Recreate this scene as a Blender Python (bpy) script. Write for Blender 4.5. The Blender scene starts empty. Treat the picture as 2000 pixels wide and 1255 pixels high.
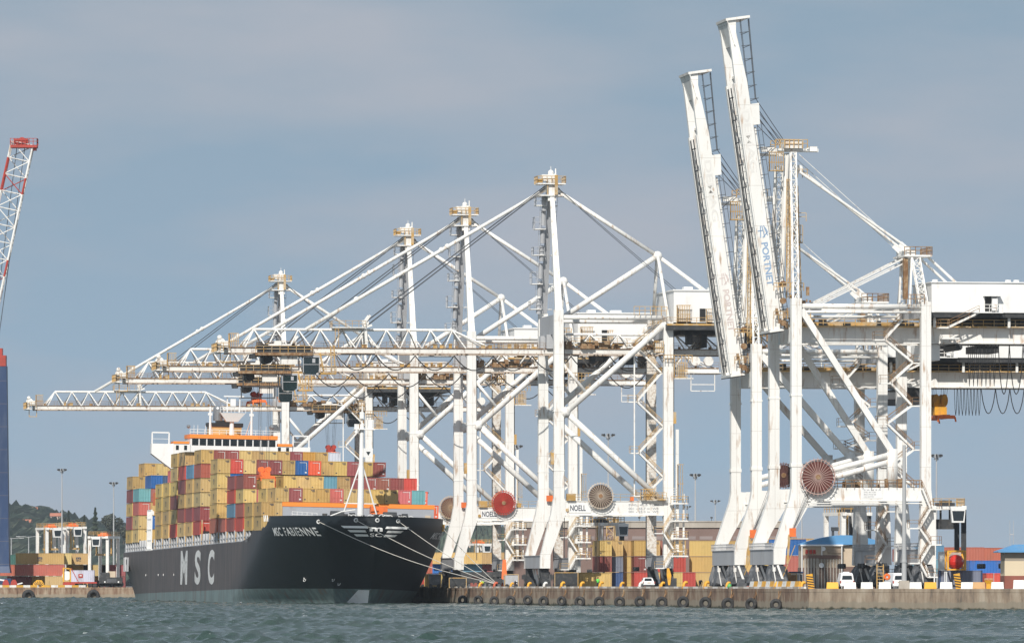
import bpy, math, random
import numpy as np
from mathutils import Vector, Matrix
R = math.radians
scene = bpy.context.scene
COL = scene.collection
random.seed(7)

# ------------------------------------------------------------------ camera
HC = 3.28                      # eye height above the water
FPX, CX, HY = 14500.0, 1000.0, 1143.0   # focal length in photo pixels, principal column, horizon row
cam_d = bpy.data.cameras.new('camera')
cam = bpy.data.objects.new('camera', cam_d)
COL.objects.link(cam)
cam.location = (0, 0, HC)
cam.rotation_euler = (R(90), 0, 0)
cam_d.sensor_width = 36.0
cam_d.lens = 36.0 * FPX / 2000.0
cam_d.shift_y = (HY - 627.5) / 2000.0
cam_d.clip_start = 1.0
cam_d.clip_end = 30000.0
scene.camera = cam

# ------------------------------------------------------------------ sun + sky
SUN_EL, SUN_AZ = 39.0, -15.0    # azimuth measured from straight behind the camera, negative = left
sd = Vector((math.sin(R(SUN_AZ)) * math.cos(R(SUN_EL)), -math.cos(R(SUN_AZ)) * math.cos(R(SUN_EL)), math.sin(R(SUN_EL))))
sun_d = bpy.data.lights.new('sun', 'SUN')
sun_d.energy = 4.7
sun_d.angle = R(0.6)
sun_d.color = (1.0, 0.95, 0.87)
sun = bpy.data.objects.new('sun', sun_d)
COL.objects.link(sun)
sun.rotation_euler = sd.to_track_quat('Z', 'Y').to_euler()
sun.location = (0, 0, 300)

w = bpy.data.worlds.new('World')
scene.world = w
w.use_nodes = True
nt = w.node_tree
N, L = nt.nodes, nt.links
N.clear()
out = N.new('ShaderNodeOutputWorld')
bg = N.new('ShaderNodeBackground')
bg.inputs['Strength'].default_value = 0.125
sky = N.new('ShaderNodeTexSky')
sky.sky_type = 'NISHITA'
sky.sun_disc = False
sky.sun_elevation = R(SUN_EL)
sky.sun_rotation = math.atan2(sd.x, sd.y)
sky.air_density = 1.0
sky.dust_density = 1.2
sky.ozone_density = 1.0
tc = N.new('ShaderNodeTexCoord')
lift = N.new('ShaderNodeVectorMath'); lift.operation = 'ADD'
lift.operation = 'MULTIPLY_ADD'; lift.inputs[1].default_value = (1, 1, 5.0); lift.inputs[2].default_value = (0, 0, 0.22)
nrm = N.new('ShaderNodeVectorMath'); nrm.operation = 'NORMALIZE'
L.new(tc.outputs['Generated'], lift.inputs[0])
L.new(lift.outputs[0], nrm.inputs[0])
L.new(nrm.outputs[0], sky.inputs['Vector'])
# thin, pinkish grey cloud veils
mp = N.new('ShaderNodeMapping'); mp.inputs['Scale'].default_value = (13, 13, 48); mp.inputs['Rotation'].default_value = (0, R(7), 0)
no = N.new('ShaderNodeTexNoise'); no.inputs['Scale'].default_value = 1.0; no.inputs['Detail'].default_value = 6; no.inputs['Roughness'].default_value = 0.5
rp = N.new('ShaderNodeValToRGB')
rp.color_ramp.elements[0].position = 0.40; rp.color_ramp.elements[1].position = 0.66
rp.color_ramp.elements[0].color = (0, 0, 0, 1); rp.color_ramp.elements[1].color = (0.85, 0.85, 0.85, 1)
L.new(tc.outputs['Generated'], mp.inputs['Vector']); L.new(mp.outputs[0], no.inputs['Vector']); L.new(no.outputs['Fac'], rp.inputs[0])
gray = N.new('ShaderNodeMixRGB'); gray.inputs['Fac'].default_value = 0.62; gray.inputs['Color2'].default_value = (3.0, 3.95, 4.5, 1)
L.new(sky.outputs[0], gray.inputs['Color1'])
cl = N.new('ShaderNodeMixRGB'); cl.inputs['Color2'].default_value = (3.5, 3.75, 4.25, 1)
L.new(rp.outputs[0], cl.inputs['Fac']); L.new(gray.outputs[0], cl.inputs['Color1'])
L.new(cl.outputs[0], bg.inputs['Color']); L.new(bg.outputs[0], out.inputs['Surface'])

vs = scene.view_settings
vs.view_transform = 'Standard'; vs.look = 'None'; vs.exposure = 0.0; vs.gamma = 1.0; vs.use_curve_mapping = False

# ------------------------------------------------------------------ frames
A = math.atan(2100.0 / FPX)      # quay heading, left of the view axis
SA, CA = math.sin(A), math.cos(A)
U = Vector((-SA, CA, 0)); V = Vector((CA, SA, 0))
Q0 = Vector((-10.39, 1322.0, 0))
QH = 2.89
def P(q, w_, z): return Q0 + U * q + V * w_ + Vector((0, 0, z))
def px(x, y, d): return Vector(((x - CX) / FPX * d, d, HC + (HY - y) * d / FPX))   # photo pixel at a known distance

# ------------------------------------------------------------------ materials
MATS = {}
def mat(name, col, rough=0.6, metal=0.0, dirt=None, dirt_amt=0.0, scale=1.0, stretch=(1, 1, 1), bump=0.0, objcol=False, ribs=0.0, lo=0.5, hi=0.7, var=0.12, spec=0.5, seam=0.0):
    if name in MATS: return MATS[name]
    m = bpy.data.materials.new(name); m.use_nodes = True
    n, l = m.node_tree.nodes, m.node_tree.links
    b = n['Principled BSDF']
    b.inputs['Roughness'].default_value = rough; b.inputs['Metallic'].default_value = metal
    b.inputs['Specular IOR Level'].default_value = spec
    t = n.new('ShaderNodeTexCoord'); mpn = n.new('ShaderNodeMapping'); mpn.inputs['Scale'].default_value = stretch
    l.new(t.outputs['Object'], mpn.inputs['Vector'])
    oi = n.new('ShaderNodeObjectInfo')
    off = n.new('ShaderNodeVectorMath'); off.operation = 'MULTIPLY_ADD'
    off.inputs[1].default_value = (1, 1, 1)
    rv = n.new('ShaderNodeVectorMath'); rv.operation = 'SCALE'; rv.inputs[0].default_value = (37, 53, 71)
    l.new(oi.outputs['Random'], rv.inputs['Scale'])
    l.new(mpn.outputs[0], off.inputs[0]); l.new(rv.outputs[0], off.inputs[2])
    nz = n.new('ShaderNodeTexNoise'); nz.inputs['Scale'].default_value = scale; nz.inputs['Detail'].default_value = 6; nz.inputs['Roughness'].default_value = 0.6
    l.new(off.outputs[0], nz.inputs['Vector'])
    nz2 = n.new('ShaderNodeTexNoise'); nz2.inputs['Scale'].default_value = scale * 0.23; nz2.inputs['Detail'].default_value = 3
    l.new(off.outputs[0], nz2.inputs['Vector'])
    base = n.new('ShaderNodeMixRGB'); base.blend_type = 'MULTIPLY'; base.inputs['Fac'].default_value = 1.0
    if objcol: l.new(oi.outputs['Color'], base.inputs['Color1'])
    else: base.inputs['Color1'].default_value = (*col, 1)
    mr = n.new('ShaderNodeMapRange'); mr.inputs['From Min'].default_value = 0.3; mr.inputs['From Max'].default_value = 0.7
    mr.inputs['To Min'].default_value = 1.0 - var; mr.inputs['To Max'].default_value = 1.0 + var * 0.6
    l.new(nz2.outputs['Fac'], mr.inputs['Value']); l.new(mr.outputs[0], base.inputs['Color2'])
    last = base.outputs[0]
    if dirt is not None:
        rmp = n.new('ShaderNodeMapRange'); rmp.inputs['From Min'].default_value = lo; rmp.inputs['From Max'].default_value = hi
        rmp.inputs['To Min'].default_value = 0; rmp.inputs['To Max'].default_value = dirt_amt
        l.new(nz.outputs['Fac'], rmp.inputs['Value'])
        mx = n.new('ShaderNodeMixRGB'); mx.inputs['Color2'].default_value = (*dirt, 1)
        l.new(rmp.outputs[0], mx.inputs['Fac']); l.new(last, mx.inputs['Color1']); last = mx.outputs[0]
    if seam:      # welded plate seams: thin darker lines across the steel
        sp_ = n.new('ShaderNodeSeparateXYZ'); l.new(t.outputs['Object'], sp_.inputs[0])
        fs_ = []
        for ax_, per, wd_ in (('Z', 5.7, .015), ('X', 9.3, .008)):
            dv = n.new('ShaderNodeMath'); dv.operation = 'DIVIDE'; dv.inputs[1].default_value = per; l.new(sp_.outputs[ax_], dv.inputs[0])
            fr = n.new('ShaderNodeMath'); fr.operation = 'FRACT'; l.new(dv.outputs[0], fr.inputs[0])
            lt = n.new('ShaderNodeMath'); lt.operation = 'LESS_THAN'; lt.inputs[1].default_value = wd_; l.new(fr.outputs[0], lt.inputs[0]); fs_.append(lt)
        mxm = n.new('ShaderNodeMath'); mxm.operation = 'MAXIMUM'; l.new(fs_[0].outputs[0], mxm.inputs[0]); l.new(fs_[1].outputs[0], mxm.inputs[1])
        ml = n.new('ShaderNodeMath'); ml.operation = 'MULTIPLY'; ml.inputs[1].default_value = seam; l.new(mxm.outputs[0], ml.inputs[0])
        mx = n.new('ShaderNodeMixRGB'); mx.inputs['Color2'].default_value = (.22, .17, .13, 1); l.new(ml.outputs[0], mx.inputs['Fac']); l.new(last, mx.inputs['Color1']); last = mx.outputs[0]
    l.new(last, b.inputs['Base Color'])
    if bump or ribs:
        bp = n.new('ShaderNodeBump'); bp.inputs['Strength'].default_value = max(bump, 0.0) if not ribs else ribs
        bp.inputs['Distance'].default_value = 0.05 if not ribs else 0.04
        if ribs:
            wv = n.new('ShaderNodeTexWave'); wv.wave_type = 'BANDS'; wv.bands_direction = 'DIAGONAL'; wv.inputs['Scale'].default_value = 1.1
            sep = n.new('ShaderNodeMapping'); sep.inputs['Scale'].default_value = (1, 1, 0)
            l.new(t.outputs['Object'], sep.inputs['Vector']); l.new(sep.outputs[0], wv.inputs['Vector'])
            l.new(wv.outputs['Fac'], bp.inputs['Height'])
        else: l.new(nz.outputs['Fac'], bp.inputs['Height'])
        l.new(bp.outputs[0], b.inputs['Normal'])
    MATS[name] = m
    return m
RUST = (0.17, 0.065, 0.022)
WHITE = mat('white paint', (0.80, 0.79, 0.76), 0.45, dirt=(0.38, 0.22, 0.11), dirt_amt=0.8, scale=1.0, stretch=(1.6, 1.6, 0.28), lo=0.555, hi=0.72, var=0.1, seam=.3)
WORN = mat('worn white paint', (0.76, 0.74, 0.70), 0.6, dirt=RUST, dirt_amt=0.75, scale=1.3, stretch=(1.2, 1, .5), lo=0.545, hi=0.70)
SPALL = mat('spalled white paint', (0.70, 0.67, 0.62), 0.7, dirt=(0.34, 0.22, 0.13), dirt_amt=0.6, scale=2.5, lo=0.45, hi=0.62)
SHIPW = mat('ship white', (0.80, 0.80, 0.79), 0.4, dirt=(0.45, 0.36, 0.28), dirt_amt=0.4, scale=0.6, stretch=(1, 1, 0.3), lo=0.58, hi=0.75, var=0.04)
RUSTY = mat('rusty steel', (0.22, 0.115, 0.05), 0.8, dirt=(0.42, 0.32, 0.2), dirt_amt=0.7, scale=1.3, lo=0.45, hi=0.65, var=0.3)
OCHRE = mat('ochre railing paint', (0.50, 0.30, 0.09), 0.6, dirt=(0.5, 0.45, 0.36), dirt_amt=0.6, scale=0.8, lo=0.45, hi=0.6, var=0.25)
GREYTONE = mat('grey paint and shaded white', (0.42, 0.43, 0.45), 0.55, dirt=(0.25, 0.2, 0.16), dirt_amt=0.5, scale=0.8, stretch=(1, 1, .3), lo=0.55, hi=0.75)  # plain grey steel, also the shaded tone given to some white crane parts
DARK = mat('dark machinery', (0.035, 0.038, 0.042), 0.6, dirt=(0.12, 0.11, 0.1), dirt_amt=0.6, scale=1.2, lo=0.5, hi=0.7, var=0.3)
TARP = mat('grey bogie cover', (0.085, 0.09, 0.10), 0.55, dirt=(0.20, 0.20, 0.205), dirt_amt=0.7, scale=1.0, lo=0.5, hi=0.62, var=0.35)
BLACK = mat('black', (0.015, 0.015, 0.017), 0.5, var=0.2)
ROPE = mat('wire rope', (0.06, 0.065, 0.075), 0.6)
HAWSER = mat('mooring hawser', (0.55, 0.52, 0.47), 0.8)
GLASS = mat('dark glass', (0.012, 0.018, 0.022), 0.06, var=0.0, spec=0.8)
GREENGLASS = mat('green cab glass', (0.008, 0.020, 0.022), 0.06, var=0.3, spec=0.8)
ORANGE = mat('orange paint', (0.80, 0.17, 0.035), 0.5, dirt=(0.35, 0.1, 0.05), dirt_amt=0.4, scale=0.7)
STRIPE = mat('orange stripe', (0.90, 0.27, 0.04), 0.5, var=0.05)
REDP = mat('red paint', (0.42, 0.045, 0.03), 0.55, dirt=(0.2, 0.05, 0.03), dirt_amt=0.5, scale=0.9)
YELLOW = mat('yellow paint', (0.75, 0.38, 0.03), 0.55, dirt=(0.35, 0.2, 0.08), dirt_amt=0.6, scale=1.4, lo=0.5, hi=0.66)
BLUEP = mat('blue paint', (0.015, 0.042, 0.115), 0.5, dirt=(0.06, 0.085, 0.14), dirt_amt=0.6, scale=0.5, stretch=(1, 1, .25), var=0.3, seam=.6)
BUFF = mat('buff funnel', (0.60, 0.39, 0.15), 0.55, dirt=(0.25, 0.16, 0.08), dirt_amt=0.4, scale=0.4)
LETTER = mat('white lettering', (0.72, 0.72, 0.71), 0.6, dirt=(0.3, 0.28, 0.26), dirt_amt=0.5, scale=0.8, lo=0.5, hi=0.75)
INK = mat('dark lettering', (0.05, 0.06, 0.09), 0.6)
LIGHTBLUE = mat('pale blue lettering', (0.25, 0.36, 0.52), 0.6)
FADED = mat('faded lettering', (0.60, 0.52, 0.50), 0.7)
GHOST = mat('ghost lettering', (0.70, 0.685, 0.66), 0.7)
RUBBER = mat('rubber', (0.028, 0.028, 0.03), 0.8, dirt=(0.09, 0.085, 0.08), dirt_amt=0.6, scale=2.0)
CONT = mat('container paint', (1, 1, 1), 0.55, objcol=True, ribs=0.9, dirt=(0.16, 0.11, 0.075), dirt_amt=0.45, scale=0.6, stretch=(1, 1, 0.4), lo=0.54, hi=0.76, var=0.18)
OBJC = mat('tinted paint', (1, 1, 1), 0.55, objcol=True, dirt=(0.25, 0.16, 0.1), dirt_amt=0.35, scale=0.9, lo=0.55, hi=0.75, var=0.15)
CAR = mat('car paint', (0.82, 0.82, 0.82), 0.25, var=0.02)
SKIN = mat('skin', (0.16, 0.08, 0.05), 0.6)
HIVIS = mat('green hi-vis cloth', (0.12, 0.62, 0.10), 0.8)
CLOTH = mat('dark work clothes', (0.03, 0.035, 0.05), 0.85)
BEIGE = mat('beige render', (0.55, 0.45, 0.34), 0.85, dirt=(0.3, 0.24, 0.18), dirt_amt=0.4, scale=0.5)
BRICK = mat('red brick', (0.26, 0.085, 0.06), 0.85, var=0.2, scale=1.5, dirt=(0.18, 0.09, 0.07), dirt_amt=0.5)
ROOFB = mat('blue roof sheeting', (0.10, 0.29, 0.54), 0.5, var=0.12, dirt=(0.2, 0.25, 0.3), dirt_amt=0.3, scale=0.6)
BROWNW = mat('brown cladding', (0.225, 0.155, 0.135), 0.85, var=0.14, scale=0.35, stretch=(1, 1, 0.5), dirt=(0.17, 0.115, 0.10), dirt_amt=0.5)
CONCRETE = mat('pale concrete', (0.42, 0.38, 0.33), 0.9, dirt=(0.2, 0.16, 0.12), dirt_amt=0.5, scale=0.8, stretch=(1, 1, .3))
POLE = mat('galvanised pole', (0.40, 0.41, 0.42), 0.5, var=0.1)

# ------------------------------------------------------------------ mesh builder
class MB:
    def __init__(s): s.v = []; s.f = []; s.pr = []
    def add(s, vs_, fs):
        b = len(s.v); s.pr.append((b, len(s.f), len(vs_), len(fs))); s.v.extend([tuple(p) for p in vs_]); s.f.extend([tuple(i + b for i in f) for f in fs]); return s
    def bx(s, x0, x1, y0, y1, z0, z1):
        return s.add([(x0, y0, z0), (x1, y0, z0), (x1, y1, z0), (x0, y1, z0), (x0, y0, z1), (x1, y0, z1), (x1, y1, z1), (x0, y1, z1)],
              [(0, 3, 2, 1), (4, 5, 6, 7), (0, 1, 5, 4), (1, 2, 6, 5), (2, 3, 7, 6), (3, 0, 4, 7)])
    def cb(s, c, sz): return s.bx(c[0] - sz[0] / 2, c[0] + sz[0] / 2, c[1] - sz[1] / 2, c[1] + sz[1] / 2, c[2] - sz[2] / 2, c[2] + sz[2] / 2)
    def beam(s, p, q, w_, h=None, up=(0, 0, 1)):
        h = h or w_; p, q = Vector(p), Vector(q); d = (q - p).normalized(); u = Vector(up)
        if abs(d.dot(u)) > 0.98: u = Vector((1, 0, 0))
        a = d.cross(u).normalized() * (w_ / 2); b = a.cross(d).normalized() * (h / 2)
        return s.add([p - a - b, p + a - b, p + a + b, p - a + b, q - a - b, q + a - b, q + a + b, q - a + b],
              [(0, 1, 2, 3), (7, 6, 5, 4), (0, 4, 5, 1), (1, 5, 6, 2), (2, 6, 7, 3), (3, 7, 4, 0)])
    def tube(s, p, q, r, n=8, r2=None):
        p, q = Vector(p), Vector(q); r2 = r if r2 is None else r2; d = (q - p).normalized()
        u = Vector((0, 0, 1)) if abs(d.z) < 0.95 else Vector((1, 0, 0))
        a = d.cross(u).normalized(); b = a.cross(d)
        vs_ = [p + (a * math.cos(t) + b * math.sin(t)) * r for t in [2 * math.pi * i / n for i in range(n)]]
        vs_ += [q + (a * math.cos(t) + b * math.sin(t)) * r2 for t in [2 * math.pi * i / n for i in range(n)]]
        return s.add(vs_, [(i, i + n, (i + 1) % n + n, (i + 1) % n) for i in range(n)] + [tuple(range(n)), tuple(range(2 * n - 1, n - 1, -1))])
    def path(s, pts, r, n=6):
        for a, b in zip(pts[:-1], pts[1:]): s.tube(a, b, r, n)
        return s
    def loft(s, rings, cap=True, close=True):
        n = len(rings[0]); vs_ = [p for r_ in rings for p in r_]; fs = []
        for k in range(len(rings) - 1):
            for i in range(n if close else n - 1):
                j = (i + 1) % n; fs.append((k * n + i, k * n + j, (k + 1) * n + j, (k + 1) * n + i))
        if cap: fs += [tuple(range(n - 1, -1, -1)), tuple(range((len(rings) - 1) * n, len(rings) * n))]
        return s.add(vs_, fs)
    def leg(s, st, y0, y1):         # stations (z, x_left, x_right), a box column of thickness y0..y1
        return s.loft([[(a, y0, z), (b, y0, z), (b, y1, z), (a, y1, z)] for z, a, b in st])
    def prism(s, poly, y0, y1):     # polygon in xz, extruded along y
        n = len(poly)
        return s.add([(x, y0, z) for x, z in poly] + [(x, y1, z) for x, z in poly],
              [tuple(range(n)), tuple(range(2 * n - 1, n - 1, -1))] + [(i, i + n, (i + 1) % n + n, (i + 1) % n) for i in range(n)])
    def ball(s, c, r, n=10, m=6, sz=1.0):
        rings = []
        for k in range(m + 1):
            ph = math.pi * (k + 0.02) / (m + 0.04) - math.pi / 2
            rings.append([(c[0] + r * math.cos(ph) * math.cos(2 * math.pi * i / n), c[1] + r * math.cos(ph) * math.sin(2 * math.pi * i / n), c[2] + sz * r * math.sin(ph)) for i in range(n)])
        return s.loft(rings)
    def rail(s, pts, h=1.1, r=0.035, step=1.8):   # railing: posts, mid and top rail along a polyline
        for a, b in zip(pts[:-1], pts[1:]):
            a, b = Vector(a), Vector(b); n = max(1, int((b - a).length / step))
            for i in range(n + 1):
                p = a.lerp(b, i / n); s.beam(p, p + Vector((0, 0, h)), r * 2)
            for hh in (h, h * 0.55): s.beam(a + Vector((0, 0, hh)), b + Vector((0, 0, hh)), r * 2)
        return s
    def cage(s, x0, x1, y0, y1, z0, z1, r=.09, step=.38):   # barred cage: posts on the near and left faces, rails round it
        for x in np.arange(x0, x1 + .01, step): s.beam((x, y0, z0), (x, y0, z1), r)
        for y in np.arange(y0, y1 + .01, step): s.beam((x0, y, z0), (x0, y, z1), r)
        for z in (z0, z0 + (z1 - z0) * .45, z1):
            s.beam((x0, y0, z), (x1, y0, z), r * 1.3); s.beam((x0, y0, z), (x0, y1, z), r * 1.3)
        return s.bx(x0, x1, y0, y1, z0 - .1, z0)
    def torus(s, c, ax, R_, r, n=20, m=8, sq=1.0):
        ax = Vector(ax).normalized(); u = Vector((0, 0, 1)) if abs(ax.z) < 0.9 else Vector((1, 0, 0)); a = ax.cross(u).normalized(); b = a.cross(ax)
        rings = []
        for i in range(n):
            t = 2 * math.pi * i / n; d = a * math.cos(t) + b * math.sin(t)
            rings.append([Vector(c) + d * (R_ + r * math.cos(2 * math.pi * j / m)) + ax * (r * sq * math.sin(2 * math.pi * j / m)) for j in range(m)])
        rings.append(rings[0]); return s.loft(rings, cap=False)
    def clusters(s, tol=0.3):      # group the shapes that touch: each group is one piece
        n = len(s.pr); V_ = np.array(s.v)
        lo = np.array([V_[a:a + k].min(0) for a, _, k, _ in s.pr]) - tol / 2; hi = np.array([V_[a:a + k].max(0) for a, _, k, _ in s.pr]) + tol / 2
        lab = -np.ones(n, int); c = 0
        for i in range(n):
            if lab[i] >= 0: continue
            st = [i]; lab[i] = c
            while st:
                j = st.pop(); hit = np.where((lab < 0) & (lo <= hi[j]).all(1) & (hi >= lo[j]).all(1))[0]
                lab[hit] = c; st.extend(hit.tolist())
            c += 1
        return lab, c
    def build(s, name, m, parent=None, off=None, smooth=False, color=None):
        if parent is not None and len(s.pr) > 1 and 'letter' not in name and name not in ('stripe', 'lattice', 'load_table', 'emblem', 'bow_name', 'bow_emblem'):
            lab, c = s.clusters()
            if 1 < c <= 60:
                best = None; bn = -1
                for k in range(c):
                    q = MB()
                    for i in np.where(lab == k)[0]:
                        a, fa, nv, nf = s.pr[i]; q.add(s.v[a:a + nv], [tuple(x - a for x in f) for f in s.f[fa:fa + nf]])
                    o = q._build(name, m, parent, off, smooth, color)
                    if len(q.v) > bn: bn = len(q.v); best = o
                return best
        return s._build(name, m, parent, off, smooth, color)
    def _build(s, name, m, parent=None, off=None, smooth=False, color=None):
        me = bpy.data.meshes.new(name)
        vv = s.v if off is None else [(p[0] - off[0], p[1] - off[1], p[2] - off[2]) for p in s.v]
        me.from_pydata(vv, [], s.f); me.materials.append(m)
        if smooth: me.polygons.foreach_set('use_smooth', [True] * len(me.polygons))
        me.update()
        return link(name, me, parent, color)
def link(name, me, parent=None, color=None):
    o = bpy.data.objects.new(name, me); COL.objects.link(o)
    if parent is not None: o.parent = parent
    if color is not None: o.color = (*color, 1)
    return o
def tag(o, label=None, cat=None, group=None, kind=None):
    if label: o['label'] = label
    if cat: o['category'] = cat
    if group: o['group'] = group
    if kind: o['kind'] = kind
    return o
def thing(name, label, cat, loc, rot=0.0, group=None):
    o = bpy.data.objects.new(name, None); COL.objects.link(o); o.location = loc
    o.rotation_euler = (0, 0, rot); o.empty_display_size = 0.5
    return tag(o, label, cat, group)
def copy_tree(o, parent=None):
    c = o.copy(); COL.objects.link(c)
    if parent is not None: c.parent = parent
    for ch in list(o.children): copy_tree(ch, c)
    return c
def kids(o, name): return [c for c in o.children if c.name.split('.')[0] == name]
def text_verts(s, bold=0.0, sp=1.0):
    cu = bpy.data.curves.new('t', 'FONT'); cu.body = s; cu.offset = bold; cu.resolution_u = 4; cu.space_character = sp
    to = bpy.data.objects.new('t', cu); COL.objects.link(to)
    bpy.context.view_layer.update()
    me = bpy.data.meshes.new_from_object(to.evaluated_get(bpy.context.evaluated_depsgraph_get()))
    vv = np.array([v.co[:2] for v in me.vertices]); ff = [tuple(p.vertices) for p in me.polygons]
    bpy.data.objects.remove(to); bpy.data.curves.remove(cu); bpy.data.meshes.remove(me)
    vv = (vv - vv.min(0)) / (vv.max(0) - vv.min(0))
    return vv, ff
def text(mb, s, fn, bold=0.02, sp=1.0):    # fn maps unit coordinates (0..1, 0..1) to a 3-D point
    vv, ff = text_verts(s, bold, sp); return mb.add([fn(a, b) for a, b in vv], ff)
# ------------------------------------------------------------------ water, ground, quay
def water():
    ds = []; d = 330.0
    while d < 1900: ds.append(d); d += 0.55 + d * 0.0005
    ds = np.array(ds); nc = 640; us = np.linspace(-0.098, 0.098, nc)
    X = np.outer(ds, us); Y = np.repeat(ds[:, None], nc, 1)
    rng = np.random.default_rng(3); Z = np.zeros_like(X)
    for i in range(64):
        lam = 1.0 * (5.0 / 1.0) ** rng.random(); th = rng.normal(0.75, 0.55); k = 2 * np.pi / lam
        amp = 0.0125 * lam ** 0.85
        Z += amp * np.sin(k * (X * np.sin(th) + Y * np.cos(th)) + rng.random() * 6.28 + 0.6 * np.sin(0.05 * X + i))
    Z *= 0.75 + 0.5 * np.sin(0.031 * X + 0.02 * Y) * np.sin(0.017 * Y - 0.02 * X)
    nr = len(ds); co = np.stack([X, Y, Z], -1).reshape(-1, 3)
    idx = np.arange(nr * nc).reshape(nr, nc)
    quads = np.stack([idx[:-1, :-1], idx[:-1, 1:], idx[1:, 1:], idx[1:, :-1]], -1).reshape(-1, 4)
    me = bpy.data.meshes.new('water'); me.vertices.add(len(co)); me.vertices.foreach_set('co', co.ravel())
    me.loops.add(quads.size); me.loops.foreach_set('vertex_index', quads.ravel().astype(np.int32))
    me.polygons.add(len(quads)); me.polygons.foreach_set('loop_start', np.arange(0, quads.size, 4, dtype=np.int32))
    me.polygons.foreach_set('use_smooth', np.ones(len(quads), dtype=bool)); me.update(calc_edges=True)
    m = bpy.data.materials.new('harbour water'); m.use_nodes = True
    n, l = m.node_tree.nodes, m.node_tree.links; b = n['Principled BSDF']
    b.inputs['Roughness'].default_value = 0.16; b.inputs['IOR'].default_value = 1.33
    t = n.new('ShaderNodeTexCoord'); mp_ = n.new('ShaderNodeMapping'); mp_.inputs['Scale'].default_value = (1.0, 0.55, 1)
    l.new(t.outputs['Object'], mp_.inputs['Vector'])
    nz = n.new('ShaderNodeTexNoise'); nz.inputs['Scale'].default_value = 2.2; nz.inputs['Detail'].default_value = 6; l.new(mp_.outputs[0], nz.inputs['Vector'])
    bp = n.new('ShaderNodeBump'); bp.inputs['Strength'].default_value = 0.7; bp.inputs['Distance'].default_value = 0.35; l.new(nz.outputs['Fac'], bp.inputs['Height']); l.new(bp.outputs[0], b.inputs['Normal'])
    n2 = n.new('ShaderNodeTexNoise'); n2.inputs['Scale'].default_value = 0.10; n2.inputs['Detail'].default_value = 4; l.new(mp_.outputs[0], n2.inputs['Vector'])
    c1 = n.new('ShaderNodeMixRGB'); c1.inputs['Color1'].default_value = (0.024, 0.058, 0.047, 1); c1.inputs['Color2'].default_value = (0.055, 0.074, 0.066, 1); l.new(n2.outputs['Fac'], c1.inputs['Fac'])
    n3 = n.new('ShaderNodeTexNoise'); n3.inputs['Scale'].default_value = 0.42; n3.inputs['Detail'].default_value = 8; n3.inputs['Roughness'].default_value = 0.66; l.new(mp_.outputs[0], n3.inputs['Vector'])
    mr = n.new('ShaderNodeMapRange'); mr.inputs['From Min'].default_value = 0.655; mr.inputs['From Max'].default_value = 0.71; l.new(n3.outputs['Fac'], mr.inputs['Value'])
    c2 = n.new('ShaderNodeMixRGB'); c2.inputs['Color2'].default_value = (0.75, 0.78, 0.78, 1); l.new(mr.outputs[0], c2.inputs['Fac']); l.new(c1.outputs[0], c2.inputs['Color1'])
    l.new(c2.outputs[0], b.inputs['Base Color'])
    me.materials.append(m)
    tag(link('water', me), kind='structure')
    sea = MB().add([(-9000, -200, -0.9), (9000, -200, -0.9), (9000, 12000, -0.9), (-9000, 12000, -0.9)], [(0, 1, 2, 3)])
    tag(sea.build('sea', m), kind='structure')
water()

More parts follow.
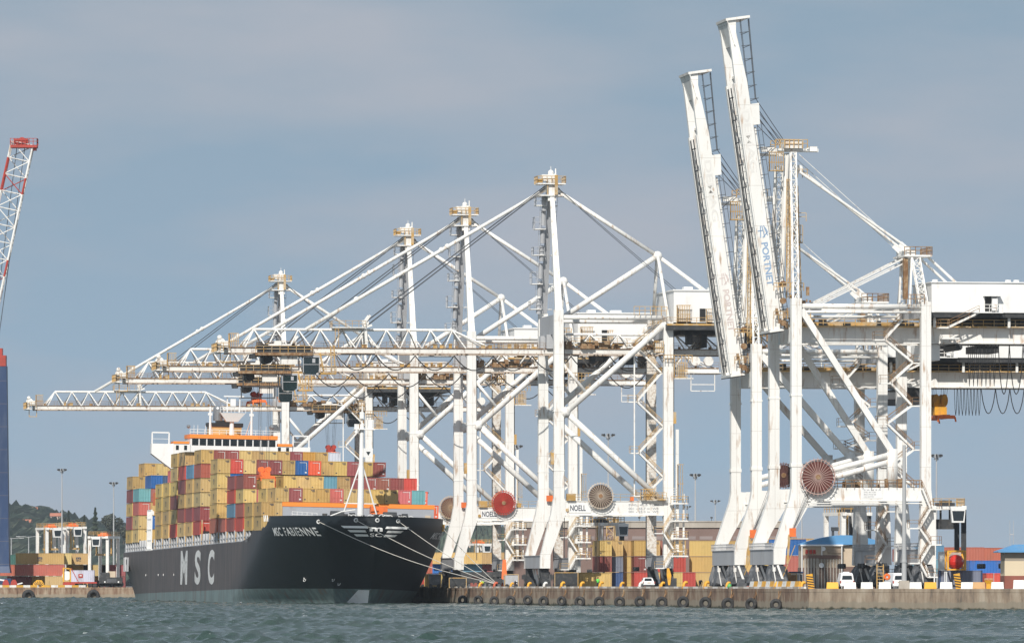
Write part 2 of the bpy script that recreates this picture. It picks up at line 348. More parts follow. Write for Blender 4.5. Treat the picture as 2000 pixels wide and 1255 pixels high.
K = px(1580, HY + 1, 979.5); K.z = 0
K2 = px(2000, HY + 1, 925.0); K2.z = 0
dirK = (K2 - K).normalized(); E = K + dirK * 220
CORN = P(526.5, 0, 0); FARL = P(526.5, -700, 0)
def inland(v_, z): return Vector((v_.x, v_.y, z))
nK = Vector((-dirK.y, dirK.x, 0))        # landward of the near quay length
def quay_mat(name, dark, c=((0.09, 0.06, 0.045), (0.22, 0.135, 0.09), (0.33, 0.25, 0.18), (0.42, 0.33, 0.245))):
    m = bpy.data.materials.new(name); m.use_nodes = True
    n, l = m.node_tree.nodes, m.node_tree.links; b = n['Principled BSDF']; b.inputs['Roughness'].default_value = 0.9
    t = n.new('ShaderNodeTexCoord'); mp_ = n.new('ShaderNodeMapping'); mp_.inputs['Scale'].default_value = (0.55, 0.16, 0.10); l.new(t.outputs['Object'], mp_.inputs['Vector'])
    nz = n.new('ShaderNodeTexNoise'); nz.inputs['Scale'].default_value = 1.5; nz.inputs['Detail'].default_value = 7; nz.inputs['Roughness'].default_value = 0.7; l.new(mp_.outputs[0], nz.inputs['Vector'])
    r = n.new('ShaderNodeValToRGB'); e = r.color_ramp.elements
    e[0].position = 0.30; e[0].color = (*c[0], 1); e[1].position = 0.66; e[1].color = (*c[3], 1)
    x = e.new(0.45); x.color = (*c[1], 1); x = e.new(0.56); x.color = (*c[2], 1)
    l.new(nz.outputs['Fac'], r.inputs[0])
    sx = n.new('ShaderNodeSeparateXYZ'); l.new(t.outputs['Object'], sx.inputs[0])
    n2 = n.new('ShaderNodeTexNoise'); n2.inputs['Scale'].default_value = 0.7; n2.inputs['Detail'].default_value = 5; l.new(t.outputs['Object'], n2.inputs['Vector'])
    ad = n.new('ShaderNodeMath'); ad.operation = 'MULTIPLY_ADD'; ad.inputs[1].default_value = 0.9; l.new(n2.outputs['Fac'], ad.inputs[0]); l.new(sx.outputs['Z'], ad.inputs[2])
    def band(lo, hi, col, prev, amt):
        mr = n.new('ShaderNodeMapRange'); mr.inputs['From Min'].default_value = hi; mr.inputs['From Max'].default_value = lo; mr.inputs['To Max'].default_value = amt
        l.new(ad.outputs[0], mr.inputs['Value']); mx = n.new('ShaderNodeMixRGB'); mx.inputs['Color2'].default_value = (*col, 1)
        l.new(mr.outputs[0], mx.inputs['Fac']); l.new(prev, mx.inputs['Color1']); return mx.outputs[0]
    c = band(1.55, 1.75, (0.30, 0.26, 0.20), r.outputs[0], 0.75)
    c = band(0.70, 0.95, (0.035, 0.04, 0.022), c, 0.95)
    l.new(c, b.inputs['Base Color'])
    bp = n.new('ShaderNodeBump'); bp.inputs['Strength'].default_value = 0.5; bp.inputs['Distance'].default_value = 0.08; l.new(n2.outputs['Fac'], bp.inputs['Height']); l.new(bp.outputs[0], b.inputs['Normal'])
    return m
QMAT = quay_mat('stained quay concrete', 0); QMAT2 = quay_mat('paler quay concrete', 0, ((0.13, 0.11, 0.09), (0.32, 0.24, 0.175), (0.42, 0.335, 0.25), (0.50, 0.42, 0.33)))
APRON = mat('worn apron asphalt', (0.16, 0.15, 0.14), 0.9, dirt=(0.08, 0.075, 0.07), dirt_amt=0.6, scale=0.2, var=0.2)
def quay_wall(name, pts, label, inward, qm=None):
    mb = MB()
    for a, b in zip(pts[:-1], pts[1:]):
        n = max(1, int((b - a).length / 18.0)); d = (b - a).normalized(); nn = inward(d)
        for i in range(n):
            p, q = a.lerp(b, i / n), a.lerp(b, (i + 1) / n)
            q = q - d * 0.05
            ring = lambda t: [t + Vector((0, 0, -1.5)), t + Vector((0, 0, QH - 0.5)), t - nn * 0.025 + Vector((0, 0, QH - 0.42)), t - nn * 0.025 + Vector((0, 0, QH)), t + nn * 1.2 + Vector((0, 0, QH)), t + nn * 1.2 + Vector((0, 0, -1.5))]
            mb.loft([ring(p), ring(q)])
    return tag(mb.build(name, qm or QMAT), label, 'quay wall')
quay_wall('quay_wall', [E, K], 'pale concrete quay wall length without tyres, right foreground', lambda d: Vector((d.y, -d.x, 0)), QMAT2)
quay_wall('quay_wall', [K, CORN], 'rust stained concrete quay wall hung with tyre fenders beside the ship', lambda d: Vector((d.y, -d.x, 0)))
quay_wall('quay_wall', [CORN - V * 0.2, FARL], 'far quay wall with striped kerb, left of the ship stern', lambda d: Vector((d.y, -d.x, 0)))
def ground():
    z = QH - 0.01
    a = [E + nK * -1.0, K + V * 1.0, CORN + V * 1.0, CORN + U * 1.0 + V * 1.0, FARL + U * 1.0]
    pts = [inland(p, z) for p in a] + [Vector((-6000, 2200, z)), Vector((-6000, 11000, z)), Vector((6000, 11000, z)), Vector((6000, 700, z))]
    # inward offset of the near length
    pts[0] = inland(E + Vector((dirK.y, -dirK.x, 0)) * -1.0, z)
    n = len(pts); m = MB(); m.add(pts, [tuple(range(n))])
    return tag(m.build('quay_apron', APRON), kind='structure')
g = ground()

# striped kerbs
def kerb(a, b, seg, h, wd, cols, name='kerb'):
    n = int((b - a).length / seg); d = (b - a).normalized(); nn = Vector((d.y, -d.x, 0))
    for ci, m_ in enumerate(cols):
        mb = MB()
        for i in range(n):
            if i % len(cols) != ci: continue
            p, q = a + d * (i * seg), a + d * ((i + 1) * seg - 0.02)
            mb.beam(p + nn * 0.6 + Vector((0, 0, QH + h / 2)), q + nn * 0.6 + Vector((0, 0, QH + h / 2)), wd, h)
        tag(mb.build(name, m_), kind='structure')
KW = mat('kerb white', (0.72, 0.71, 0.68), 0.8, dirt=(0.3, 0.27, 0.24), dirt_amt=0.6, scale=1.5)
KY = mat('kerb yellow', (0.60, 0.34, 0.05), 0.8, dirt=(0.3, 0.2, 0.1), dirt_amt=0.6, scale=1.5)
kerb(K + U * 6, P(210, 0, 0), 4.2, 0.28, 0.3, [KW, CONCRETE])
kerb(P(526.5, -20, 0), P(526.5, -130, 0), 1.72, 0.55, 0.4, [KW, KY])

# ------------------------------------------------------------------ tyre fenders and bollards
TY = MB().torus((0, 0, 0), (0.35, 1, 0), 0.62, 0.30, 22, 9, 1.2)
ty_me = None
xs = [906.9, 937.8, 968.9, 1001.1, 1034.5, 1065.6, 1101, 1136.6, 1174.5, 1214.4, 1254, 1297, 1338.9, 1382.6, 1426.5, 1471.9, 1520.3]
ordn = ['first', 'second', 'third', 'fourth', 'fifth', 'sixth', 'seventh', 'eighth', 'ninth', 'tenth', 'eleventh', 'twelfth', 'thirteenth', 'fourteenth', 'fifteenth', 'sixteenth', 'seventeenth', 'eighteenth', 'nineteenth', 'twentieth']
def at_x(x, w_):    # distance along the quay where column x meets the line w_ metres inland
    d = (2625000 + 14355 * w_) / (x + 1100.0); return (d - 1322.0 - w_ * SA) / CA
chain_proto = None
for i, x in enumerate(xs):
    q = at_x(x, -0.45); t = thing('tyre_fender', 'black tyre fender chained to the quay wall, %s from the ship bow' % ordn[i], 'tyre fender', P(q, -0.80, 0.82 + random.uniform(-.14, .1)), A, 'tyre fenders along the quay wall')
    if i == 0:
        ty = TY.build('tyre', RUBBER, t, smooth=True)
        c = MB(); c.path([(0.25, 0.0, 0.62), (0.62, 0.3, 1.3), (0.72, 0.5, 2.02)], 0.08, 6); c.path([(0.25, -0.05, 0.62), (0.60, -0.3, 1.3), (0.72, -0.5, 2.02)], 0.07, 6); c.path([(0.3, 0, .5), (0.1, .1, .9)], .12, 6)
        ch = c.build('chain', RUSTY, t)
    else:
        for o in (ty, ch):
            k = o.copy(); COL.objects.link(k); k.parent = t
    t.rotation_euler = (random.uniform(-.08, .08), random.uniform(-.06, .06), A + random.uniform(-.35, .3)); s_ = random.uniform(.88, 1.1); t.scale = (s_, s_, s_)
for i, x in enumerate((55, 181)):
    q = 526.5; p = px(x, HY + 22, 1838.0)
    tt = tag(MB().torus((0, 0, 0), (0, 1, 0), 1.12, 0.5, 24, 9, 1.2).build('tyre_fender', RUBBER, smooth=True), ['large tyre fender on the far quay wall near the blue crane', 'large tyre fender on the far quay wall nearest the ship stern'][i], 'tyre fender', 'large tyres on the far quay wall')
    tt.location = (p.x, p.y - 0.0, 0.75); tt.rotation_euler = (0, 0, A)
    tt.location = P(526.5 - 0.6, 0, 0.75) + V * ((p.x - CORN.x) / CA)
def bollard_mb():
    m = MB(); m.tube((0, 0, 0), (0, 0, 0.12), 0.42, 12, 0.40)
    pts = [(-0.1, 0, 0.1, 0.25), (-0.10, 0, 0.4, 0.22), (-0.02, 0, 0.68, 0.22), (0.16, 0, 0.86, 0.22), (0.36, 0, 0.84, 0.20), (0.46, 0, 0.66, 0.13)]
    rings = []
    for k, (x, y, z, r) in enumerate(pts):
        a = [0, 0.1, 0.5, 1.2, 2.0, 2.6][k]; e = Vector((math.cos(a), 0, -math.sin(a)))
        rings.append([Vector((x, y, z)) + e * (r * math.cos(t)) + Vector((0, 1, 0)) * (r * 1.3 * math.sin(t)) for t in [2 * math.pi * i / 10 for i in range(10)]])
    return m.loft(rings)
bolls = [(908, 'w'), (937, 'y'), (966, 'r'), (998, 'y'), (1032, 'y'), (1063, 'w'), (1097, 'y'), (1135, 'y'), (1172, 'y'), (1213, 'y'), (1250, 'w'), (1292, 'y'), (1336, 'y'), (1378, 'y'), (1420, 'y'), (1515, 'y'), (1566, 'y')]
b0 = None; cnt = {}
for x, c in bolls:
    nmz = {'w': 'white', 'y': 'yellow', 'r': 'red'}[c]; cnt[c] = cnt.get(c, 0) + 1
    lab = '%s horn shaped mooring bollard on the quay edge, %s %s one from the ship' % (nmz, ordn[cnt[c] - 1], nmz)
    if c == 'r': lab = 'red mooring bollard on the quay edge where the white hawsers end'
    if b0 is None: b0 = bollard_mb().build('bollard', OBJC, smooth=True); o = b0
    else: o = b0.copy(); COL.objects.link(o)
    o.location = P(at_x(x, 0.7), 0.7, QH + 0.01); o.rotation_euler = (0, 0, A); s_ = random.uniform(0.92, 1.05); o.scale = (s_, s_, s_)
    o.color = (*{'w': (0.78, 0.77, 0.74), 'y': (0.75, 0.37, 0.03), 'r': (0.55, 0.12, 0.06)}[c], 1)
    tag(o, lab, 'bollard', 'mooring bollards along the quay')
# ------------------------------------------------------------------ cranes: coordinates are (metres inland, metres along the quay, metres above water)
OFF = (20.0, 9.0, QH)
def stairs(st, rl, pts, y, wd=0.9):      # zigzag flights through (w, z) points at plane y: stringers, treads, landings in st, handrails in rl
    for (a, za), (b, zb) in zip(pts[:-1], pts[1:]):
        p, q = Vector((a, y, za)), Vector((b, y, zb)); o = Vector((0, wd, 0))
        for e in (Vector((0, 0, 0)), o):
            st.beam(p + e, q + e, 0.08, 0.28)
            rl.beam(p + e + Vector((0, 0, 1.0)), q + e + Vector((0, 0, 1.0)), 0.06); rl.beam(p + e + Vector((0, 0, 0.55)), q + e + Vector((0, 0, 0.55)), 0.045)
            n = max(2, int((q - p).length / 1.5))
            for i in range(n + 1): s_ = (p + e).lerp(q + e, i / n); rl.beam(s_, s_ + Vector((0, 0, 1.0)), 0.045)
        n = max(2, int(abs(zb - za) / 0.4))
        for i in range(n): s_ = p.lerp(q, (i + .5) / n); st.bx(s_.x - .16, s_.x + .16, y, y + wd, s_.z - .03, s_.z + .03)
        sg = 1 if b > a else -1
        st.bx(min(b, b + sg * 1.5), max(b, b + sg * 1.5), y - .2, y + wd + .3, zb - 0.18, zb)
        rl.rail([(b, y - .2, zb), (b + sg * 1.5, y - .2, zb), (b + sg * 1.5, y + wd + .3, zb)], 1.1, .03, 1.2)
def bogie(root, w_, y, cover):
    m = MB(); wl = MB()
    m.leg([(6.25, w_ - .75, w_ + .75), (5.2, w_ - .7, w_ + .7), (4.3, w_ - .55, w_ + .55)], y - .8, y + .8)
    for s_ in (-1, 1):
        m.loft([[(w_ - .6, y + s_ * 2.4, 3.3), (w_ + .6, y + s_ * 2.4, 3.3), (w_ + .6, y + s_ * 2.4, 4.2), (w_ - .6, y + s_ * 2.4, 4.2)], [(w_ - .6, y, 3.9), (w_ + .6, y, 3.9), (w_ + .6, y, 5.2), (w_ - .6, y, 5.2)]])
        for dy in (0.7, 1.9): wl.tube((w_ - .2, y + s_ * dy, 3.3), (w_ + .2, y + s_ * dy, 3.3), 0.38, 14)
        m.bx(w_ - .7, w_ + .7, y + s_ * 2.6 - .3, y + s_ * 2.6 + .3, 3.1, 3.7)
        m.beam((w_ + .85, y + s_ * 1.5, 3.3), (w_ + .85, y + s_ * .2, 5.6), .25)
    b = m.build('bogie', cover, root, OFF); wl.build('wheel', DARK, b)
def sill(root, w_, mt=GREYTONE):
    m = MB(); m.bx(w_ - .85, w_ + .85, -0.3, 18.3, 6.25, 8.35); m.bx(w_ - .95, w_ + .95, -0.35, 18.35, 8.35, 8.47)
    m.build('sill_beam', mt, root, OFF)  # white beam coloured grey for its shaded waterside face
    s2 = MB()
    for y in (3, 9, 15): s2.beam((w_ + .3, y, 6.2), (w_ + 1.0, y + .4, 3.6), .3, .5)
    s2.build('buffer_strut', WHITE, root, OFF)
def reel(root, w_, y, z, r, colr, hub):
    m = MB(); n = 28
    for i in range(n):
        t = 2 * math.pi * i / n; d = Vector((math.cos(t), 0, math.sin(t)))
        for yy in (y - .22, y + .22): m.beam(Vector((w_, yy, z)) + d * .35, Vector((w_, yy, z)) + d * r * 1.0, 0.05 if r < 2.3 else .065, 0.05, up=(0, 1, 0))
        e = Vector((math.cos(t + math.pi / n), 0, math.sin(t + math.pi / n)))
        m.beam(Vector((w_, y - .22, z)) + d * r * 1.1, Vector((w_, y + .22, z)) + d * r * 1.1, .06)
        m.beam(Vector((w_, y - .22, z)) + d * r * .97, Vector((w_, y - .22, z)) + d * r * 1.1, .06)
    m.torus((w_, y - .22, z), (0, 1, 0), r * 1.0, .06, 36, 6); m.torus((w_, y + .22, z), (0, 1, 0), r * 1.0, .05, 36, 6)
    o = m.build('cable_reel', OBJC, root, (w_, y, z)); o.location = (w_ - OFF[0], y - OFF[1], z - OFF[2]); o.color = (*colr, 1)
    h = MB(); h.tube((0, -.15, 0), (0, .15, 0), r * .9, 36); h.build('cable_winding', OBJC, o, color=hub)
    h = MB(); h.tube((0, -.34, 0), (0, .34, 0), .36, 16); h.build('hub', RUSTY, o)
    return o
def spreader_thing(label, loc, rot, hb=None):
    t = thing('container_spreader', label, 'spreader', loc, rot, 'spreaders hanging from the cranes')
    m = MB(); m.bx(-.55, .55, -5.6, 5.6, .15, .6); m.bx(-1.2, 1.2, -6.05, -5.55, 0, .5); m.bx(-1.2, 1.2, 5.55, 6.05, 0, .5)
    for s_ in (-1, 1):
        m.bx(s_ * 1.0 - .15, s_ * 1.0 + .15, -3.2, 3.2, .1, .5); m.beam((s_ * .9, -3.2, .35), (s_ * .3, -5.4, .4), .25); m.beam((s_ * .9, 3.2, .35), (s_ * .3, 5.4, .4), .25)
        for e in (-6.0, 6.0): m.beam((s_ * 1.18, e, .3), (s_ * 1.35, e, -.45), .22)
    m.build('spreader_frame', ORANGE, t)
    m = MB(); m.bx(-.9, .9, -1.6, 1.6, .62, 1.25); m.bx(-.7, .7, -1.2, 1.2, 1.25, 1.5)
    for s_ in (-1, 1): m.tube((s_ * .62, -1.4, 1.75), (s_ * .62, -1.0, 1.75), .5, 14); m.tube((s_ * .62, 1.0, 1.75), (s_ * .62, 1.4, 1.75), .5, 14)
    m.build('headblock', hb or REDP, t); return t
def hoist_ropes(label, w_, y, z0, z1, loc_q):
    m = MB()
    for dx in (-.75, -.5, .5, .75):
        for dy in (-1.2, 1.2): m.beam((w_ + dx * 1.6, y + dy * 1.25, z0), (w_ + dx, y + dy, z1), .05)
    return m

def lattice(m, p, q, a, b, n, r=.06, rb=.04):   # four-chord lattice column from p to q, half widths a (w) and b (y)
    p, q = Vector(p), Vector(q); cs = [Vector((sx * a, sy * b, 0)) for sx, sy in ((-1, -1), (1, -1), (1, 1), (-1, 1))]
    for c in cs: m.beam(p + c, q + c, r * 2)
    for i in range(n):
        s0, s1 = p.lerp(q, i / n), p.lerp(q, (i + 1) / n)
        for k in range(4):
            c0, c1 = cs[k], cs[(k + 1) % 4]
            if (i + k) % 2: c0, c1 = c1, c0
            m.beam(s0 + c0, s1 + c1, rb * 2)
            m.beam(s1 + cs[k], s1 + cs[(k + 1) % 4], rb * 2)

def noell(q):
    root = thing('gantry_crane', '', 'crane', P(q, OFF[0], QH) + U * OFF[1], A, 'white container cranes along the quay')
    B = lambda m, n, mt, sm=False: m.build(n, mt, root, OFF, sm)
    for y in (0, 18):
        m = MB(); m.leg([(50.4, 9.75, 11.35), (18.2, 9.7, 11.5), (17.6, 9.55, 11.75), (15.3, 9.15, 11.75), (14.7, 8.95, 11.35), (9.0, 7.55, 9.3), (8.4, 7.35, 9.1), (6.25, 7.3, 9.05)], y - .6, y + .6)
        m.bx(9.6, 11.55, y - .66, y + .66, 33.0, 33.15); m.bx(9.6, 11.6, y - .66, y + .66, 22.9, 23.0)
        B(m, 'leg', WHITE)
        m = MB(); m.leg([(48.4, 28.75, 30.35), (6.25, 28.7, 30.4)], y - .6, y + .6); m.bx(28.6, 30.5, y - .66, y + .66, 42.0, 42.15)
        B(m, 'leg', WHITE if y == 0 else SPALL)
        m = MB(); m.bx(11.55, 28.7, y - .5, y + .5, 15.4, 17.7); m.bx(11.55, 28.7, y - .75, y + .75, 15.28, 15.42); m.bx(11.55, 28.7, y - .62, y + .62, 17.68, 17.8)
        pb = B(m, 'portal_beam', WHITE)
        if y == 0:
            m = MB(); m.rail([(12, -.7, 17.8), (28.5, -.7, 17.8)], 1.1, .03, 1.7); m.bx(11.9, 13.4, -1.0, .2, 17.8, 19.0); m.bx(19.0, 19.8, -.7, .1, 17.8, 18.6); B(m, 'walkway_rail', OCHRE)
            m = MB(); m.bx(12.3, 16.1, -.60, -.53, 15.75, 17.35); B(m, 'name_board', SHIPW)
            m = MB(); text(m, 'NOELL', lambda a, b: (12.5 + a * 2.7, -.62, 16.05 + b * 1.0), .02); B(m, 'lettering', INK)
            m = MB()
            for k, (s_, z_) in enumerate((('SWL: 40,0 TON', 16.9), ('001 - 45.7 m  WS', 16.3), ('001 - 25.0 m  WS', 15.75))): text(m, s_, lambda a, b, z_=z_: (22.6 + a * 5.2, -.56, z_ + b * .38), .01)
            B(m, 'load_table', INK if False else GREYTONE)
        m = MB()
        m.tube((11.3, y, 33.4), (28.9, y, 17.4), .52, 12); m.tube((11.3, y, 32.4), (28.9, y, 48.0), .52, 12); m.tube((11.3, y, 41.2), (15.4, y, 36.2), .28, 10)
        for (z_, s_) in ((33.4, -1), (32.4, 1)): m.tube((11.2, y, z_), (12.4, y, z_ + s_ * 1.08), .75, 12, .55)
        B(m, 'diagonal_brace', WHITE, True)
        m = MB(); m.tube((11.3, y, 49.1), (28.9, y, 49.1), .42, 12); B(m, 'top_tie', WHITE, True)
    m = MB(); m.bx(9.9, 11.3, .6, 17.4, 46.3, 49.6)
    for y in (2.5, 15.5): m.prism([(9.9, 46.3), (11.3, 46.3), (11.0, 43.6), (10.2, 43.6)], y - .3, y + .3)
    m.bx(9.2, 11.0, 4.6, 6.2, 43.9, 46.3); m.bx(9.2, 11.0, 11.8, 13.4, 43.9, 46.3)
    B(m, 'head_beam', GREYTONE)  # grey colour carries the shade of the beam's left face
    m = MB(); m.bx(28.8, 30.3, .6, 17.4, 45.6, 48.2); m.bx(28.8, 30.3, .6, 17.4, 15.6, 17.5); B(m, 'cross_beam', GREYTONE)  # coloured grey as if in shade, like the head beam
    for w_ in (8.2, 29.55):
        sill(root, w_)
        for y in (1.0, 17.0): bogie(root, w_, y, DARK)
    # A-frame mast
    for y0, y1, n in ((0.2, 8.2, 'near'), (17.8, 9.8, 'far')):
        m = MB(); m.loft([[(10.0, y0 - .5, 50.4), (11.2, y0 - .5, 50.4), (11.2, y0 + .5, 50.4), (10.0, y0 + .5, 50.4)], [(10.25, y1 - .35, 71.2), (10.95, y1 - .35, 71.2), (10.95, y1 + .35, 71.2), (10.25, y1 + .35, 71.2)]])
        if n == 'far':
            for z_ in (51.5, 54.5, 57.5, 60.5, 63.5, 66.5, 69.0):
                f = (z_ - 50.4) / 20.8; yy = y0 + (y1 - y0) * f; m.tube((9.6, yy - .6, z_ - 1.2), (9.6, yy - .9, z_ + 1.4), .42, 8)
        B(m, 'mast', WHITE if n == 'near' else GREYTONE)  # far mast is the same white steel, its shade put into the colour
    m = MB(); rl = MB()
    for k, z_ in enumerate((51.0, 55.3, 60.2, 64.6, 68.6)):
        f = (z_ - 50.4) / 20.8; yy = 17.8 - 8 * f
        m.bx(8.1, 10.0, yy - 1.5, yy + 1.0, z_, z_ + .14); m.bx(11.2, 11.9, yy - 1.2, yy + .2, z_, z_ + .12)
        rl.rail([(10.0, yy - 1.5, z_ + .14), (8.1, yy - 1.5, z_ + .14), (8.1, yy + 1.0, z_ + .14)], 2.0 if k % 2 else 1.3, .035, .7)
        if k < 4:
            z2 = (55.3, 60.2, 64.6, 68.6)[k]; y2 = 17.8 - 8 * (z2 - 50.4) / 20.8
            for dx in (0, .45): rl.beam((8.9 + dx, yy - .8, z_), (8.9 + dx, y2 - .8, z2), .05)
            for i in range(12): s_ = i / 12; rl.beam((8.9, yy - .8 + (y2 - yy) * s_, z_ + (z2 - z_) * s_), (9.35, yy - .8 + (y2 - yy) * s_, z_ + (z2 - z_) * s_), .04)
    for i in range(26): rl.beam((11.55, 17.0 - 7 * i / 26, 51 + i * .76), (11.95, 17.0 - 7 * i / 26, 51 + i * .76), .05)
    for dx in (11.55, 11.95): rl.beam((dx, 17.0, 51), (dx, 10.0, 70.7), .05)
    B(m, 'mast_platform', WHITE); B(rl, 'mast_ladder', OCHRE if False else GREYTONE)
    m = MB(); m.bx(9.9, 11.3, 7.6, 10.4, 69.4, 74.0); m.bx(8.4, 12.7, 7.2, 10.8, 70.2, 70.4); m.bx(8.0, 12.9, 7.0, 11.0, 72.2, 72.4); m.bx(8.8, 11.4, 7.5, 10.2, 72.8, 73.9)
    m.tube((9.6, 8.6, 71.5), (9.6, 9.4, 71.5), .55, 12); m.tube((11.7, 8.6, 71.3), (11.7, 9.4, 71.3), .5, 12); m.ball((10.6, 9, 74.3), .5); m.tube((10.6, 9, 74.3), (10.6, 9, 75.4), .05)
    m.tube((11.4, 8.8, 74), (11.4, 8.8, 75.0), .12); B(m, 'mast_head', WHITE)
    m = MB(); m.rail([(8.0, 7.0, 72.4), (12.9, 7.0, 72.4), (12.9, 11, 72.4)], 1.2, .045, .8); m.rail([(8.0, 11.0, 72.4), (8.0, 7.0, 72.4)], 1.2, .045, .8); m.bx(11.0, 11.5, 6.9, 7.3, 70.4, 73.8); m.bx(9.7, 9.9, 7.3, 7.5, 70.3, 72.3); m.bx(8.1, 8.9, 7.3, 8.2, 72.5, 73.1); B(m, 'head_rail', OCHRE)
    # stays
    m = MB(); m.tube((10.0, 9, 71.6), (-31.8, 9, 47.15), .33, 10)
    for s_ in (.42, .445, .80): p_ = Vector((10, 9, 71.6)).lerp(Vector((-31.4, 9, 47.5)), s_); m.ball(p_, .5, 8, 6)
    B(m, 'forestay', WHITE, True)
    m = MB(); m.tube((11.2, 9, 71.5), (29.2, 9, 60.1), .36, 10); m.tube((29.2, 9, 60.1), (47.5, 9, 46.8), .34, 10); m.ball((29.2, 9, 60.1), .85, 10, 6)
    m.tube((29.2, 9, 60.1), (11.4, 9, 48.6), .48, 10); m.tube((29.2, 8.6, 60.1), (29.8, .6, 48.3), .3, 10); m.tube((29.2, 9.4, 60.1), (29.8, 17.4, 48.3), .3, 10); B(m, 'backstay', WHITE, True)
    m = MB()
    for dy in (-1.2, 1.2):
        m.tube((9.6, 9 + dy * .4, 72.0), (-21.5, 9 + dy, 48.5), .06, 5); m.tube((9.6, 9 + dy * .4, 71.6), (-21.5, 9 + dy, 47.7), .06, 5); m.tube((11.8, 9 + dy * .4, 71.6), (33, 9 + dy, 53.6), .05, 5)
    B(m, 'hoist_rope', ROPE)
    # boom and girder (three-chord lattice)
    def truss(w0, w1, ztop, ws, we, pitch, name, far):
        m = MB(); wk = MB(); rl = MB()
        for y in (5.5, 12.5): m.bx(w0, w1, y - .3, y + .3, 43.0, 43.82)
        c = B(m, name, far)
        t = MB(); t.tube((ws, 9, ztop), (we, 9, ztop), .24, 8)
        n = int(round((we - ws) / pitch)); pitch = (we - ws) / n
        for i in range(n + 1):
            x = ws + i * pitch
            for y in (5.5, 12.5):
                for s_ in (-.5, .5):
                    e = x + s_ * pitch
                    if w0 <= e <= w1: t.tube((x, 9, ztop), (e, y, 43.8), .125, 6)
            if i < n:
                t.tube((x + pitch / 2, 5.5, 43.5), (x + pitch / 2, 12.5, 43.5), .09, 5)
        for (xa, xb) in ((ws, w0 + 2.2), (we, min(w1 - .5, we + 6.5))):
            for y in (5.5, 12.5): t.tube((xa, 9, ztop), (xb, y, 43.8), .16, 6)
        t.build('lattice', WHITE, c, OFF)
        wk.bx(w0, w1, 5.02, 5.7, 43.83, 43.90); wk.bx(w0, w1, 12.3, 12.98, 43.83, 43.90); wk.bx(w0, w1, 5.1, 5.9, 42.92, 43.02); wk.bx(w0, w1, 12.1, 12.9, 42.92, 43.02); wk.bx(w0, w1, 5.72, 5.85, 43.83, 44.0); wk.bx(w0, w1, 12.15, 12.28, 43.83, 44.0)
        wk.build('walkway', RUSTY, c, OFF)
        rl.rail([(w0, 5.06, 43.9), (w1, 5.06, 43.9)], 1.05, .024, 2.4); rl.rail([(w0, 12.94, 43.9), (w1, 12.94, 43.9)], 1.05, .024, 2.4)
        for x in np.arange(w0 + 2, w1 - 1, 5.3): rl.bx(x, x + .4, 5.1, 5.5, 43.9, 44.35)
        rl.build('handrail', RUSTY, c, OFF)
        return c
    truss(-45.6, 8.8, 47.1, -40.8, -6.5, 3.62, 'boom', WORN)
    truss(9.0, 58.0, 46.5, 12.5, 52.0, 4.9, 'girder', WORN)
    m = MB(); m.bx(-47.6, -46.4, 4.6, 13.4, 43.0, 43.25); m.bx(-46.8, -45.6, 5.2, 12.8, 43.9, 45.0); m.ball((-46.9, 7, 45.6), .45); m.bx(-47.4, -47.0, 5, 13, 43.2, 44.6)
    for y in (7, 11): m.tube((-46.6, y - .2, 44.9), (-46.6, y + .2, 44.9), .6, 14)
    B(m, 'boom_tip', WORN)
    m = MB(); m.rail([(-45.4, 4.6, 43.25), (-47.6, 4.6, 43.25), (-47.6, 13.4, 43.25)], 1.4, .045, .8); m.cage(-45.2, -43.7, 6.2, 8.6, 43.9, 46.3, .1, .28); m.bx(-47.5, -46.9, 5.0, 6.2, 43.3, 44.5)
    for a_, b_ in (((-46.9, 43.0), (-46.9, 41.4)), ((-45.2, 43.0), (-45.2, 41.4)), ((-46.9, 41.4), (-45.2, 41.4))): m.beam((a_[0], 6, a_[1]), (b_[0], 6, b_[1]), .14)
    B(m, 'tip_cage', OCHRE)
    m = MB()
    for y in (7.8, 10.2): m.beam((-21.5, y, 43.8), (-21.8, y, 48.8), .45); m.beam((-22.3, y, 47.3), (-20.6, y, 47.9), .35); m.beam((-21.6, y, 48.6), (-20.9, y, 49.6), .35); m.beam((-24.5, y, 43.8), (-21.7, y, 47.2), .18)
    m.tube((-21.6, 7.8, 48.3), (-21.6, 10.2, 48.3), .5, 12); m.bx(-27.5, -21.8, 7.0, 11.0, 47.35, 47.5); B(m, 'sheave_post', WHITE)
    m = MB(); m.rail([(-21.8, 7.0, 47.5), (-27.5, 7.0, 47.5), (-27.5, 11, 47.5)], 1.1, .035, 1.1); m.beam((-27.0, 7.2, 43.8), (-27.0, 7.2, 47.3), .1); m.beam((-26.4, 7.2, 43.8), (-26.4, 7.2, 47.3), .1)
    for i in range(8): m.beam((-27.0, 7.2, 44 + i * .45), (-26.4, 7.2, 44 + i * .45), .06)
    B(m, 'post_rail', OCHRE)
    # machinery house
    m = MB(); m.prism([(30.4, 48.3), (47.0, 48.3), (47.0, 53.7), (30.4, 53.7)], -.8, 17.5); m.bx(30.2, 47.2, -1.0, 17.7, 53.7, 53.95); m.bx(33, 34.5, 4, 6, 53.95, 54.6); m.bx(38, 40, 8, 10, 53.95, 54.7)
    h = B(m, 'machinery_house', SHIPW)
    m = MB(); m.bx(34.9, 35.9, -.9, -.7, 48.5, 50.7); m.build('door', BLACK, h, OFF)
    m = MB(); m.cage(36.0, 37.0, -1.5, -.9, 48.4, 50.6); m.cage(30.9, 33.2, -1.7, -.9, 48.4, 51.2, .1, .3); m.build('panel', OCHRE, h, OFF)
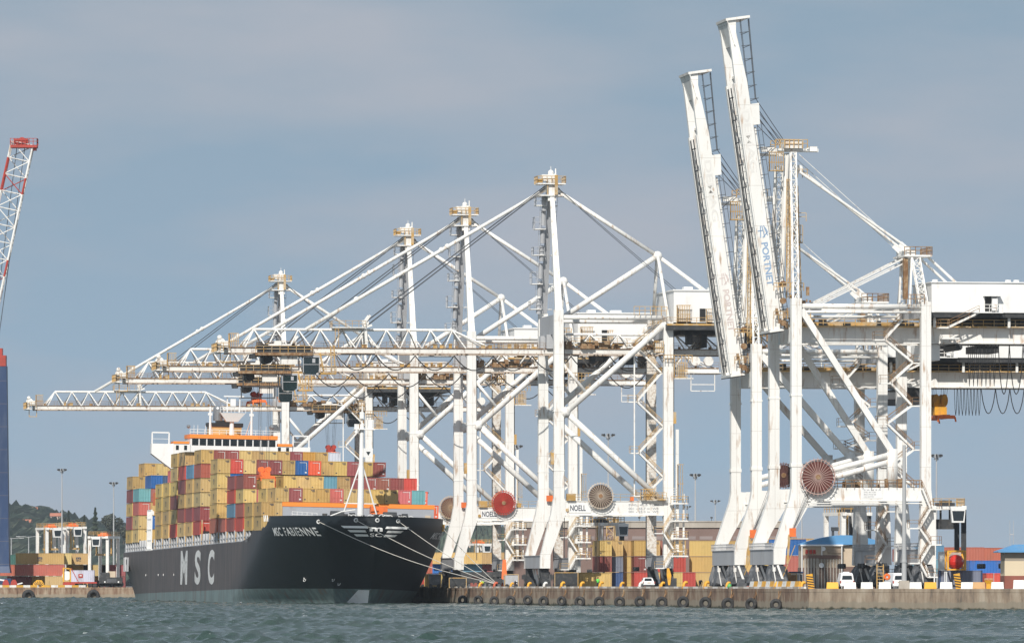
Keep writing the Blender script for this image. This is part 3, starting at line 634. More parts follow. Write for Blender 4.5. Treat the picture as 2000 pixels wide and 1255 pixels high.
    m = MB(); m.bx(29.0, 48.0, -2.0, 18.5, 47.0, 48.0); m.bx(32, 46, 2, 16, 46.4, 47.0); m.bx(36, 37, 4, 14, 44.2, 46.4); m.bx(44, 45, 4, 14, 44.2, 46.4); m.bx(33, 34, 1, 3, 44.6, 46.4); m.bx(39, 41.5, 3, 5, 44.4, 46.4); B(m, 'house_deck', DARK)  # deck and slung blocks coloured dark for the shade beneath the house
    m = MB(); m.rail([(29.0, -2.0, 48.0), (48.0, -2.0, 48.0)], 1.1, .04, 1.6); m.rail([(29.0, -2.0, 48.0), (29.0, 18.5, 48.0)], 1.1, .04, 1.6); m.bx(29, 48, -2.1, -1.95, 47.75, 48.05); m.rail([(23.5, -.9, 49.5), (29.2, -.9, 49.5)], 1.5, .05, .9); m.cage(30.4, 32.6, -2.0, -1.0, 38.9, 41.4, .1, .3); m.rail([(28.6, -1.4, 41.5), (33.5, -1.4, 41.5)], 1.2, .05, .6); m.cage(27.0, 28.6, -1.2, -.6, 43.2, 45.0); B(m, 'house_rail', OCHRE)
    m = MB(); m.bx(30.4, 33.6, -2.1, -.9, 38.6, 38.8); m.bx(31.0, 32.2, -1.4, -1.0, 38.9, 40.9); m.bx(27.2, 28.4, -1.0, -.62, 43.2, 44.8); B(m, 'cage_floor', WORN)
    m = MB(); rr2 = random.Random(4)
    for i in range(34): x = rr2.uniform(12, 30); s_ = rr2.uniform(.25, .7); y = rr2.uniform(4.2, 6.5); m.bx(x, x + s_ * 1.5, y, y + s_, 43.9, 44.2 + rr2.uniform(.2, 1.3))
    B(m, 'girder_gear', RUSTY)
    m = MB()
    for i in range(18): x = rr2.uniform(-44, 9); s_ = rr2.uniform(.25, .6); m.bx(x, x + s_ * 1.5, 5.15, 5.15 + s_, 43.9, 44.1 + rr2.uniform(.1, .6))
    B(m, 'boom_gear', OCHRE)
    # tail platform
    m = MB(); m.bx(30.4, 59.0, 3.6, 4.6, 42.9, 43.1); m.bx(54, 59, 4.6, 13.4, 42.9, 43.1); m.tube((53.5, 4.6, 45.2), (53.5, 5.6, 45.2), .9, 14); m.tube((56, 4.6, 45.2), (56, 5.6, 45.2), .9, 14)
    for a_, b_ in (((52.5, 42.9), (52.5, 39.6)), ((57, 42.9), (57, 39.6)), ((52.5, 39.6), (57, 39.6)), ((52.5, 40.8), (57, 40.8))): m.beam((a_[0], 4, a_[1]), (b_[0], 4, b_[1]), .16)
    B(m, 'tail_platform', WORN)
    # festoon cable
    def fest(rt, a, b, n):
        m = MB(); xs_ = np.linspace(a, b, n + 1)
        for i in range(n): m.path([(xs_[i] + (xs_[i + 1] - xs_[i]) * k / 9, 5.0, 42.8 - 2.5 * math.sin(math.pi * k / 9) ** .9 - .2) for k in range(10)], .10, 5)
        m.build('festoon_cable', BLACK, rt, OFF)
    root['fest'] = 0; noell.fest = fest
    m = MB(); n = 0; xs_ = np.linspace(-28, 27, n + 1)
    for i in range(n):
        pts = [(xs_[i] + (xs_[i + 1] - xs_[i]) * k / 9, 5.0, 42.8 - 2.5 * math.sin(math.pi * k / 9) ** .9 - .2) for k in range(10)]
        m.path(pts, .10, 5)
    # stairs between the landside legs, ladder tower below
    W4 = lambda x: ((x + 1100) * 1270.5 - 2625000) / 14355; Z4 = lambda y: HC + (1143 - y) * 1270 / 14500
    st, rl = MB(), MB()
    stairs(st, rl, [(W4(x), Z4(y)) for x, y in ((1292, 634), (1240, 676), (1290, 727), (1242, 783), (1294, 832), (1246, 883), (1294, 931), (1256, 968))], 1.6)
    W3 = lambda x: ((x + 1100) * 1378 - 2625000) / 14355; Z3 = lambda y: HC + (1143 - y) * 1378 / 14500
    stairs(st, rl, [(W4(1308), Z4(1003)), (W4(1286), Z4(1040)), (W4(1308), Z4(1075)), (W4(1288), Z4(1108))], -2.4)
    st.beam((W4(1236), 1.2, Z4(690)), (W4(1236), 1.2, Z4(968)), .22); st.bx(W4(1234), W4(1262), .8, 2.8, Z4(969), Z4(967))
    B(st, 'stair', WHITE); B(rl, 'stair_rail', OCHRE)
    m = MB(); m.beam((30.9, -1.4, 8), (30.9, -1.4, 30), .5); m.beam((32.0, -1.4, 8), (32.0, -1.4, 19), .3)
    for z_ in (8.2, 11.2, 14.2, 17.2):
        m.bx(29.6, 32.6, -2.6, -1.0, z_, z_ + .25)
        for i in range(7): m.beam((30.2, -1.7, z_ + .3 + i * .4), (30.8, -1.7, z_ + .3 + i * .4), .08)
    B(m, 'ladder_tower', WHITE)
    m = MB()
    for z_ in (8.45, 11.45, 14.45, 17.45): m.rail([(29.6, -2.6, z_), (32.6, -2.6, z_), (32.6, -1.0, z_)], 1.1, .04, .8)
    m.cage(30.9, 31.9, -2.2, -1.5, 18.0, 24, .08, .4); B(m, 'tower_rail', OCHRE)
    # clutter on the portal beam and legs
    m = MB(); m.bx(26.6, 29.0, -1.6, -.5, 17.9, 18.1); m.rail([(24.5, -1.6, 18.1), (29.0, -1.6, 18.1)], 1.1, .04, .7); m.cage(24.7, 27.2, -1.2, -.5, 18.0, 19.8); m.bx(25.2, 26.6, -.9, -.5, 18.0, 19.0); m.bx(9.2, 9.9, -.4, .4, 24, 26); m.bx(30.3, 30.9, -.5, .4, 31, 33); m.tube((12.0, -.7, 16.2), (12.0, -.52, 16.2), .3, 8); B(m, 'service_box', OCHRE)
    m = MB(); m.beam((11.6, .2, 8), (11.6, .2, 47), .12); m.beam((30.55, .3, 8), (30.55, .3, 46), .18); m.beam((28.55, 17.3, 8), (28.55, 17.3, 46), .12); B(m, 'cable_conduit', DARK)
    m = MB(); m.bx(11.0, 12.2, 16.6, 17.0, 17.9, 18.9); m.bx(22.9, 23.5, -.7, -.2, 17.8, 18.5); B(m, 'warning_lamp', ORANGE)
    # trolley
    tx = 0.0; tr = MB(); tr.bx(-4.9, 4.9, 3.9, 14.1, 42.55, 42.95); tr.bx(-4.9, 4.9, 3.7, 3.95, 42.5, 43.0)
    t = tr.build('trolley', RUSTY, root); t.location = (-36 - OFF[0], -OFF[1], -OFF[2])
    m = MB(); rr = random.Random(5)
    for i in range(26): x = rr.uniform(-4.6, 4.0); y = rr.uniform(4.2, 13.0); s_ = rr.uniform(.3, .8); m.bx(x, x + s_ * 1.6, y, y + s_, 43.0, 43.3 + rr.uniform(.3, 1.7))
    m.tube((-2.5, 6, 42), (-2.5, 12, 42), .85, 16); m.tube((1.0, 6, 42), (1.0, 12, 42), .6, 16); m.bx(-5.6, -4.6, 4.5, 7, 42.0, 42.8); m.bx(-4.6, 4.6, 3.9, 4.05, 43.0, 44.2)
    m.beam((-4.0, 4.2, 42.5), (-4.0, 4.2, 40.0), .2); m.beam((2.6, 4.2, 42.5), (2.6, 4.2, 40), .2); m.beam((-4.0, 4.2, 40.1), (2.6, 4.2, 40.1), .2); m.build('trolley_machinery', DARK, t)
    m = MB(); m.bx(-2.6, 1.2, 4.2, 5.0, 43.0, 44.5); m.bx(-1.6, -.4, 4.0, 4.9, 44.0, 45.0); m.bx(-.4, 2.4, 4.4, 5.6, 41.0, 42.5); m.build('trolley_casing', WORN, t)
    m = MB(); m.rail([(-4.9, 3.7, 43.0), (4.9, 3.7, 43.0)], 1.1, .045, 1.3); m.rail([(4.9, 3.7, 43.0), (4.9, 14.1, 43.0)], 1.1, .045, 1.3); m.beam((6.9, 4.2, 39.6), (6.2, 4.2, 43.0), .3); m.bx(6.3, 9.0, 3.8, 6.4, 39.3, 39.6); m.beam((8.2, 4.0, 39.6), (8.0, 4.0, 44.2), .18); m.beam((8.8, 4.0, 39.6), (8.6, 4.0, 44.2), .18); m.bx(4.9, 9, 4.2, 7, 42.6, 42.8)
    for i in range(9): m.beam((8.1, 4.0, 39.9 + i * .45), (8.7, 4.0, 39.9 + i * .45), .09)
    m.rail([(6.3, 3.8, 39.6), (9.0, 3.8, 39.6)], 1.1, .04, .8); m.build('trolley_rail', OCHRE, t)
    m = MB(); m.prism([(3.4, 42.5), (6.2, 42.5), (6.0, 39.8), (5.4, 39.3), (3.7, 39.3), (3.2, 40.4)], 4.2, 6.8); cbn = m.build('operator_cab', GREENGLASS, t)
    m = MB()
    for x in (3.35, 6.1): m.beam((x, 4.15, 42.5), (x, 4.15, 39.6), .12)
    m.bx(3.3, 6.2, 4.1, 4.2, 42.2, 42.6); m.beam((3.3, 4.15, 41.0), (6.1, 4.15, 41.0), .09); m.bx(4.9, 5.4, 4.12, 4.19, 41.3, 42.0); m.build('cab_frame', GREYTONE, cbn)
    reel(root, 17.6, -1.4, 18.6, 2.16, (.66, .55, .44), (.075, .045, .03))
    return root
cr = {}
lab = {4: 'nearest white gantry crane with a lowered lattice boom, tallest mast, tan reel', 3: 'white gantry crane with bright red cable reel beside the ship bow, boom lowered',
       2: 'white gantry crane with lowered boom, its rust brown reel half hidden by the bow', 1: 'farthest white gantry crane, lowest boom, reaching out beyond the ship bridge'}
def set_trolley(root, wpos): kids(root, 'trolley')[0].location.x = wpos - OFF[0]
c4 = noell(-55.0); cr[4] = c4
for i, q in ((3, 53.0), (2, 135.0), (1, 358.0)):
    c = copy_tree(c4); c.location = P(q, OFF[0], QH) + U * OFF[1]; cr[i] = c
for i in cr: cr[i]['label'] = lab[i]
for i, wp in ((4, -36.2), (3, -27.5), (2, -19.0), (1, 22.0)): set_trolley(cr[i], wp)
for i in cr: del cr[i]['fest']
for i, a_, b_, n_ in ((4, -27, 27, 8), (3, -18, 44, 9), (2, -9.5, 44, 8), (1, 31, 45, 2)): noell.fest(cr[i], a_, b_, n_)
for i, ca_, cb_ in ((3, (.55, .07, .04), (.33, .025, .016)), (2, (.62, .45, .30), (.10, .035, .022)), (1, (.4, .3, .2), (.2, .1, .08))):
    o = kids(cr[i], 'cable_reel')[0]; o.color = (*ca_, 1); kids(o, 'cable_winding')[0].color = (*cb_, 1)
    o.location.x += {3: -1.2, 2: 0.1, 1: 0}[i]
for i, (wp, z0, z1, nm) in {4: (-36.2, 42.0, 39.2, 0), 3: (-27.0, 42.4, 25.1, 0), 2: (-19.5, 42.4, 41.2, 0), 1: (22.0, 42.4, 35.0, 0)}.items():
    q = {4: -55.0, 3: 53.0, 2: 135.0, 1: 358.0}[i] + 9.0
    if i != 4:
        lb = {3: 'orange spreader lowered by ropes onto a yellow container over the ship', 2: 'red and orange spreader hoisted tight under its trolley, above the ship bridge', 1: 'spreader holding up an orange red container behind the ship foremast'}[i]
        spreader_thing(lb, P(q, wp, z1 - 2.0), A, ORANGE if i == 3 else None)
    m = hoist_ropes('', 0, 0, 0, z1 - z0, 0)
    tag(m.build('hoist_ropes', ROPE), {4: 'short hoist ropes below the trolley in front of the bow', 3: 'long hoist ropes in front of the bridge windows down to the orange spreader', 2: 'short hoist ropes holding the red raised spreader', 1: 'hoist ropes down to the spreader with the orange red container'}[i], 'ropes', 'hoist ropes').location = P(q, wp, z0)
    o = [x for x in COL.objects if x.name.startswith('hoist_ropes')][-1]; o.rotation_euler = (0, 0, A)

# ------------------------------------------------------------------ older cranes with raised box booms
def demag(q, dz, first):
    root = thing('gantry_crane', 'white crane with raised box boom lettered in blue, nearest at the right' if first else 'white crane with raised box boom, faded lettering, left of the tallest boom', 'crane', P(q, OFF[0], QH) + U * OFF[1], A, 'white container cranes along the quay')
    B = lambda m, n, mt, sm=False: m.build(n, mt, root, OFF, sm)
    H = lambda z: z + dz
    D0 = 1048.0
    def W(x, d=1048.0): return ((x + 1100) * d - 2625000) / 14355
    def Z(y, d=1048.0): return HC + (1143 - y) * d / 14500
    for y in (0, 17.5):
        m = MB(); m.leg([(H(43.8), 9.95, 11.4), (17.1, 9.95, 11.4), (17.0, 9.95, 12.9), (15.5, 9.7, 12.9), (14.6, 9.4, 12.4), (11.0, 8.2, 10.3), (9.2, 7.6, 9.4), (8.4, 7.4, 9.15), (6.3, 7.4, 9.0)], y - .65, y + .65)
        m.bx(9.85, 11.5, y - .7, y + .7, 20.0, 20.5); m.bx(9.85, 11.5, y - .7, y + .7, 30.0, 30.25); B(m, 'leg', WHITE)
        m = MB(); m.leg([(H(43.4), 28.6, 30.0), (17, 28.6, 30.0), (13, 28.5, 30.4), (6.3, 28.3, 30.6)], y - .65, y + .65); B(m, 'leg', WHITE)
        m = MB(); m.bx(12.2, 28.6, y - .55, y + .55, 15.35, 17.1); m.bx(12.0, 28.6, y - .85, y + .85, 15.2, 15.37)
        m.tube((12.2, y - .9, 14.9), (28.6, y - .9, 14.9), .09, 6); B(m, 'portal_beam', WHITE)
        m = MB(); m.beam((11.4, y, H(42.2)), (24.6, y, 21.9), .85, .85); B(m, 'diagonal_brace', WHITE); m = MB(); m.tube((13.4, y, 17.8), (24.6, y, 20.9), .42, 10); m.tube((13.4, y, 18.9), (24.6, y, 21.9), .42, 10); m.bx(23.8, 25.2, y - .5, y + .5, 17.1, 22.6); B(m, 'reel_brace', WHITE, True)
        m = MB(); m.tube((11.4, y, H(42.7)), (28.6, y, H(42.7)), .38, 10); m.tube((11.4, y, H(41.9)), (28.6, y, H(41.9)), .2, 8); B(m, 'top_tie', WHITE, True)
        m = MB(); m.bx(10.6, 53.5, y * .44 + 4.5, y * .44 + 5.7, H(37.8), H(39.9)); m.bx(10.6, 53.5, y * .44 + 4.2, y * .44 + 6.0, H(37.65), H(37.82)); m.prism([(53.5, H(39.9)), (53.5, H(37.8)), (60, H(38.6)), (60, H(39.9))], y * .44 + 4.5, y * .44 + 5.7)
        B(m, 'girder', WHITE)
        m = MB(); m.rail([(10.6, y * .44 + (3.4 if y == 0 else 6.8), H(39.9)), (60, y * .44 + (3.4 if y == 0 else 6.8), H(39.9))], 1.1, .045, 1.5); m.bx(10.6, 60, y * .44 + (3.4 if y == 0 else 6.0), y * .44 + (4.6 if y == 0 else 6.8), H(39.92), H(40.1)); m.bx(12, 40, y * .44 + 4.7, y * .44 + 5.4, H(40.1), H(40.5)); B(m, 'girder_walkway', OCHRE)
    for x, nm in ((10.7, 'n'), (29.3, 'f')):
        m = MB(); m.bx(x - .4, x + .4, .65, 16.85, H(41.2), H(42.6)); B(m, 'cross_beam', GREYTONE); m = MB(); 
        if x > 20: m.bx(x - .2, x + .2, .65, 16.85, 15.9, 17.0); B(m, 'cross_beam', WHITE)
    m = MB(); m.rail([(14, -.9, 17.1), (28.6, -.9, 17.1)], 1.1, .04, 1.2); m.rail([(14, .9, 17.1), (28.6, .9, 17.1)], 1.1, .04, 1.2); m.bx(23.5, 26, -.4, .6, 17.1, 18.4); B(m, 'portal_rail', RUSTY)
    m = MB(); m.bx(20.0, 23.0, -.65, -.57, 15.6, 17.0); B(m, 'notice_board', SHIPW)
    m = MB()
    for k, (s_, n_) in enumerate((('S A M S A', .5), ('SWL 40 TON', .35), ('MAX WIND 80', .35), ('NO ENTRY', .3))): text(m, s_, lambda a, b, k=k, n_=n_: (20.3 + a * 5.0 * n_ , -.67, 16.7 - k * .32 + b * .2), .01)
    B(m, 'lettering', GREYTONE)
    for w_ in (8.2, 29.4):
        sill(root, w_, GREYTONE)
        for y in (1.0, 16.5): bogie(root, w_, y, TARP)
        m = MB(); m.rail([(w_ - 1.0, -.3, 8.4), (w_ - 1.0, 18, 8.4)], .9, .04, .8); m.rail([(w_ + 1.0, -.3, 8.4), (w_ + 1.0, 18, 8.4)], .9, .04, .8); B(m, 'sill_rail', GREYTONE)
    # grey tarpaulins hung round the drives, wheels showing below
    rg_ = random.Random(17 if first else 29)
    def tarp(w_, y):
        m = MB()
        for k in range(4):
            cy = y + (k - 1.5) * 1.35; rings = []
            for z, hw_ in ((6.15, .75), (5.4, 1.0), (4.5, 1.15), (3.75, 1.25), (3.25 if k % 2 else 3.5, 1.2)):
                rings.append([(w_ + sx * (hw_ + rg_.uniform(-.28, .2)), cy + sy * (.72 + rg_.uniform(-.2, .16)), z + rg_.uniform(-.12, .12)) for sx, sy in ((-1, -1), (-.1, -1.15), (1, -1), (1.1, 0), (1, 1), (0, 1.1), (-1, 1), (-1.1, 0))])
            m.loft(rings)
        B(m, 'drive_cover', TARP)
        m = MB()
        for k in range(4): m.tube((w_ - .35, y + (k - 1.5) * 1.35, 3.3), (w_ + .35, y + (k - 1.5) * 1.35, 3.3), .4, 12)
        B(m, 'rail_wheel', DARK)
        m = MB(); m.beam((w_ - 1.0, y - 2.9, 6.2), (w_ - .5, y - 3.0, 3.3), .14); m.beam((w_ - .3, y - 2.9, 6.2), (w_ + .4, y - 3.1, 4.2), .3); m.bx(w_ - 1.0, w_ - .6, y - 2.9, y - 2.5, 5.3, 5.9); B(m, 'drive_strut', WHITE)
    for y in (2.0, 15.5):
        for w_ in (8.2, 29.4): tarp(w_, y)
    # apex
    for y0, y1 in ((.3, 7.2), (17.2, 10.3)):
        m = MB(); lattice(m, (10.7, y0, H(43.5)), (11.6, y1, H(64.8)), .38, .38, 16, .07, .045); B(m, 'mast', WHITE)
    m = MB(); m.tube((9.9, 7.6, H(43)), (10.9, 8.2, H(64.5)), .34, 10); m.tube((8.8, 10, H(43)), (9.5, 9.8, H(62.5)), .2, 8); m.tube((11.2, 9, H(47)), (11.4, 8.6, H(64)), .2, 8); lattice(m, (10.0, 11.2, H(41)), (10.2, 10.6, H(63)), .45, .45, 14, .06, .04); B(m, 'mast_strut', WHITE, False)
    m = MB(); m.bx(7.6, 15.4, 8.0, 8.5, H(64.9), H(65.4)); m.bx(7.2, 9.2, 7.8, 8.7, H(64.9), H(65.6)); m.bx(6.6, 11, 9.8, 10.2, H(64.4), H(64.8)); m.bx(13.7, 15.2, 7.8, 8.7, H(65.0), H(65.7)); m.bx(10.3, 12.8, 7.0, 10.6, H(65.4), H(66.6)); m.tube((12.7, 8.2, H(62.6)), (12.7, 9.4, H(62.6)), .5, 12); B(m, 'mast_head', WHITE)
    m = MB(); m.rail([(9.0, 6.8, H(65.4)), (13.6, 6.8, H(65.4))], 1.2, .05, .6); m.rail([(9.0, 10.8, H(65.4)), (13.6, 10.8, H(65.4))], 1.2, .05, .6); m.cage(8.2, 10.2, 7.2, 7.8, H(62.2), H(64.8), .1, .33); m.rail([(12.2, 7.0, H(61.2)), (13.6, 7.0, H(61.2))], 1.2, .05, .7); m.rail([(12.0, 6.8, H(55)), (13.4, 6.8, H(55))], 1.2, .05, .7); lattice(m, (10.6, 5.6, H(44)), (11.0, 7.6, H(61)), .25, .2, 26, .04, .03); B(m, 'head_rail', OCHRE)
    m = MB()
    for y in (6.5, 11.0):
        m.tube((12.4, y, H(63.3 if y > 7 else 62.0)), (28.2, y, H(51.2)), .2, 8); m.beam((26.9, y, H(51.9)), (28.6, y, H(50.4)), .22, .85); m.tube((12.4, y + .4, H(64.5)), (27, y + .4, H(51.6)), .05, 5)
    B(m, 'backstay', WHITE, False)
    m = MB(); rr3 = random.Random(8)
    for i in range(26): x = rr3.uniform(8.4, 13.5); y = rr3.uniform(3.5, 6.5); z = rr3.uniform(39.9, 44.5); s_ = rr3.uniform(.15, .5); m.bx(x, x + s_, y, y + s_, H(z), H(z) + s_ * rr3.uniform(1, 3))
    for z in (40.5, 43.6, 46): m.tube((9.6, 4.0, H(z)), (9.6, 4.5, H(z)), .45, 12)
    B(m, 'hinge_gear', RUSTY)
    m = MB(); m.rail([(8.2, 3.8, H(41.0)), (13.5, 3.8, H(41.0))], 1.1, .05, .6); m.rail([(8.2, 3.8, H(45.0)), (12.5, 3.8, H(45.0))], 1.1, .05, .6); lattice(m, (12.3, 5.0, H(40)), (12.0, 7.0, H(60)), .22, .2, 28, .035, .025); m.cage(11.6, 12.8, 6.2, 7, H(52), H(54.4), .08, .3); B(m, 'mast_stair', OCHRE)
    m = MB()
    for i in range(40): x = rr3.uniform(13, 58); s_ = rr3.uniform(.2, .7); m.bx(x, x + s_ * 1.6, 3.7, 4.4, H(40.1), H(40.3) + rr3.uniform(.1, .9))
    B(m, 'girder_gear', DARK)
    # rear tower
    for y in (1.0, 16.5):
        m = MB(); lattice(m, (29.2, y, H(43.4)), (28.9, 8.75 + (y - 8.75) * .45, H(50.0)), .55, .4, 7, .09, .05); m.beam((28.0, 8.75 + (y - 8.75) * .5, H(43)), (28.3, 8.75 + (y - 8.75) * .5, H(50)), .28); B(m, 'rear_tower', WHITE)
    m = MB(); m.bx(27.2, 31.2, 4.6, 13, H(50.0), H(50.25)); m.bx(27.6, 28.9, 5, 12.5, H(50.2), H(51.0)); m.tube((30.9, 6.0, H(50)), (38.5, 6.0, H(43.2)), .2, 8); m.tube((30.9, 11.5, H(50)), (38.5, 11.5, H(43.2)), .2, 8); B(m, 'tower_head', WHITE)
    m = MB(); m.rail([(27.2, 4.6, H(50.25)), (31.2, 4.6, H(50.25)), (31.2, 13, H(50.25))], 1.15, .05, .8); m.bx(27.2, 27.8, 5, 6, H(44), H(49.8)); m.rail([(26.4, -.8, H(43.1)), (29, -.8, H(43.1))], 1.3, .05, .6); B(m, 'tower_rail', RUSTY)
    m = MB()
    for y in (6.2, 11.3):
        lattice(m, (11.5, y, H(41.8)), (27.8, y, H(50.0)), .01, .28, 22, .09, .04)
    for y in (6.2, 11.3): m.beam((11.5, y - .0, H(41.3)), (27.8, y, H(49.3)), .16)
    B(m, 'tower_brace', WHITE)
    # machinery house
    m = MB(); m.bx(30.6, 60.0, 2.0, 15.5, H(42.0), H(46.2)); m.bx(30.4, 60.2, 1.8, 15.7, H(46.2), H(46.35))
    for x in (31.6, 42.2, 43.4, 47.0, 48.0, 53): m.tube((x, 4.5, H(46.3)), (x, 4.5, H(46.75)), .42, 12)
    m.bx(31, 35.4, 1.95, 2.0, H(42.1), H(45.2)); h = B(m, 'machinery_house', SHIPW)
    def sub(m_, n_, mt_): m_.build(n_, mt_, h, OFF)
    m = MB(); m.bx(38.3, 39.2, 1.9, 2.05, H(42.2), H(44.3)); sub(m, 'door', BLACK)
    m = MB(); m.bx(39.2, 40.0, 1.2, 2.0, H(42.3), H(44.0)); m.bx(38.0, 40.5, .8, 2.0, H(44.3), H(44.4)); m.bx(36.8, 40.7, .6, 2.0, H(41.9), H(42.0)); sub(m, 'porch', SHIPW)
    m = MB(); m.bx(30.6, 60, 2.2, 15.3, H(41.3), H(41.98)); m.bx(31, 41, 4.5, 12, H(40.3), H(41.3)); m.bx(33, 56, 9.5, 10.5, H(40), H(41.3)); B(m, 'house_deck', DARK)
    m = MB()
    for x in (31.2, 42, 50, 57): m.beam((x, 3, H(39.9)), (x, 3, H(41.4)), .35)
    st, rl = MB(), MB()
    stairs(st, rl, [(37.4, H(42)), (33.0, H(39.9))], 1.6); m.bx(32.0, 34.5, 1.4, 3.5, H(38.2), H(38.4)); m.rail([(40.6, .7, H(42)), (36.8, .7, H(42))], 1.1, .04, .8); B(m, 'house_support', WHITE)
    pts = [(1765, 622), (1730, 661), (1786, 706), (1742, 746), (1784, 790), (1735, 826), (1788, 876), (1742, 912), (1792, 953)]
    stairs(st, rl, [(W(x), H(Z(y)) if y < 760 else Z(y) + dz * max(0, (900 - y) / 140)) for x, y in pts if y < 900 or dz == 0 or y > 900], 1.5)
    stairs(st, rl, [(W(1792) + .2, Z(953)), (W(1800) + .8, Z(990) - .2), (W(1789), Z(1030)), (W(1803) + .6, Z(1062)), (W(1790), Z(1098)), (W(1804), Z(1125))], -2.0)
    B(st, 'stair', WHITE); B(rl, 'stair_rail', RUSTY)
    # trolley, festoon
    m = MB(); m.bx(32.6, 36.2, 4.0, 13.5, H(35.2), H(37.5)) if not first else m.bx(37.6, 41.0, 5, 12, H(36.4), H(37.4)); m.tube((35, 4, H(37.2)), (35, 13, H(37.2)), .5, 12); B(m, 'trolley', DARK)
    m = MB(); m.bx(29.6, 32.4, 5, 12, H(35.3), H(37.5)) if first else m.bx(31, 33, 5, 7, H(36), H(37)); B(m, 'trolley_house', SHIPW)
    m = MB()
    if first:
        for i in range(7): x = 36.4 + i * .6; m.path([(x, 4.6, H(37.5)), (x + .1, 4.6, H(33.5)), (x + .2, 4.6, H(31.6)), (x + .32, 4.6, H(33.5)), (x + .4, 4.6, H(37.5))], .045, 5)
        a = 40.8
        for k in range(7):
            wd = 1.6 + k * .4; m.path([(a + wd * (i / 8), 4.6, H(37.5 - 7.0 * math.sin(math.pi * i / 8) ** .6)) for i in range(9)], .07, 5); a += wd
    else:
        for i in range(8): x = 41.0 + i * .5; m.path([(x, 4.6, H(37.5)), (x + .1, 4.6, H(34.6)), (x + .2, 4.6, H(33.6)), (x + .32, 4.6, H(34.6)), (x + .4, 4.6, H(37.5))], .045, 5)
        a = 45.0
        for k in range(6): wd = 2.15; m.path([(a + wd * (i / 8), 4.6, H(37.5 - 3.6 * math.sin(math.pi * i / 8) ** .7)) for i in range(9)], .07, 5); a += wd
    B(m, 'festoon_cable', BLACK)
    m = MB(); m.bx(52, 60, 3.4, 5.5, H(34.0), H(34.15)); m.rail([(52, 3.4, H(34.15)), (60, 3.4, H(34.15))], 1.1, .05, 1.2)
    for x in (52.5, 56, 59.5): m.beam((x, 3.5, H(34)), (x, 3.5, H(38)), .12)
    B(m, 'hanging_walkway', GREYTONE)
    # raised boom, built upright along its own axis
    hx, hz = 8.7, H(39.5); tip = (2.35, H(83.4)); d = Vector((tip[0] - hx, 0, tip[1] - hz)); Lb = d.length; d.normalize(); e = Vector((d.z, 0, -d.x))   # e points landward (boom's top side)
    def F(s_, t_, y): p = Vector((hx, 0, hz)) + d * s_ + e * t_; return (p.x, y, p.z)
    for y in (5.4, 12.1):
        m = MB(); r_ = lambda s0, a, b: [F(s0, a, y - .45), F(s0, b, y - .45), F(s0, b, y + .45), F(s0, a, y + .45)]
        m.loft([r_(0, -.75, .95), r_(Lb - 9, -.75, .95), r_(Lb - 1.8, -.6, .35), r_(Lb, -.7, .6)])
        m.loft([r_(.2, -.95, -.78), r_(Lb - 9, -.95, -.78)])
        bo = B(m, 'boom', WHITE)
    m = MB()
    for s_ in np.linspace(2, Lb - 3, 9): m.beam(F(s_, .2, 5.8), F(s_, .2, 11.7), .35)
    r_ = lambda s0, a, b: [F(s0, a, 4.6), F(s0, b, 4.6), F(s0, b, 12.9), F(s0, a, 12.9)]
    m.loft([r_(Lb - .1, -.9, 2.6), r_(Lb + .25, -.9, 2.6)]); m.loft([r_(Lb - 3.6, -.2, -.1), r_(Lb - .1, -.75, -.65)])
    B(m, 'boom_tie', WHITE)
    m = MB(); m.beam(F(.5, -.85, 6.2), F(Lb - 9, -.85, 6.2), .28); m.beam(F(.5, -.85, 11.4), F(Lb - 9, -.85, 11.4), .28); m.loft([r_(-.25, -1.0, 1.1), r_(.1, -1.0, 1.1)]); B(m, 'trolley_rail', WHITE)
    m = MB(); m.beam(F(.5, -1.05, 7.4), F(Lb - 9.5, -1.05, 7.4), .16); m.beam(F(.5, -1.05, 10.0), F(Lb - 9.5, -1.05, 10.0), .16)
    for s_ in np.arange(1.5, Lb - 10, 3.2): m.beam(F(s_, -1.0, 7.0), F(s_, -1.0, 10.4), .14)
    m.loft([r_(-.4, -1.0, 1.1), r_(-.27, -1.0, 1.1)]); B(m, 'boom_conduit', DARK)
    m = MB()
    for k, (s0, s1) in enumerate(((Lb - 11.5, Lb - .2),)):
        for y in (5.2, 5.9): m.beam(F(s0, 1.9, y), F(s1, 2.5, y), .09); m.beam(F(s0, .95, y), F(s1, 1.3, y), .07)
        for s_ in np.arange(s0, s1, 1.9): m.beam(F(s_, .9, 5.2), F(s_, 2.3, 5.2), .08); m.beam(F(s_, 2.2, 5.2), F(s_, 2.2, 11.5), .07)
    for s_ in np.arange(1, Lb - 15, 2.1): m.beam(F(s_, .9, 5.0), F(s_, 2.1, 5.0), .08); m.beam(F(s_, 1.0, 12.4), F(s_, 2.1, 12.4), .08)
    for t_ in (1.5, 2.1): m.beam(F(.5, t_, 5.0), F(Lb - 15, t_, 5.0), .07); m.beam(F(.5, t_, 12.4), F(Lb - 15, t_, 12.4), .07)
    for s_ in np.arange(2, Lb - 12, 1.6): m.beam(F(s_, -1.0, 5.0), F(s_, -1.45, 5.0), .05)
    m.beam(F(2, -1.45, 5.0), F(Lb - 12, -1.45, 5.0), .06); B(m, 'boom_walkway', DARK if False else ROPE)
    m = MB(); m.tube(F(.5, 1.3, 5.6), F(Lb - 15.5, 1.25, 5.6), .16, 8); m.loft([r_(Lb - 15.5, .95, 1.9), r_(Lb - 11.8, .95, 1.6)]) if False else None
    for y in (5.4, 12.1):
        q_ = lambda s0, a, b: [F(s0, a, y - .5), F(s0, b, y - .5), F(s0, b, y + .5), F(s0, a, y + .5)]
        m.loft([q_(Lb - 15.2, .95, 1.9), q_(Lb - 12.2, .95, 2.2)])
    B(m, 'stay_bracket', WHITE)
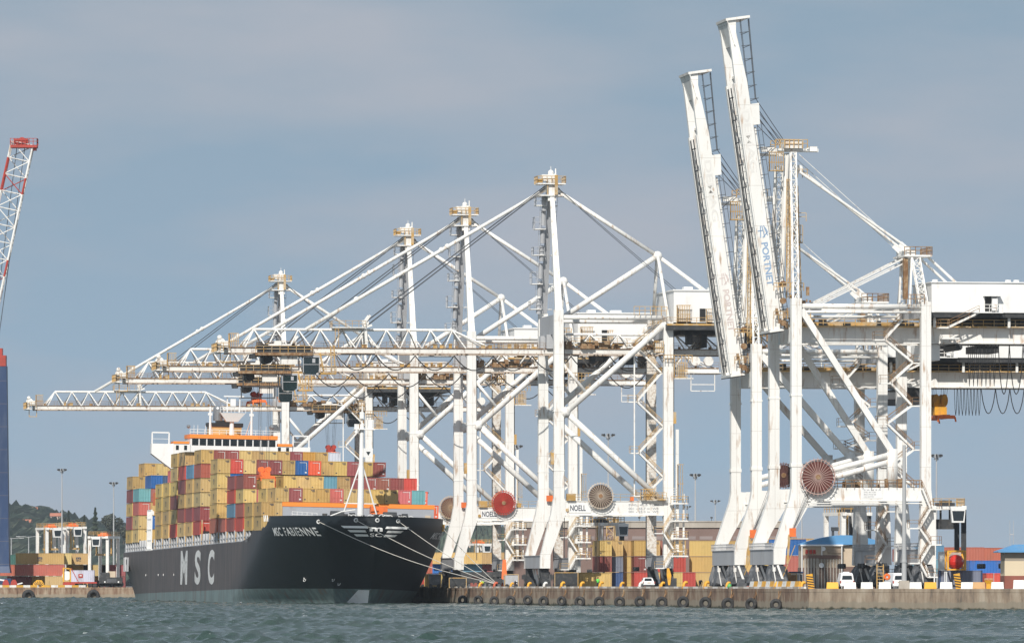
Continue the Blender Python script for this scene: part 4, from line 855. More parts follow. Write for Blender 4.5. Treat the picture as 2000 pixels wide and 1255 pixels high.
    # lettering down the near web
    wy = 5.4 - .465
    def along(s0, s1, t0, t1): return lambda a, b: F(s0 + (s1 - s0) * a, t0 + (t1 - t0) * b, wy)
    m = MB(); text(m, 'PORTNET', along(12.5, 6.3, -.35, .62), .03)
    B(m, 'lettering', LIGHTBLUE if first else FADED)
    m = MB()
    for a_, b_ in (((13.2, -.3), (14.9, -.1)), ((13.2, .3), (14.9, .1)), ((13.4, .75), (14.9, .35)), ((14.2, -.6), (14.2, .2)), ((13.2, .0), (13.9, .8)), ((13.9, .8), (14.6, .5))): m.beam(F(a_[0], a_[1], wy), F(b_[0], b_[1], wy), .14, .02, up=(0, 1, 0))
    B(m, 'emblem', LIGHTBLUE if first else FADED)
    m = MB(); text(m, 'DEMAG', along(31.5, 22.5, -.4, .6), .02); B(m, 'lettering', GHOST)
    m = MB()
    for k, (s_, t_) in enumerate(((Lb - 11.5, 2.0), (Lb - 12.6, 1.9), (Lb - 14.0, 1.9), (Lb - 18.5, 1.5), (Lb - 20, 1.5))):
        for y in ((6,) if k > 2 else (6, 11.5)): m.tube(F(s_, t_, y), (10.4 - k * .45, 8 + (y - 8) * .2, H(66.4 - .25 * k)), .055, 5)
    B(m, 'boom_rope', ROPE)
    o = reel(root, 13.5 if first else 14.4, -1.6, 18.6 if first else 19.3, 2.45 if first else 1.7, (.50, .34, .30) if first else (.16, .07, .06), (.10, .022, .016) if first else (.05, .012, .01))
    m = MB(); m.bx(9.6, 10.5, -1.05, -.66, 10.2, 11.4); B(m, 'cable_anchor', ORANGE)
    m = MB()
    for dx in (0, .25, .5): m.beam((10.0 + dx * .4, -.85, 11.3), (12.3 + dx, -1.4, 17.5), .05)
    B(m, 'reel_cable', ROPE)
    m = MB(); m.beam((10.4, -.8, 9), (8.6, -.8, 4.4), .1); m.beam((9.6, -.8, 10.5), (9.3, -.8, 6.4), .3); B(m, 'leg_ladder', OCHRE)
    return root
crA = demag(-278.4, 0.0, True)
crB = demag(-246.5, -5.4, False)
t = spreader_thing('orange spreader with yellow headblock hanging under the girder of the right cranes', P(-246.5 + 8.75, 39.5, 27.7), A)
for o in kids(t, 'headblock'): o.data.materials[0] = YELLOW; o.scale = (1, 1, 1.9); o.location.z = -.55
m = hoist_ropes('', 0, 0, 0, -4.0, 0); o = tag(m.build('hoist_ropes', ROPE), 'hoist ropes holding the orange spreader with the yellow headblock', 'ropes', 'hoist ropes'); o.location = P(-246.5 + 8.75, 39.5, 33.6); o.rotation_euler = (0, 0, A)
# ------------------------------------------------------------------ container ship: local x = inland side (port), y = towards the stern, z up from the water
WC, QS = -16.8, -11.7
HEEL = R(1.1)
AS = A + 0.0074; WC += 1.25
ship = thing('container_ship', 'dark hulled container ship moored along the quay, stacked high with containers', 'ship', P(QS, WC, 0), AS)
ship.rotation_euler = (0, HEEL, AS); ship.rotation_mode = 'XYZ'
SHIPM = Matrix.Translation(P(QS, WC, 0)) @ Matrix.Rotation(AS, 4, 'Z') @ Matrix.Rotation(HEEL, 4, 'Y')
BM = 16.1
def lerp(a, b, t): return a + (b - a) * t
def clamp(t): return max(0.0, min(1.0, t))
def bowp(z):
    h = clamp(z / 13.3)
    t0 = 8.0 * (1 - h) ** 1.15; Lz = lerp(78, 36, h ** 0.75); r = lerp(1.05, 2.1, h ** 1.5); p = 2.0
    return t0, Lz, r, p
def halfb(t, z):
    t0, Lz, r, p = bowp(z); s = clamp((t - t0) / Lz)
    b = BM * max(0.0, 1 - (1 - s) ** p) ** (1 / r)
    if t > 215:
        k = clamp((t - 215) / 72.0); b -= 2.6 * k ** 1.8 * clamp(1 - z / 7.5) ** 0.8
    return b
def bow_t(b, z):
    t0, Lz, r, p = bowp(z); return t0 + Lz * (1 - (1 - min(1, abs(b) / BM) ** r) ** (1 / p))
def ztop(t):
    if t <= 28: return 15.5
    if t <= 31.5: return lerp(15.5, 13.4, (t - 28) / 3.5)
    if t <= 50.5: return 13.35
    if t <= 51.5: return lerp(13.35, 11.2, t - 50.5)
    return lerp(11.2, 10.0, (t - 51.5) / 236)
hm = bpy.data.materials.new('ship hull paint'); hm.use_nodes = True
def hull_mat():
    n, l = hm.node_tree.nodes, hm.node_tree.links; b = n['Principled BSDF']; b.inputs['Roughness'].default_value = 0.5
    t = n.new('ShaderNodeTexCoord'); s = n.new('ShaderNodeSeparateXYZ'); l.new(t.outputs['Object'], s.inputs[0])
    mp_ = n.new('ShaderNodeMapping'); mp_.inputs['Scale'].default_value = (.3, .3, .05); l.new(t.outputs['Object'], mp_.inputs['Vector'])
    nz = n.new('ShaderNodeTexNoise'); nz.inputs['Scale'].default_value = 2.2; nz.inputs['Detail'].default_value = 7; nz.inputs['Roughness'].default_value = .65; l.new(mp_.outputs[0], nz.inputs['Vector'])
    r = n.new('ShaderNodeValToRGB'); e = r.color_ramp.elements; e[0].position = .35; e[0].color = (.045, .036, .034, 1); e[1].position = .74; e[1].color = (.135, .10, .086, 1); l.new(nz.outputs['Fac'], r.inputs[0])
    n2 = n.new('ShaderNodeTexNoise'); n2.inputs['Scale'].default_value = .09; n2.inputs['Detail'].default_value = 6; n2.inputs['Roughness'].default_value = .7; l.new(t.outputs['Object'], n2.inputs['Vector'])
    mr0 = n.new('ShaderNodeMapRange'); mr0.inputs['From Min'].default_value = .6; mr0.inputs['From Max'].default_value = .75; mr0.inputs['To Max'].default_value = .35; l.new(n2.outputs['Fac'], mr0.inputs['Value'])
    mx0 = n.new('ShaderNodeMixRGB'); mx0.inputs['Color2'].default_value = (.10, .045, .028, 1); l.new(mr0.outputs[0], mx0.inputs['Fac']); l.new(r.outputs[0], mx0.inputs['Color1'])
    # boot topping below a line that climbs towards the bow (the ship trims by the stern)
    ln = n.new('ShaderNodeMath'); ln.operation = 'MULTIPLY_ADD'; ln.inputs[1].default_value = .0055; l.new(s.outputs['Y'], ln.inputs[0]); l.new(s.outputs['Z'], ln.inputs[2])
    gt = n.new('ShaderNodeMath'); gt.operation = 'LESS_THAN'; gt.inputs[1].default_value = 2.75; l.new(ln.outputs[0], gt.inputs[0])
    r2 = n.new('ShaderNodeValToRGB'); e = r2.color_ramp.elements; e[0].position = .35; e[0].color = (.16, .13, .11, 1); e[1].position = .6; e[1].color = (.19, .25, .245, 1); x = e.new(.48); x.color = (.12, .175, .175, 1); l.new(nz.outputs['Fac'], r2.inputs[0])
    mx = n.new('ShaderNodeMixRGB'); l.new(gt.outputs[0], mx.inputs['Fac'])
    # near-black forebody, brown behind it, blended across a ragged sloping edge
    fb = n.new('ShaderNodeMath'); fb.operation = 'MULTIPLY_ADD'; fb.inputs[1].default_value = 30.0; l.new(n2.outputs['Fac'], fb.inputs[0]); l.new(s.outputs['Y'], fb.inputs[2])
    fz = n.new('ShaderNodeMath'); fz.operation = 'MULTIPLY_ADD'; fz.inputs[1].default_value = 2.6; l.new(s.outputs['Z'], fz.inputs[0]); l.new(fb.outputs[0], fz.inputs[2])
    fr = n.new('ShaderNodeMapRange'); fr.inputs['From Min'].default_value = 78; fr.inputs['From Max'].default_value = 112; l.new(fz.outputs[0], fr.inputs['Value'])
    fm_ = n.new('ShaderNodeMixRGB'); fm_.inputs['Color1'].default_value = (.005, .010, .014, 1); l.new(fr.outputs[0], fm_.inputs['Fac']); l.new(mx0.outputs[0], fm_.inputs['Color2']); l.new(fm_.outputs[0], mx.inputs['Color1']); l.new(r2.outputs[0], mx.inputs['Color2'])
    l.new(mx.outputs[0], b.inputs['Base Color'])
    bp = n.new('ShaderNodeBump'); bp.inputs['Strength'].default_value = .25; bp.inputs['Distance'].default_value = .1; l.new(n2.outputs['Fac'], bp.inputs['Height']); l.new(bp.outputs[0], b.inputs['Normal'])
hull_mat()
def hull():
    zs = [-1.2, 0, .8, 1.6, 2.4, 3.4, 4.6, 6, 7.5, 9, 10.2, 11.2, 12.4, 13.4, 14.4, 15.5]
    ss = [(i / 26) ** 2 for i in range(27)] + [1 + x for x in np.concatenate([np.linspace(.004, .06, 10), np.linspace(.1, 1, 28)])]
    cols = []
    for s in ss:
        def tt(z):
            t0, Lz, r, p = bowp(z); tb = t0 + Lz; te = 288.0 - 6 * clamp(1 - z / 6.0)
            return t0 + Lz * s if s <= 1 else tb + (s - 1) * (te - tb)
        zt = ztop(tt(13.4)); col = []
        for z in zs:
            z2 = min(z, zt); col.append((halfb(tt(z2), z2), tt(z2), z2))
        cols.append(col)
    verts = []; faces = []; nz_ = len(zs); nc = len(cols)
    for side in (-1, 1):
        b = len(verts)
        for c in cols: verts += [(side * x, y, z) for x, y, z in c]
        for i in range(nc - 1):
            for k in range(nz_ - 1):
                f = (b + i * nz_ + k, b + (i + 1) * nz_ + k, b + (i + 1) * nz_ + k + 1, b + i * nz_ + k + 1)
                z4 = [verts[j] for j in f]
                if abs(z4[0][2] - z4[3][2]) < 1e-6 and abs(z4[1][2] - z4[2][2]) < 1e-6: continue
                faces.append(f if side > 0 else f[::-1])
    m = MB(); m.v = verts; m.f = faces
    last = cols[-1]; tr = [(-x, y, z) for x, y, z in last] + [(x, y, z) for x, y, z in reversed(last)]; m.add(tr, [tuple(range(len(tr)))])
    dk = []
    for c in cols[::1]:
        x, y, z = c[-1]; dk.append((x, y, (z - 1.15) if y < 30 else z - .1))
    for (x0, y0, z0), (x1, y1, z1) in zip(dk[:-1], dk[1:]):
        if y1 - y0 < 1e-4: continue
        m.add([(-x0 * .99, y0, z0), (x0 * .99, y0, z0), (x1 * .99, y1, z1), (-x1 * .99, y1, z1)], [(0, 1, 2, 3)])
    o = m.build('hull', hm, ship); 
    me = o.data
    bm_ = None
    for pl in me.polygons: pl.use_smooth = len(pl.vertices) == 4 and abs(pl.normal.z) < .9
    return o
hullo = hull()
BRIGHT = mat('bright white lettering', (.86, .86, .85), .6, dirt=(.5, .4, .3), dirt_amt=.35, scale=.9, lo=.55, hi=.75, var=.04)
def on_side(t0, t1, z0, z1):           # starboard, text reads from stern to bow
    def fn(a, b): t = lerp(t0, t1, a); z = lerp(z0, z1, b); return (-halfb(t, z) - .05, t, z)
    return fn
for ch, tc_, wd in (('M', 166.0, 12.6), ('S', 141.0, 10.6), ('C', 117.5, 11.0)):
    m = MB(); text(m, ch, on_side(tc_ + wd / 2, tc_ - wd / 2, 3.2, 9.9), .045 if ch == 'M' else .03); m.build('hull_lettering', LETTER, hullo)
m = MB()
text(m, 'MSC FABIENNE', on_side(25.5, 7.2, 11.9, 13.4), .02, 1.12); m.build('bow_name', BRIGHT, hullo); m = MB()
def on_port(t0, t1, z0, z1):
    def fn(a, b): t = lerp(t0, t1, a); z = lerp(z0, z1, b); return (halfb(t, z) + .06, t, z)
    return fn
text(m, 'MSC FABIENNE', on_port(12, 32, 11.8, 13.0), .02, 1.1); m.build('bow_name', LETTER, hullo)
def on_bow(b0, b1, z0, z1, off=.3):
    def fn(a, b): x = lerp(b0, b1, a); z = lerp(z0, z1, b); return (x, bow_t(x, z) - off, z)
    return fn
m = MB()
def bar(x0, x1, x2, x3, z0, z1):       # slanted bar: bottom edge x0..x1, top edge x2..x3
    n = 10; f = on_bow(0, 1, 0, 1)
    vs_ = []
    for k in range(n + 1):
        for (a, b, z) in ((x0, x1, z0), (x2, x3, z1)):
            x = lerp(a, b, k / n); vs_.append((x, bow_t(x, z) - .3, z))
    m.add(vs_, [(2 * k, 2 * k + 2, 2 * k + 3, 2 * k + 1) for k in range(n)])
for i, (a, b) in enumerate(((-6.1, -1.5), (-5.0, -1.75), (-3.9, -1.3))):
    z1 = 13.75 - i * .72; z0 = z1 - .40
    bar(a + .5, b, a, b - .25, z0, z1); bar(-b, -a - .5, -b + .25, -a, z0, z1)
text(m, 'm', on_bow(-1.25, 1.05, 12.85, 13.55, .32), .04); text(m, 'SC', on_bow(-1.15, 1.0, 11.9, 12.5, .32), .0)
m.build('bow_emblem', BRIGHT, hullo)
m = MB()
n = 8; vs_ = []
for k in range(n + 1):
    z = lerp(.05, 2.5, k / n)
    for b in (-.25, lerp(-3.3, -1.9, k / n)): vs_.append((b, bow_t(b, z) - .3, z))
m.add(vs_, [(2 * k, 2 * k + 1, 2 * k + 3, 2 * k + 2) for k in range(n)]); m.build('scraped_bow_patch', BRIGHT, hullo)
m = MB()
for t, z in ((24, 4.2), (14, 4.3), (13.2, 3.6)): m.torus((-halfb(t, z) - .03, t, z), (1, .4, -.4), .38, .07, 14, 5)
m.tube((-halfb(24, 4.4) + .2, 24, 4.4), (-halfb(24, 4.4) - .08, 24, 4.4), .3, 10)
for b, z in ((-3.6, 14.75), (.1, 14.8), (3.9, 14.75), (-9.5, 14.4)): m.torus((b, bow_t(b, z) - .05, z), (b * .04, -1, 0), .30, .11, 14, 6)
for dt in (0, 1.7, 3.4): m.beam((-halfb(33 - dt, 15.4) - .1, 33 - dt, 15.6), (-halfb(32 - dt, 14.6) - .15, 32 - dt, 14.5), .14)
for t in (185, 215, 240, 205): m.bx(-16.2, -16.08, t, t + .2, 5.0, 5.4)
m.build('draft_marks', LETTER, hullo)
m = MB(); b, z = 14.6, 13.9; m.bx(b - .3, b + .4, bow_t(b, z) - .25, bow_t(b, z) + .3, z - .6, z + .6); m.build('yellow_fairlead', YELLOW, hullo)
m = MB()
for t in (282, 278.5): m.bx(-16.25, -13, t - 1.4, t + 1.3, 6.2, 8.6)
m.build('mooring_opening', BLACK, hullo)  # solid black blocks stand in for the shaded recess
m = MB()
for t, a in ((284, 0), (280.3, 1), (276.6, 0)): m.beam((-16.3, t, 6.0), (-16.3, t + a, 9.0), .35)
m.build('stern_post', GREYTONE, hullo)
# deck gear
m = MB(); m.bx(-12.9, 14.6, 31.6, 32.0, 13.3, 17.35)
for x in np.arange(-12, 14.5, 3): m.prism([(x - .12, 13.4), (x + .12, 13.4), (x + .12, 17.0), (x - .12, 17.0)], 32.0, 33.6)
bw = m.build('breakwater', mat('breakwater grey', (.36, .38, .42), .55, dirt=(.28, .22, .18), dirt_amt=.5, scale=.7, stretch=(1, 1, .4), lo=.56, hi=.75), ship)
m = MB(); m.bx(-13.0, 14.7, 31.52, 32.08, 17.35, 18.12); m.build('orange_band', STRIPE, bw)
m = MB()
for x, z, w_, h_ in ((-10.9, 14.3, .5, 1.2), (13.0, 14.6, 1.0, 1.6)): m.bx(x, x + w_, 31.4, 31.6, z, z + h_)
m.build('hatch', BEIGE, bw)
m = MB(); m.tube((0.0, 22.5, 14), (0.0, 22.5, 24.6), .62, 14, .5); m.tube((0.0, 22.5, 24.6), (0.0, 22.5, 32.2), .42, 12, .36); m.tube((0, 22.5, 32.2), (0, 22.5, 35.5), .12, 8)
for s_ in (-1, 1): m.tube((s_ * 3.6, 23.2, 14.2), (s_ * .4, 22.6, 24.4), .14, 8); m.beam((s_ * 2.9, 23.0, 18.0), (0, 22.6, 18.0), .16)
m.bx(-1.5, 2.3, 21.6, 23.4, 31.2, 31.4); m.bx(1.0, 2.0, 21.8, 22.8, 31.4, 33.0); m.bx(-1.4, -.6, 22, 22.6, 31.3, 32.2); m.tube((1.7, 22, 31.6), (1.7, 22, 32.9), .3, 8); m.tube((-1.0, 22, 30.6), (-1.0, 22, 31.2), .4, 8); m.bx(-.5, .2, 22, 22.4, 33.2, 34.4)
fm = m.build('foremast', SHIPW, ship)
m = MB(); m.bx(.35, 2.0, 21.9, 22.3, 26.3, 27.9); m.build('mast_light', SHIPW, fm); m2 = MB(); m2.prism([(.75, 27.3), (1.55, 27.3), (1.15, 26.6)], 21.86, 21.9); m2.build('mast_lens', GREENGLASS, fm)
m = MB(); rr = random.Random(9)
for i in range(30):
    x = rr.uniform(-8, 9); y = rr.uniform(14, 29); s_ = rr.uniform(.3, .9); m.bx(x, x + s_ * 1.4, y, y + s_, 14.2, 14.6 + rr.uniform(.2, 1.5))
for x in (-4.5, 5): m.tube((x - 1.2, 20, 15.6), (x + 1.2, 20, 15.6), .95, 16); m.tube((x + 2.2, 20, 15.5), (x + 3.2, 20, 15.5), .8, 16)
m.build('windlass', DARK, ship)
m = MB(); rr = random.Random(3)
for i in range(16):
    x = rr.uniform(-7, 9); m.torus((x, rr.uniform(15, 20), 15.2), (rr.uniform(-.3, .3), 1, 0), rr.uniform(.5, .9), .06, 12, 5)
m.path([(-6.5, 18, 15.4), (-4, 18, 16.4), (-1.5, 18, 16.8)], .12); m.rail([(-9, 13, 14.9), (-12.6, 20, 15.2)], 1.1, .04, 1.5)
m.build('forecastle_gear', SHIPW, ship)
m = MB(); m.bx(2.2, 5.2, 24.5, 26.5, 16.2, 17.6); m.beam((2.5, 25, 14.2), (2.5, 25, 17), .2); m.beam((4.8, 25, 14.2), (4.8, 25, 17), .2); m.build('orange_windlass_hood', ORANGE, ship)
m = MB(); m.bx(-14.2, 14.2, 39, 226, 10.5, 12.6); m.bx(-14.2, 14.2, 241, 286, 9.5, 11.9)
for j in range(14): t = 224.6 - 14.55 * j; m.bx(-15.6, 15.6, t - .5, t + .5, 10.5, 13.6)
m.build('hatch_coaming', BLACK, ship)  # coaming coloured black for the shaded void under the containers
sm = MB(); sm.loft([[(-.1, -1.5, 0), (.3, -1.5, 0), (.3, -.75, 0), (-.1, -.75, 0)], [(-.1, -.5, 2.35), (.3, -.5, 2.35), (.3, 0, 2.35), (-.1, 0, 2.35)]]).loft([[(-.1, .75, 0), (.3, .75, 0), (.3, 1.5, 0), (-.1, 1.5, 0)], [(-.1, 0, 2.35), (.3, 0, 2.35), (.3, .5, 2.35), (-.1, .5, 2.35)]]); sm.bx(-.05, .25, -1.0, 1.0, .75, 1.25); sm.bx(-.05, .1, -2.4, 2.4, .95, 1.05); sm.bx(-.08, .05, -2.4, 2.4, 0, .28)
s0 = None
for i, t in enumerate(np.arange(56, 286, 4.85)):
    if 226 < t < 242: continue
    if s0 is None: s0 = sm._build('stanchion', GREYTONE, ship); o = s0
    else: o = s0.copy(); COL.objects.link(o); o.parent = ship
    o.location = (-16.0, t, ztop(t) - .12)
m = MB()
for j in range(13):
    t = 224.6 - 14.55 * j
    m.beam((-15.9, t - .3, ztop(t)), (-15.9, t - .3, ztop(t) + 5.0), .22)
m.build('lashing_post', OCHRE, ship)
m = MB(); m.bx(-16.1, -14, 231, 240, 10.3, 10.6)
for t in (231.5, 233.7, 235.9, 238.1, 239.6): m.beam((-16, t, 10.2), (-16, t, 18.6), .28)
for z in (12.4, 14.6, 16.8, 18.6): m.beam((-16, 231.5, z), (-16, 239.6, z), .2)
m.bx(-16.0, -15.6, 231, 240, 17.6, 18.4); m.build('boarding_ladder_tower', SHIPW, ship)
m = MB(); m.loft([[(-14.6, 229, 20.2), (-12.4, 229, 20.2), (-12.4, 229, 21.8), (-14.6, 229, 21.8)], [(-15.4, 231, 19.6), (-12, 231, 19.6), (-12, 231, 22.2), (-15.4, 231, 22.2)], [(-15.4, 236, 19.6), (-12, 236, 19.6), (-12, 236, 22.2), (-15.4, 236, 22.2)], [(-14.6, 238, 20.2), (-12.4, 238, 20.2), (-12.4, 238, 21.8), (-14.6, 238, 21.8)]]); m.build('lifeboat', ORANGE, ship)
# superstructure
m = MB(); m.bx(-10.6, 11, 229, 240, 10.2, 30.2); m.bx(-8.6, 9.4, 228.6, 239, 30.2, 33.8)
m.prism([(-16.6, 32.3), (-9.6, 32.3), (-9.6, 26.5), (-11.5, 26.5), (-16.6, 30.2)], 228.8, 231.8); m.prism([(16.4, 32.2), (9.6, 32.2), (9.6, 28), (13.4, 28.6), (16.4, 30.4)], 228.8, 231.8)
m.bx(-12.2, -8.6, 228.4, 234, 26.6, 32.4); m.bx(9.4, 12.6, 228.4, 234, 26.6, 32.2)
sp = m.build('bridge_house', SHIPW, ship)
m = MB(); m.bx(-8.75, 9.55, 228.4, 239.2, 33.6, 34.4); m.bx(-12.1, -8.9, 228.25, 234, 32.4, 32.85); m.bx(9.6, 12.6, 228.25, 234, 32.25, 32.8); m.build('orange_band', STRIPE, sp)
n = 11; x0, x1 = -8.4, 9.2; wd = (x1 - x0) / n
wm = MB(); wm.bx(-wd / 2 + .14, wd / 2 - .14, -.05, .1, 0, 1.35); w0 = None
for i in range(n):
    if w0 is None: w0 = wm.build('window', GLASS, sp); o = w0
    else: o = w0.copy(); COL.objects.link(o); o.parent = sp
    o.location = (x0 + wd * (i + .5), 228.58, 32.15)
for x in (-11.3, -9.6, 9.9, 11.6):
    o = w0.copy(); COL.objects.link(o); o.parent = sp; o.location = (x, 228.38, 31.1); o.scale = (.45, 1, .7)
m = MB()
for xa, xb in ((-16.5, -13.0), (12.8, 16.1)):
    z0 = 32.3 if xa < 0 else 32.2
    for x in (xa, xb): m.beam((x, 229, z0), (x, 229, z0 + 2.3), .28)
    m.beam((xa, 229, z0 + 2.3), (xb, 229, z0 + 2.3), .28); m.beam((xa, 229, z0 + 1.0), (xb, 229, z0 + 1.0), .08)
m.rail([(-8.7, 228.6, 34.2), (9.5, 228.6, 34.2)], 1.2, .045, 1.5); m.build('wing_frame', SHIPW, sp)
m = MB(); m.bx(-3.6, 3.2, 239, 243, 30, 36.3); fu = m.build('funnel', BUFF, ship)
m = MB(); m.bx(-3.9, 3.5, 238.8, 243.2, 36.3, 37.1); m.bx(-2, 1.6, 239.5, 242, 37.1, 37.7); m.build('funnel_top', BLACK, fu)
m = MB(); m.tube((.2, 231, 34.2), (.2, 231, 37.6), .55, 10, .4); m.loft([[(-1.0, 230.2, 37.2), (1.4, 230.2, 37.2), (1.4, 231.8, 37.2), (-1.0, 231.8, 37.2)], [(-2.4, 229.6, 39.0), (2.9, 229.6, 39.0), (2.9, 232.4, 39.0), (-2.4, 232.4, 39.0)]])
m.rail([(-2.4, 229.6, 39), (2.9, 229.6, 39)], 1.2, .05, .7); m.tube((-.8, 231, 39), (-.8, 231, 42.2), .14, 6); m.tube((1.8, 231, 39), (1.8, 231, 42.6), .14, 6); m.bx(-1.6, 2.6, 230.4, 230.8, 42.3, 42.55); m.bx(-.2, .9, 230.5, 231, 40.4, 41.9); m.beam((-2, 230, 40.5), (-.8, 231, 39.5), .12)
for x in (-4.4, 4.2): m.tube((x, 230, 34.2), (x, 230, 40.2), .24, 8); m.beam((x, 230.2, 38), (x + .9 * (1 if x < 0 else -1), 233, 34.2), .14); m.bx(x - .5, x + .4, 229.8, 230, 38.4, 38.9)
for x in (-7.8, -7.0, -5.4, 6.0, 7.2): m.tube((x, 229.5, 34.2), (x, 229.5, 36.3), .05, 5)
m.build('radar_mast', SHIPW, ship)
m = MB(); m.tube((-2.6, 232, 37.4), (-2.6, 232, 39.8), 1.0, 16); m.ball((-2.6, 232, 39.8), 1.0, 16, 8, .8); m.ball((8.4, 230, 36.2), .55, 10, 6); m.tube((8.4, 230, 34.2), (8.4, 230, 36), .4, 8); m.ball((-8.9, 230, 36.0), .4, 10, 6); m.build('radar_dome', mat('silver dome', (.34, .35, .36), .3, metal=.6), ship)
def hawser(label, pts3, sag, r=.06):
    m = MB()
    a, b = pts3; pts = [a.lerp(b, i / 14) - Vector((0, 0, sag * math.sin(math.pi * i / 14))) for i in range(15)]
    m.path(pts, r, 6); return tag(m.build('mooring_rope', HAWSER), label, 'rope', 'mooring hawsers from the bow to the red bollard')
BB = P(at_x(966, .7), .7, QH + .75)
def sp_(b, z): return SHIPM @ Vector((b, bow_t(b, z) - .1, z))
hawser('long white hawser from the port forecastle crossing the whole dark bow to a bollard', (sp_(-9.5, 14.4), BB), 1.2)
hawser('white hawser from the fairlead left of the bow emblem, crossing the emblem', (sp_(-3.6, 14.75), BB), .7)
hawser('white hawser from the fairlead right of the bow emblem', (sp_(3.9, 14.75), BB + Vector((.2, 0, 0))), .5)
hawser('short white hawser from the yellow fairlead at the right of the bow', (sp_(14.6, 13.9), BB + Vector((.3, 0, 0))), .3)

# ------------------------------------------------------------------ containers
CL = {'Y': (.56, .385, .135), 'y': (.62, .45, .20), 'o': (.56, .30, .06), 'M': (.27, .07, .06), 'r': (.52, .07, .045), 'R': (.68, .11, .045), 'b': (.43, .12, .075), 'B': (.02, .12, .36), 'T': (.15, .36, .33), 's': (.12, .27, .36), 'P': (.50, .125, .11), 'W': (.60, .62, .64), 'G': (.17, .185, .21), 'K': (.03, .05, .03), 'g': (.03, .10, .07), 'n': (.05, .10, .2), 'q': (.33, .13, .10)}
CN = {'Y': 'ochre', 'y': 'pale ochre', 'o': 'orange tan', 'M': 'maroon', 'r': 'red', 'R': 'orange red', 'b': 'brown red', 'B': 'blue', 'T': 'teal', 's': 'steel blue', 'P': 'pink red', 'W': 'white grey', 'G': 'grey', 'K': 'dark', 'g': 'dark green', 'n': 'navy blue', 'q': 'dull brown'}
CM = {}
def cont_mesh(Lc, hc, logo, doors):      # origin at the middle of its floor, long axis y
    key = (Lc, hc, logo, doors)
    if key in CM: return CM[key]
    m = MB(); W2 = 1.219; H2 = hc; l2 = Lc / 2
    m.bx(-W2 + .05, W2 - .05, -l2 + .06, l2 - .06, .12, H2 - .06)
    for x in (-1, 1):
        for y in (-1, 1): m.cb((x * (W2 - .08), y * (l2 - .08), H2 / 2), (.16, .16, H2)); 
        m.cb((x * (W2 - .06), 0, .08), (.12, Lc - .32, .16)); m.cb((x * (W2 - .05), 0, H2 - .05), (.10, Lc - .32, .10))
    for y in (-1, 1): m.cb((0, y * (l2 - .06), .08), (2.12, .12, .16)); m.cb((0, y * (l2 - .06), H2 - .06), (2.12, .12, .12))
    if doors:
        for x in (-.75, -.25, .25, .75): m.beam((x, -l2 + .03, .15), (x, -l2 + .03, H2 - .15), .05)
        m.beam((-1.0, -l2 + .05, .9), (1.0, -l2 + .05, .9), .05)
    nb = len(m.f)
    lm = MB()
    if logo == 'I':
        text(lm, 'm', lambda a, b: (-W2 - .005, .62 - a * 1.24, 1.32 + b * .5), .05); text(lm, 'SC', lambda a, b: (-W2 - .005, .62 - a * 1.24, .78 + b * .46), .03)
        text(lm, 'm', lambda a, b: (W2 + .005, -.62 + a * 1.24, 1.32 + b * .5), .05); text(lm, 'SC', lambda a, b: (W2 + .005, -.62 + a * 1.24, .78 + b * .46), .03)
    if logo == 'I':
        lm.bx(.25, .98, -l2 + .01, -l2 + .03, H2 - .42, H2 - .30); lm.bx(.45, .98, -l2 + .01, -l2 + .03, H2 - .62, H2 - .52); lm.bx(-.95, -.7, -l2 + .01, -l2 + .03, .4, .6)
    if logo == 'w':
        for i in range(7): lm.bx(.82, .95, -l2 + .01, -l2 + .03, 1.0 + i * .19, 1.13 + i * .19)
        lm.bx(-.4, .9, -l2 + .01, -l2 + .03, H2 - .42, H2 - .34); lm.bx(.6, .95, -l2 + .01, -l2 + .03, .35, .62)
    me = bpy.data.meshes.new('container'); fs = m.f + [tuple(i + len(m.v) for i in f) for f in lm.f]
    me.from_pydata(m.v + lm.v, [], fs); me.materials.append(CONT); me.materials.append(INK if logo == 'I' else LETTER)
    for i, p_ in enumerate(me.polygons): p_.material_index = 1 if i >= nb else 0
    me.update(); CM[key] = me; return me
def container(c, mw, label, group, Lc=12.19, hc=2.59, logo=None, doors=False):
    o = link('container', cont_mesh(Lc, hc, logo, doors)); o.matrix_world = mw; k = random.uniform(.82, 1.12); e_ = random.uniform(.93, 1.07)
    o.color = (*[min(1, v * k * f_) for v, f_ in zip(CL[c], (1, e_, e_ * random.uniform(.9, 1.25)))], 1)
    return tag(o, label, 'container', group)
NF = 13
H = {}
for j in range(1, NF + 1):
    for r_ in range(1, 14): H[j, r_] = 5
for j in (1, 2): H[j, 1] = 4
for j in (3, 4):
    for r_ in range(1, 14): H[j, r_] = 6 if r_ < 12 else 5
for r_ in range(1, 14): H[6, r_] = 6 if r_ <= 11 else 5; H[7, r_] = 4; H[8, r_] = 5; H[9, r_] = 4; H[10, r_] = 4; H[11, r_] = 4; H[12, r_] = 3; H[13, r_] = 3
H[11, 2] = H[11, 3] = 3; H[10, 2] = H[10, 3] = H[9, 2] = H[9, 3] = 2; H[7, 1] = 0; H[9, 1] = 1; H[12, 1] = 2; H[12, 2] = 3; H[13, 1] = 2; H[13, 13] = 2
AFT = {'A3': [5, 6, 6, 6, 6, 5, 5, 5, 5, 4, 4, 4, 4], 'A2': [4, 5, 5, 5, 5, 5, 5, 5, 4, 4, 4, 4, 4], 'A1': [0, 0, 3, 3, 3, 3, 3, 3, 3, 3, 3, 3, 3]}
for k, v in AFT.items():
    for r_ in range(1, 14): H[k, r_] = v[r_ - 1]
TF = {j: 224.6 - 14.55 * j + 1.2 for j in range(1, NF + 1)}; TF.update({'A1': 243.0, 'A2': 257.0, 'A3': 271.0})
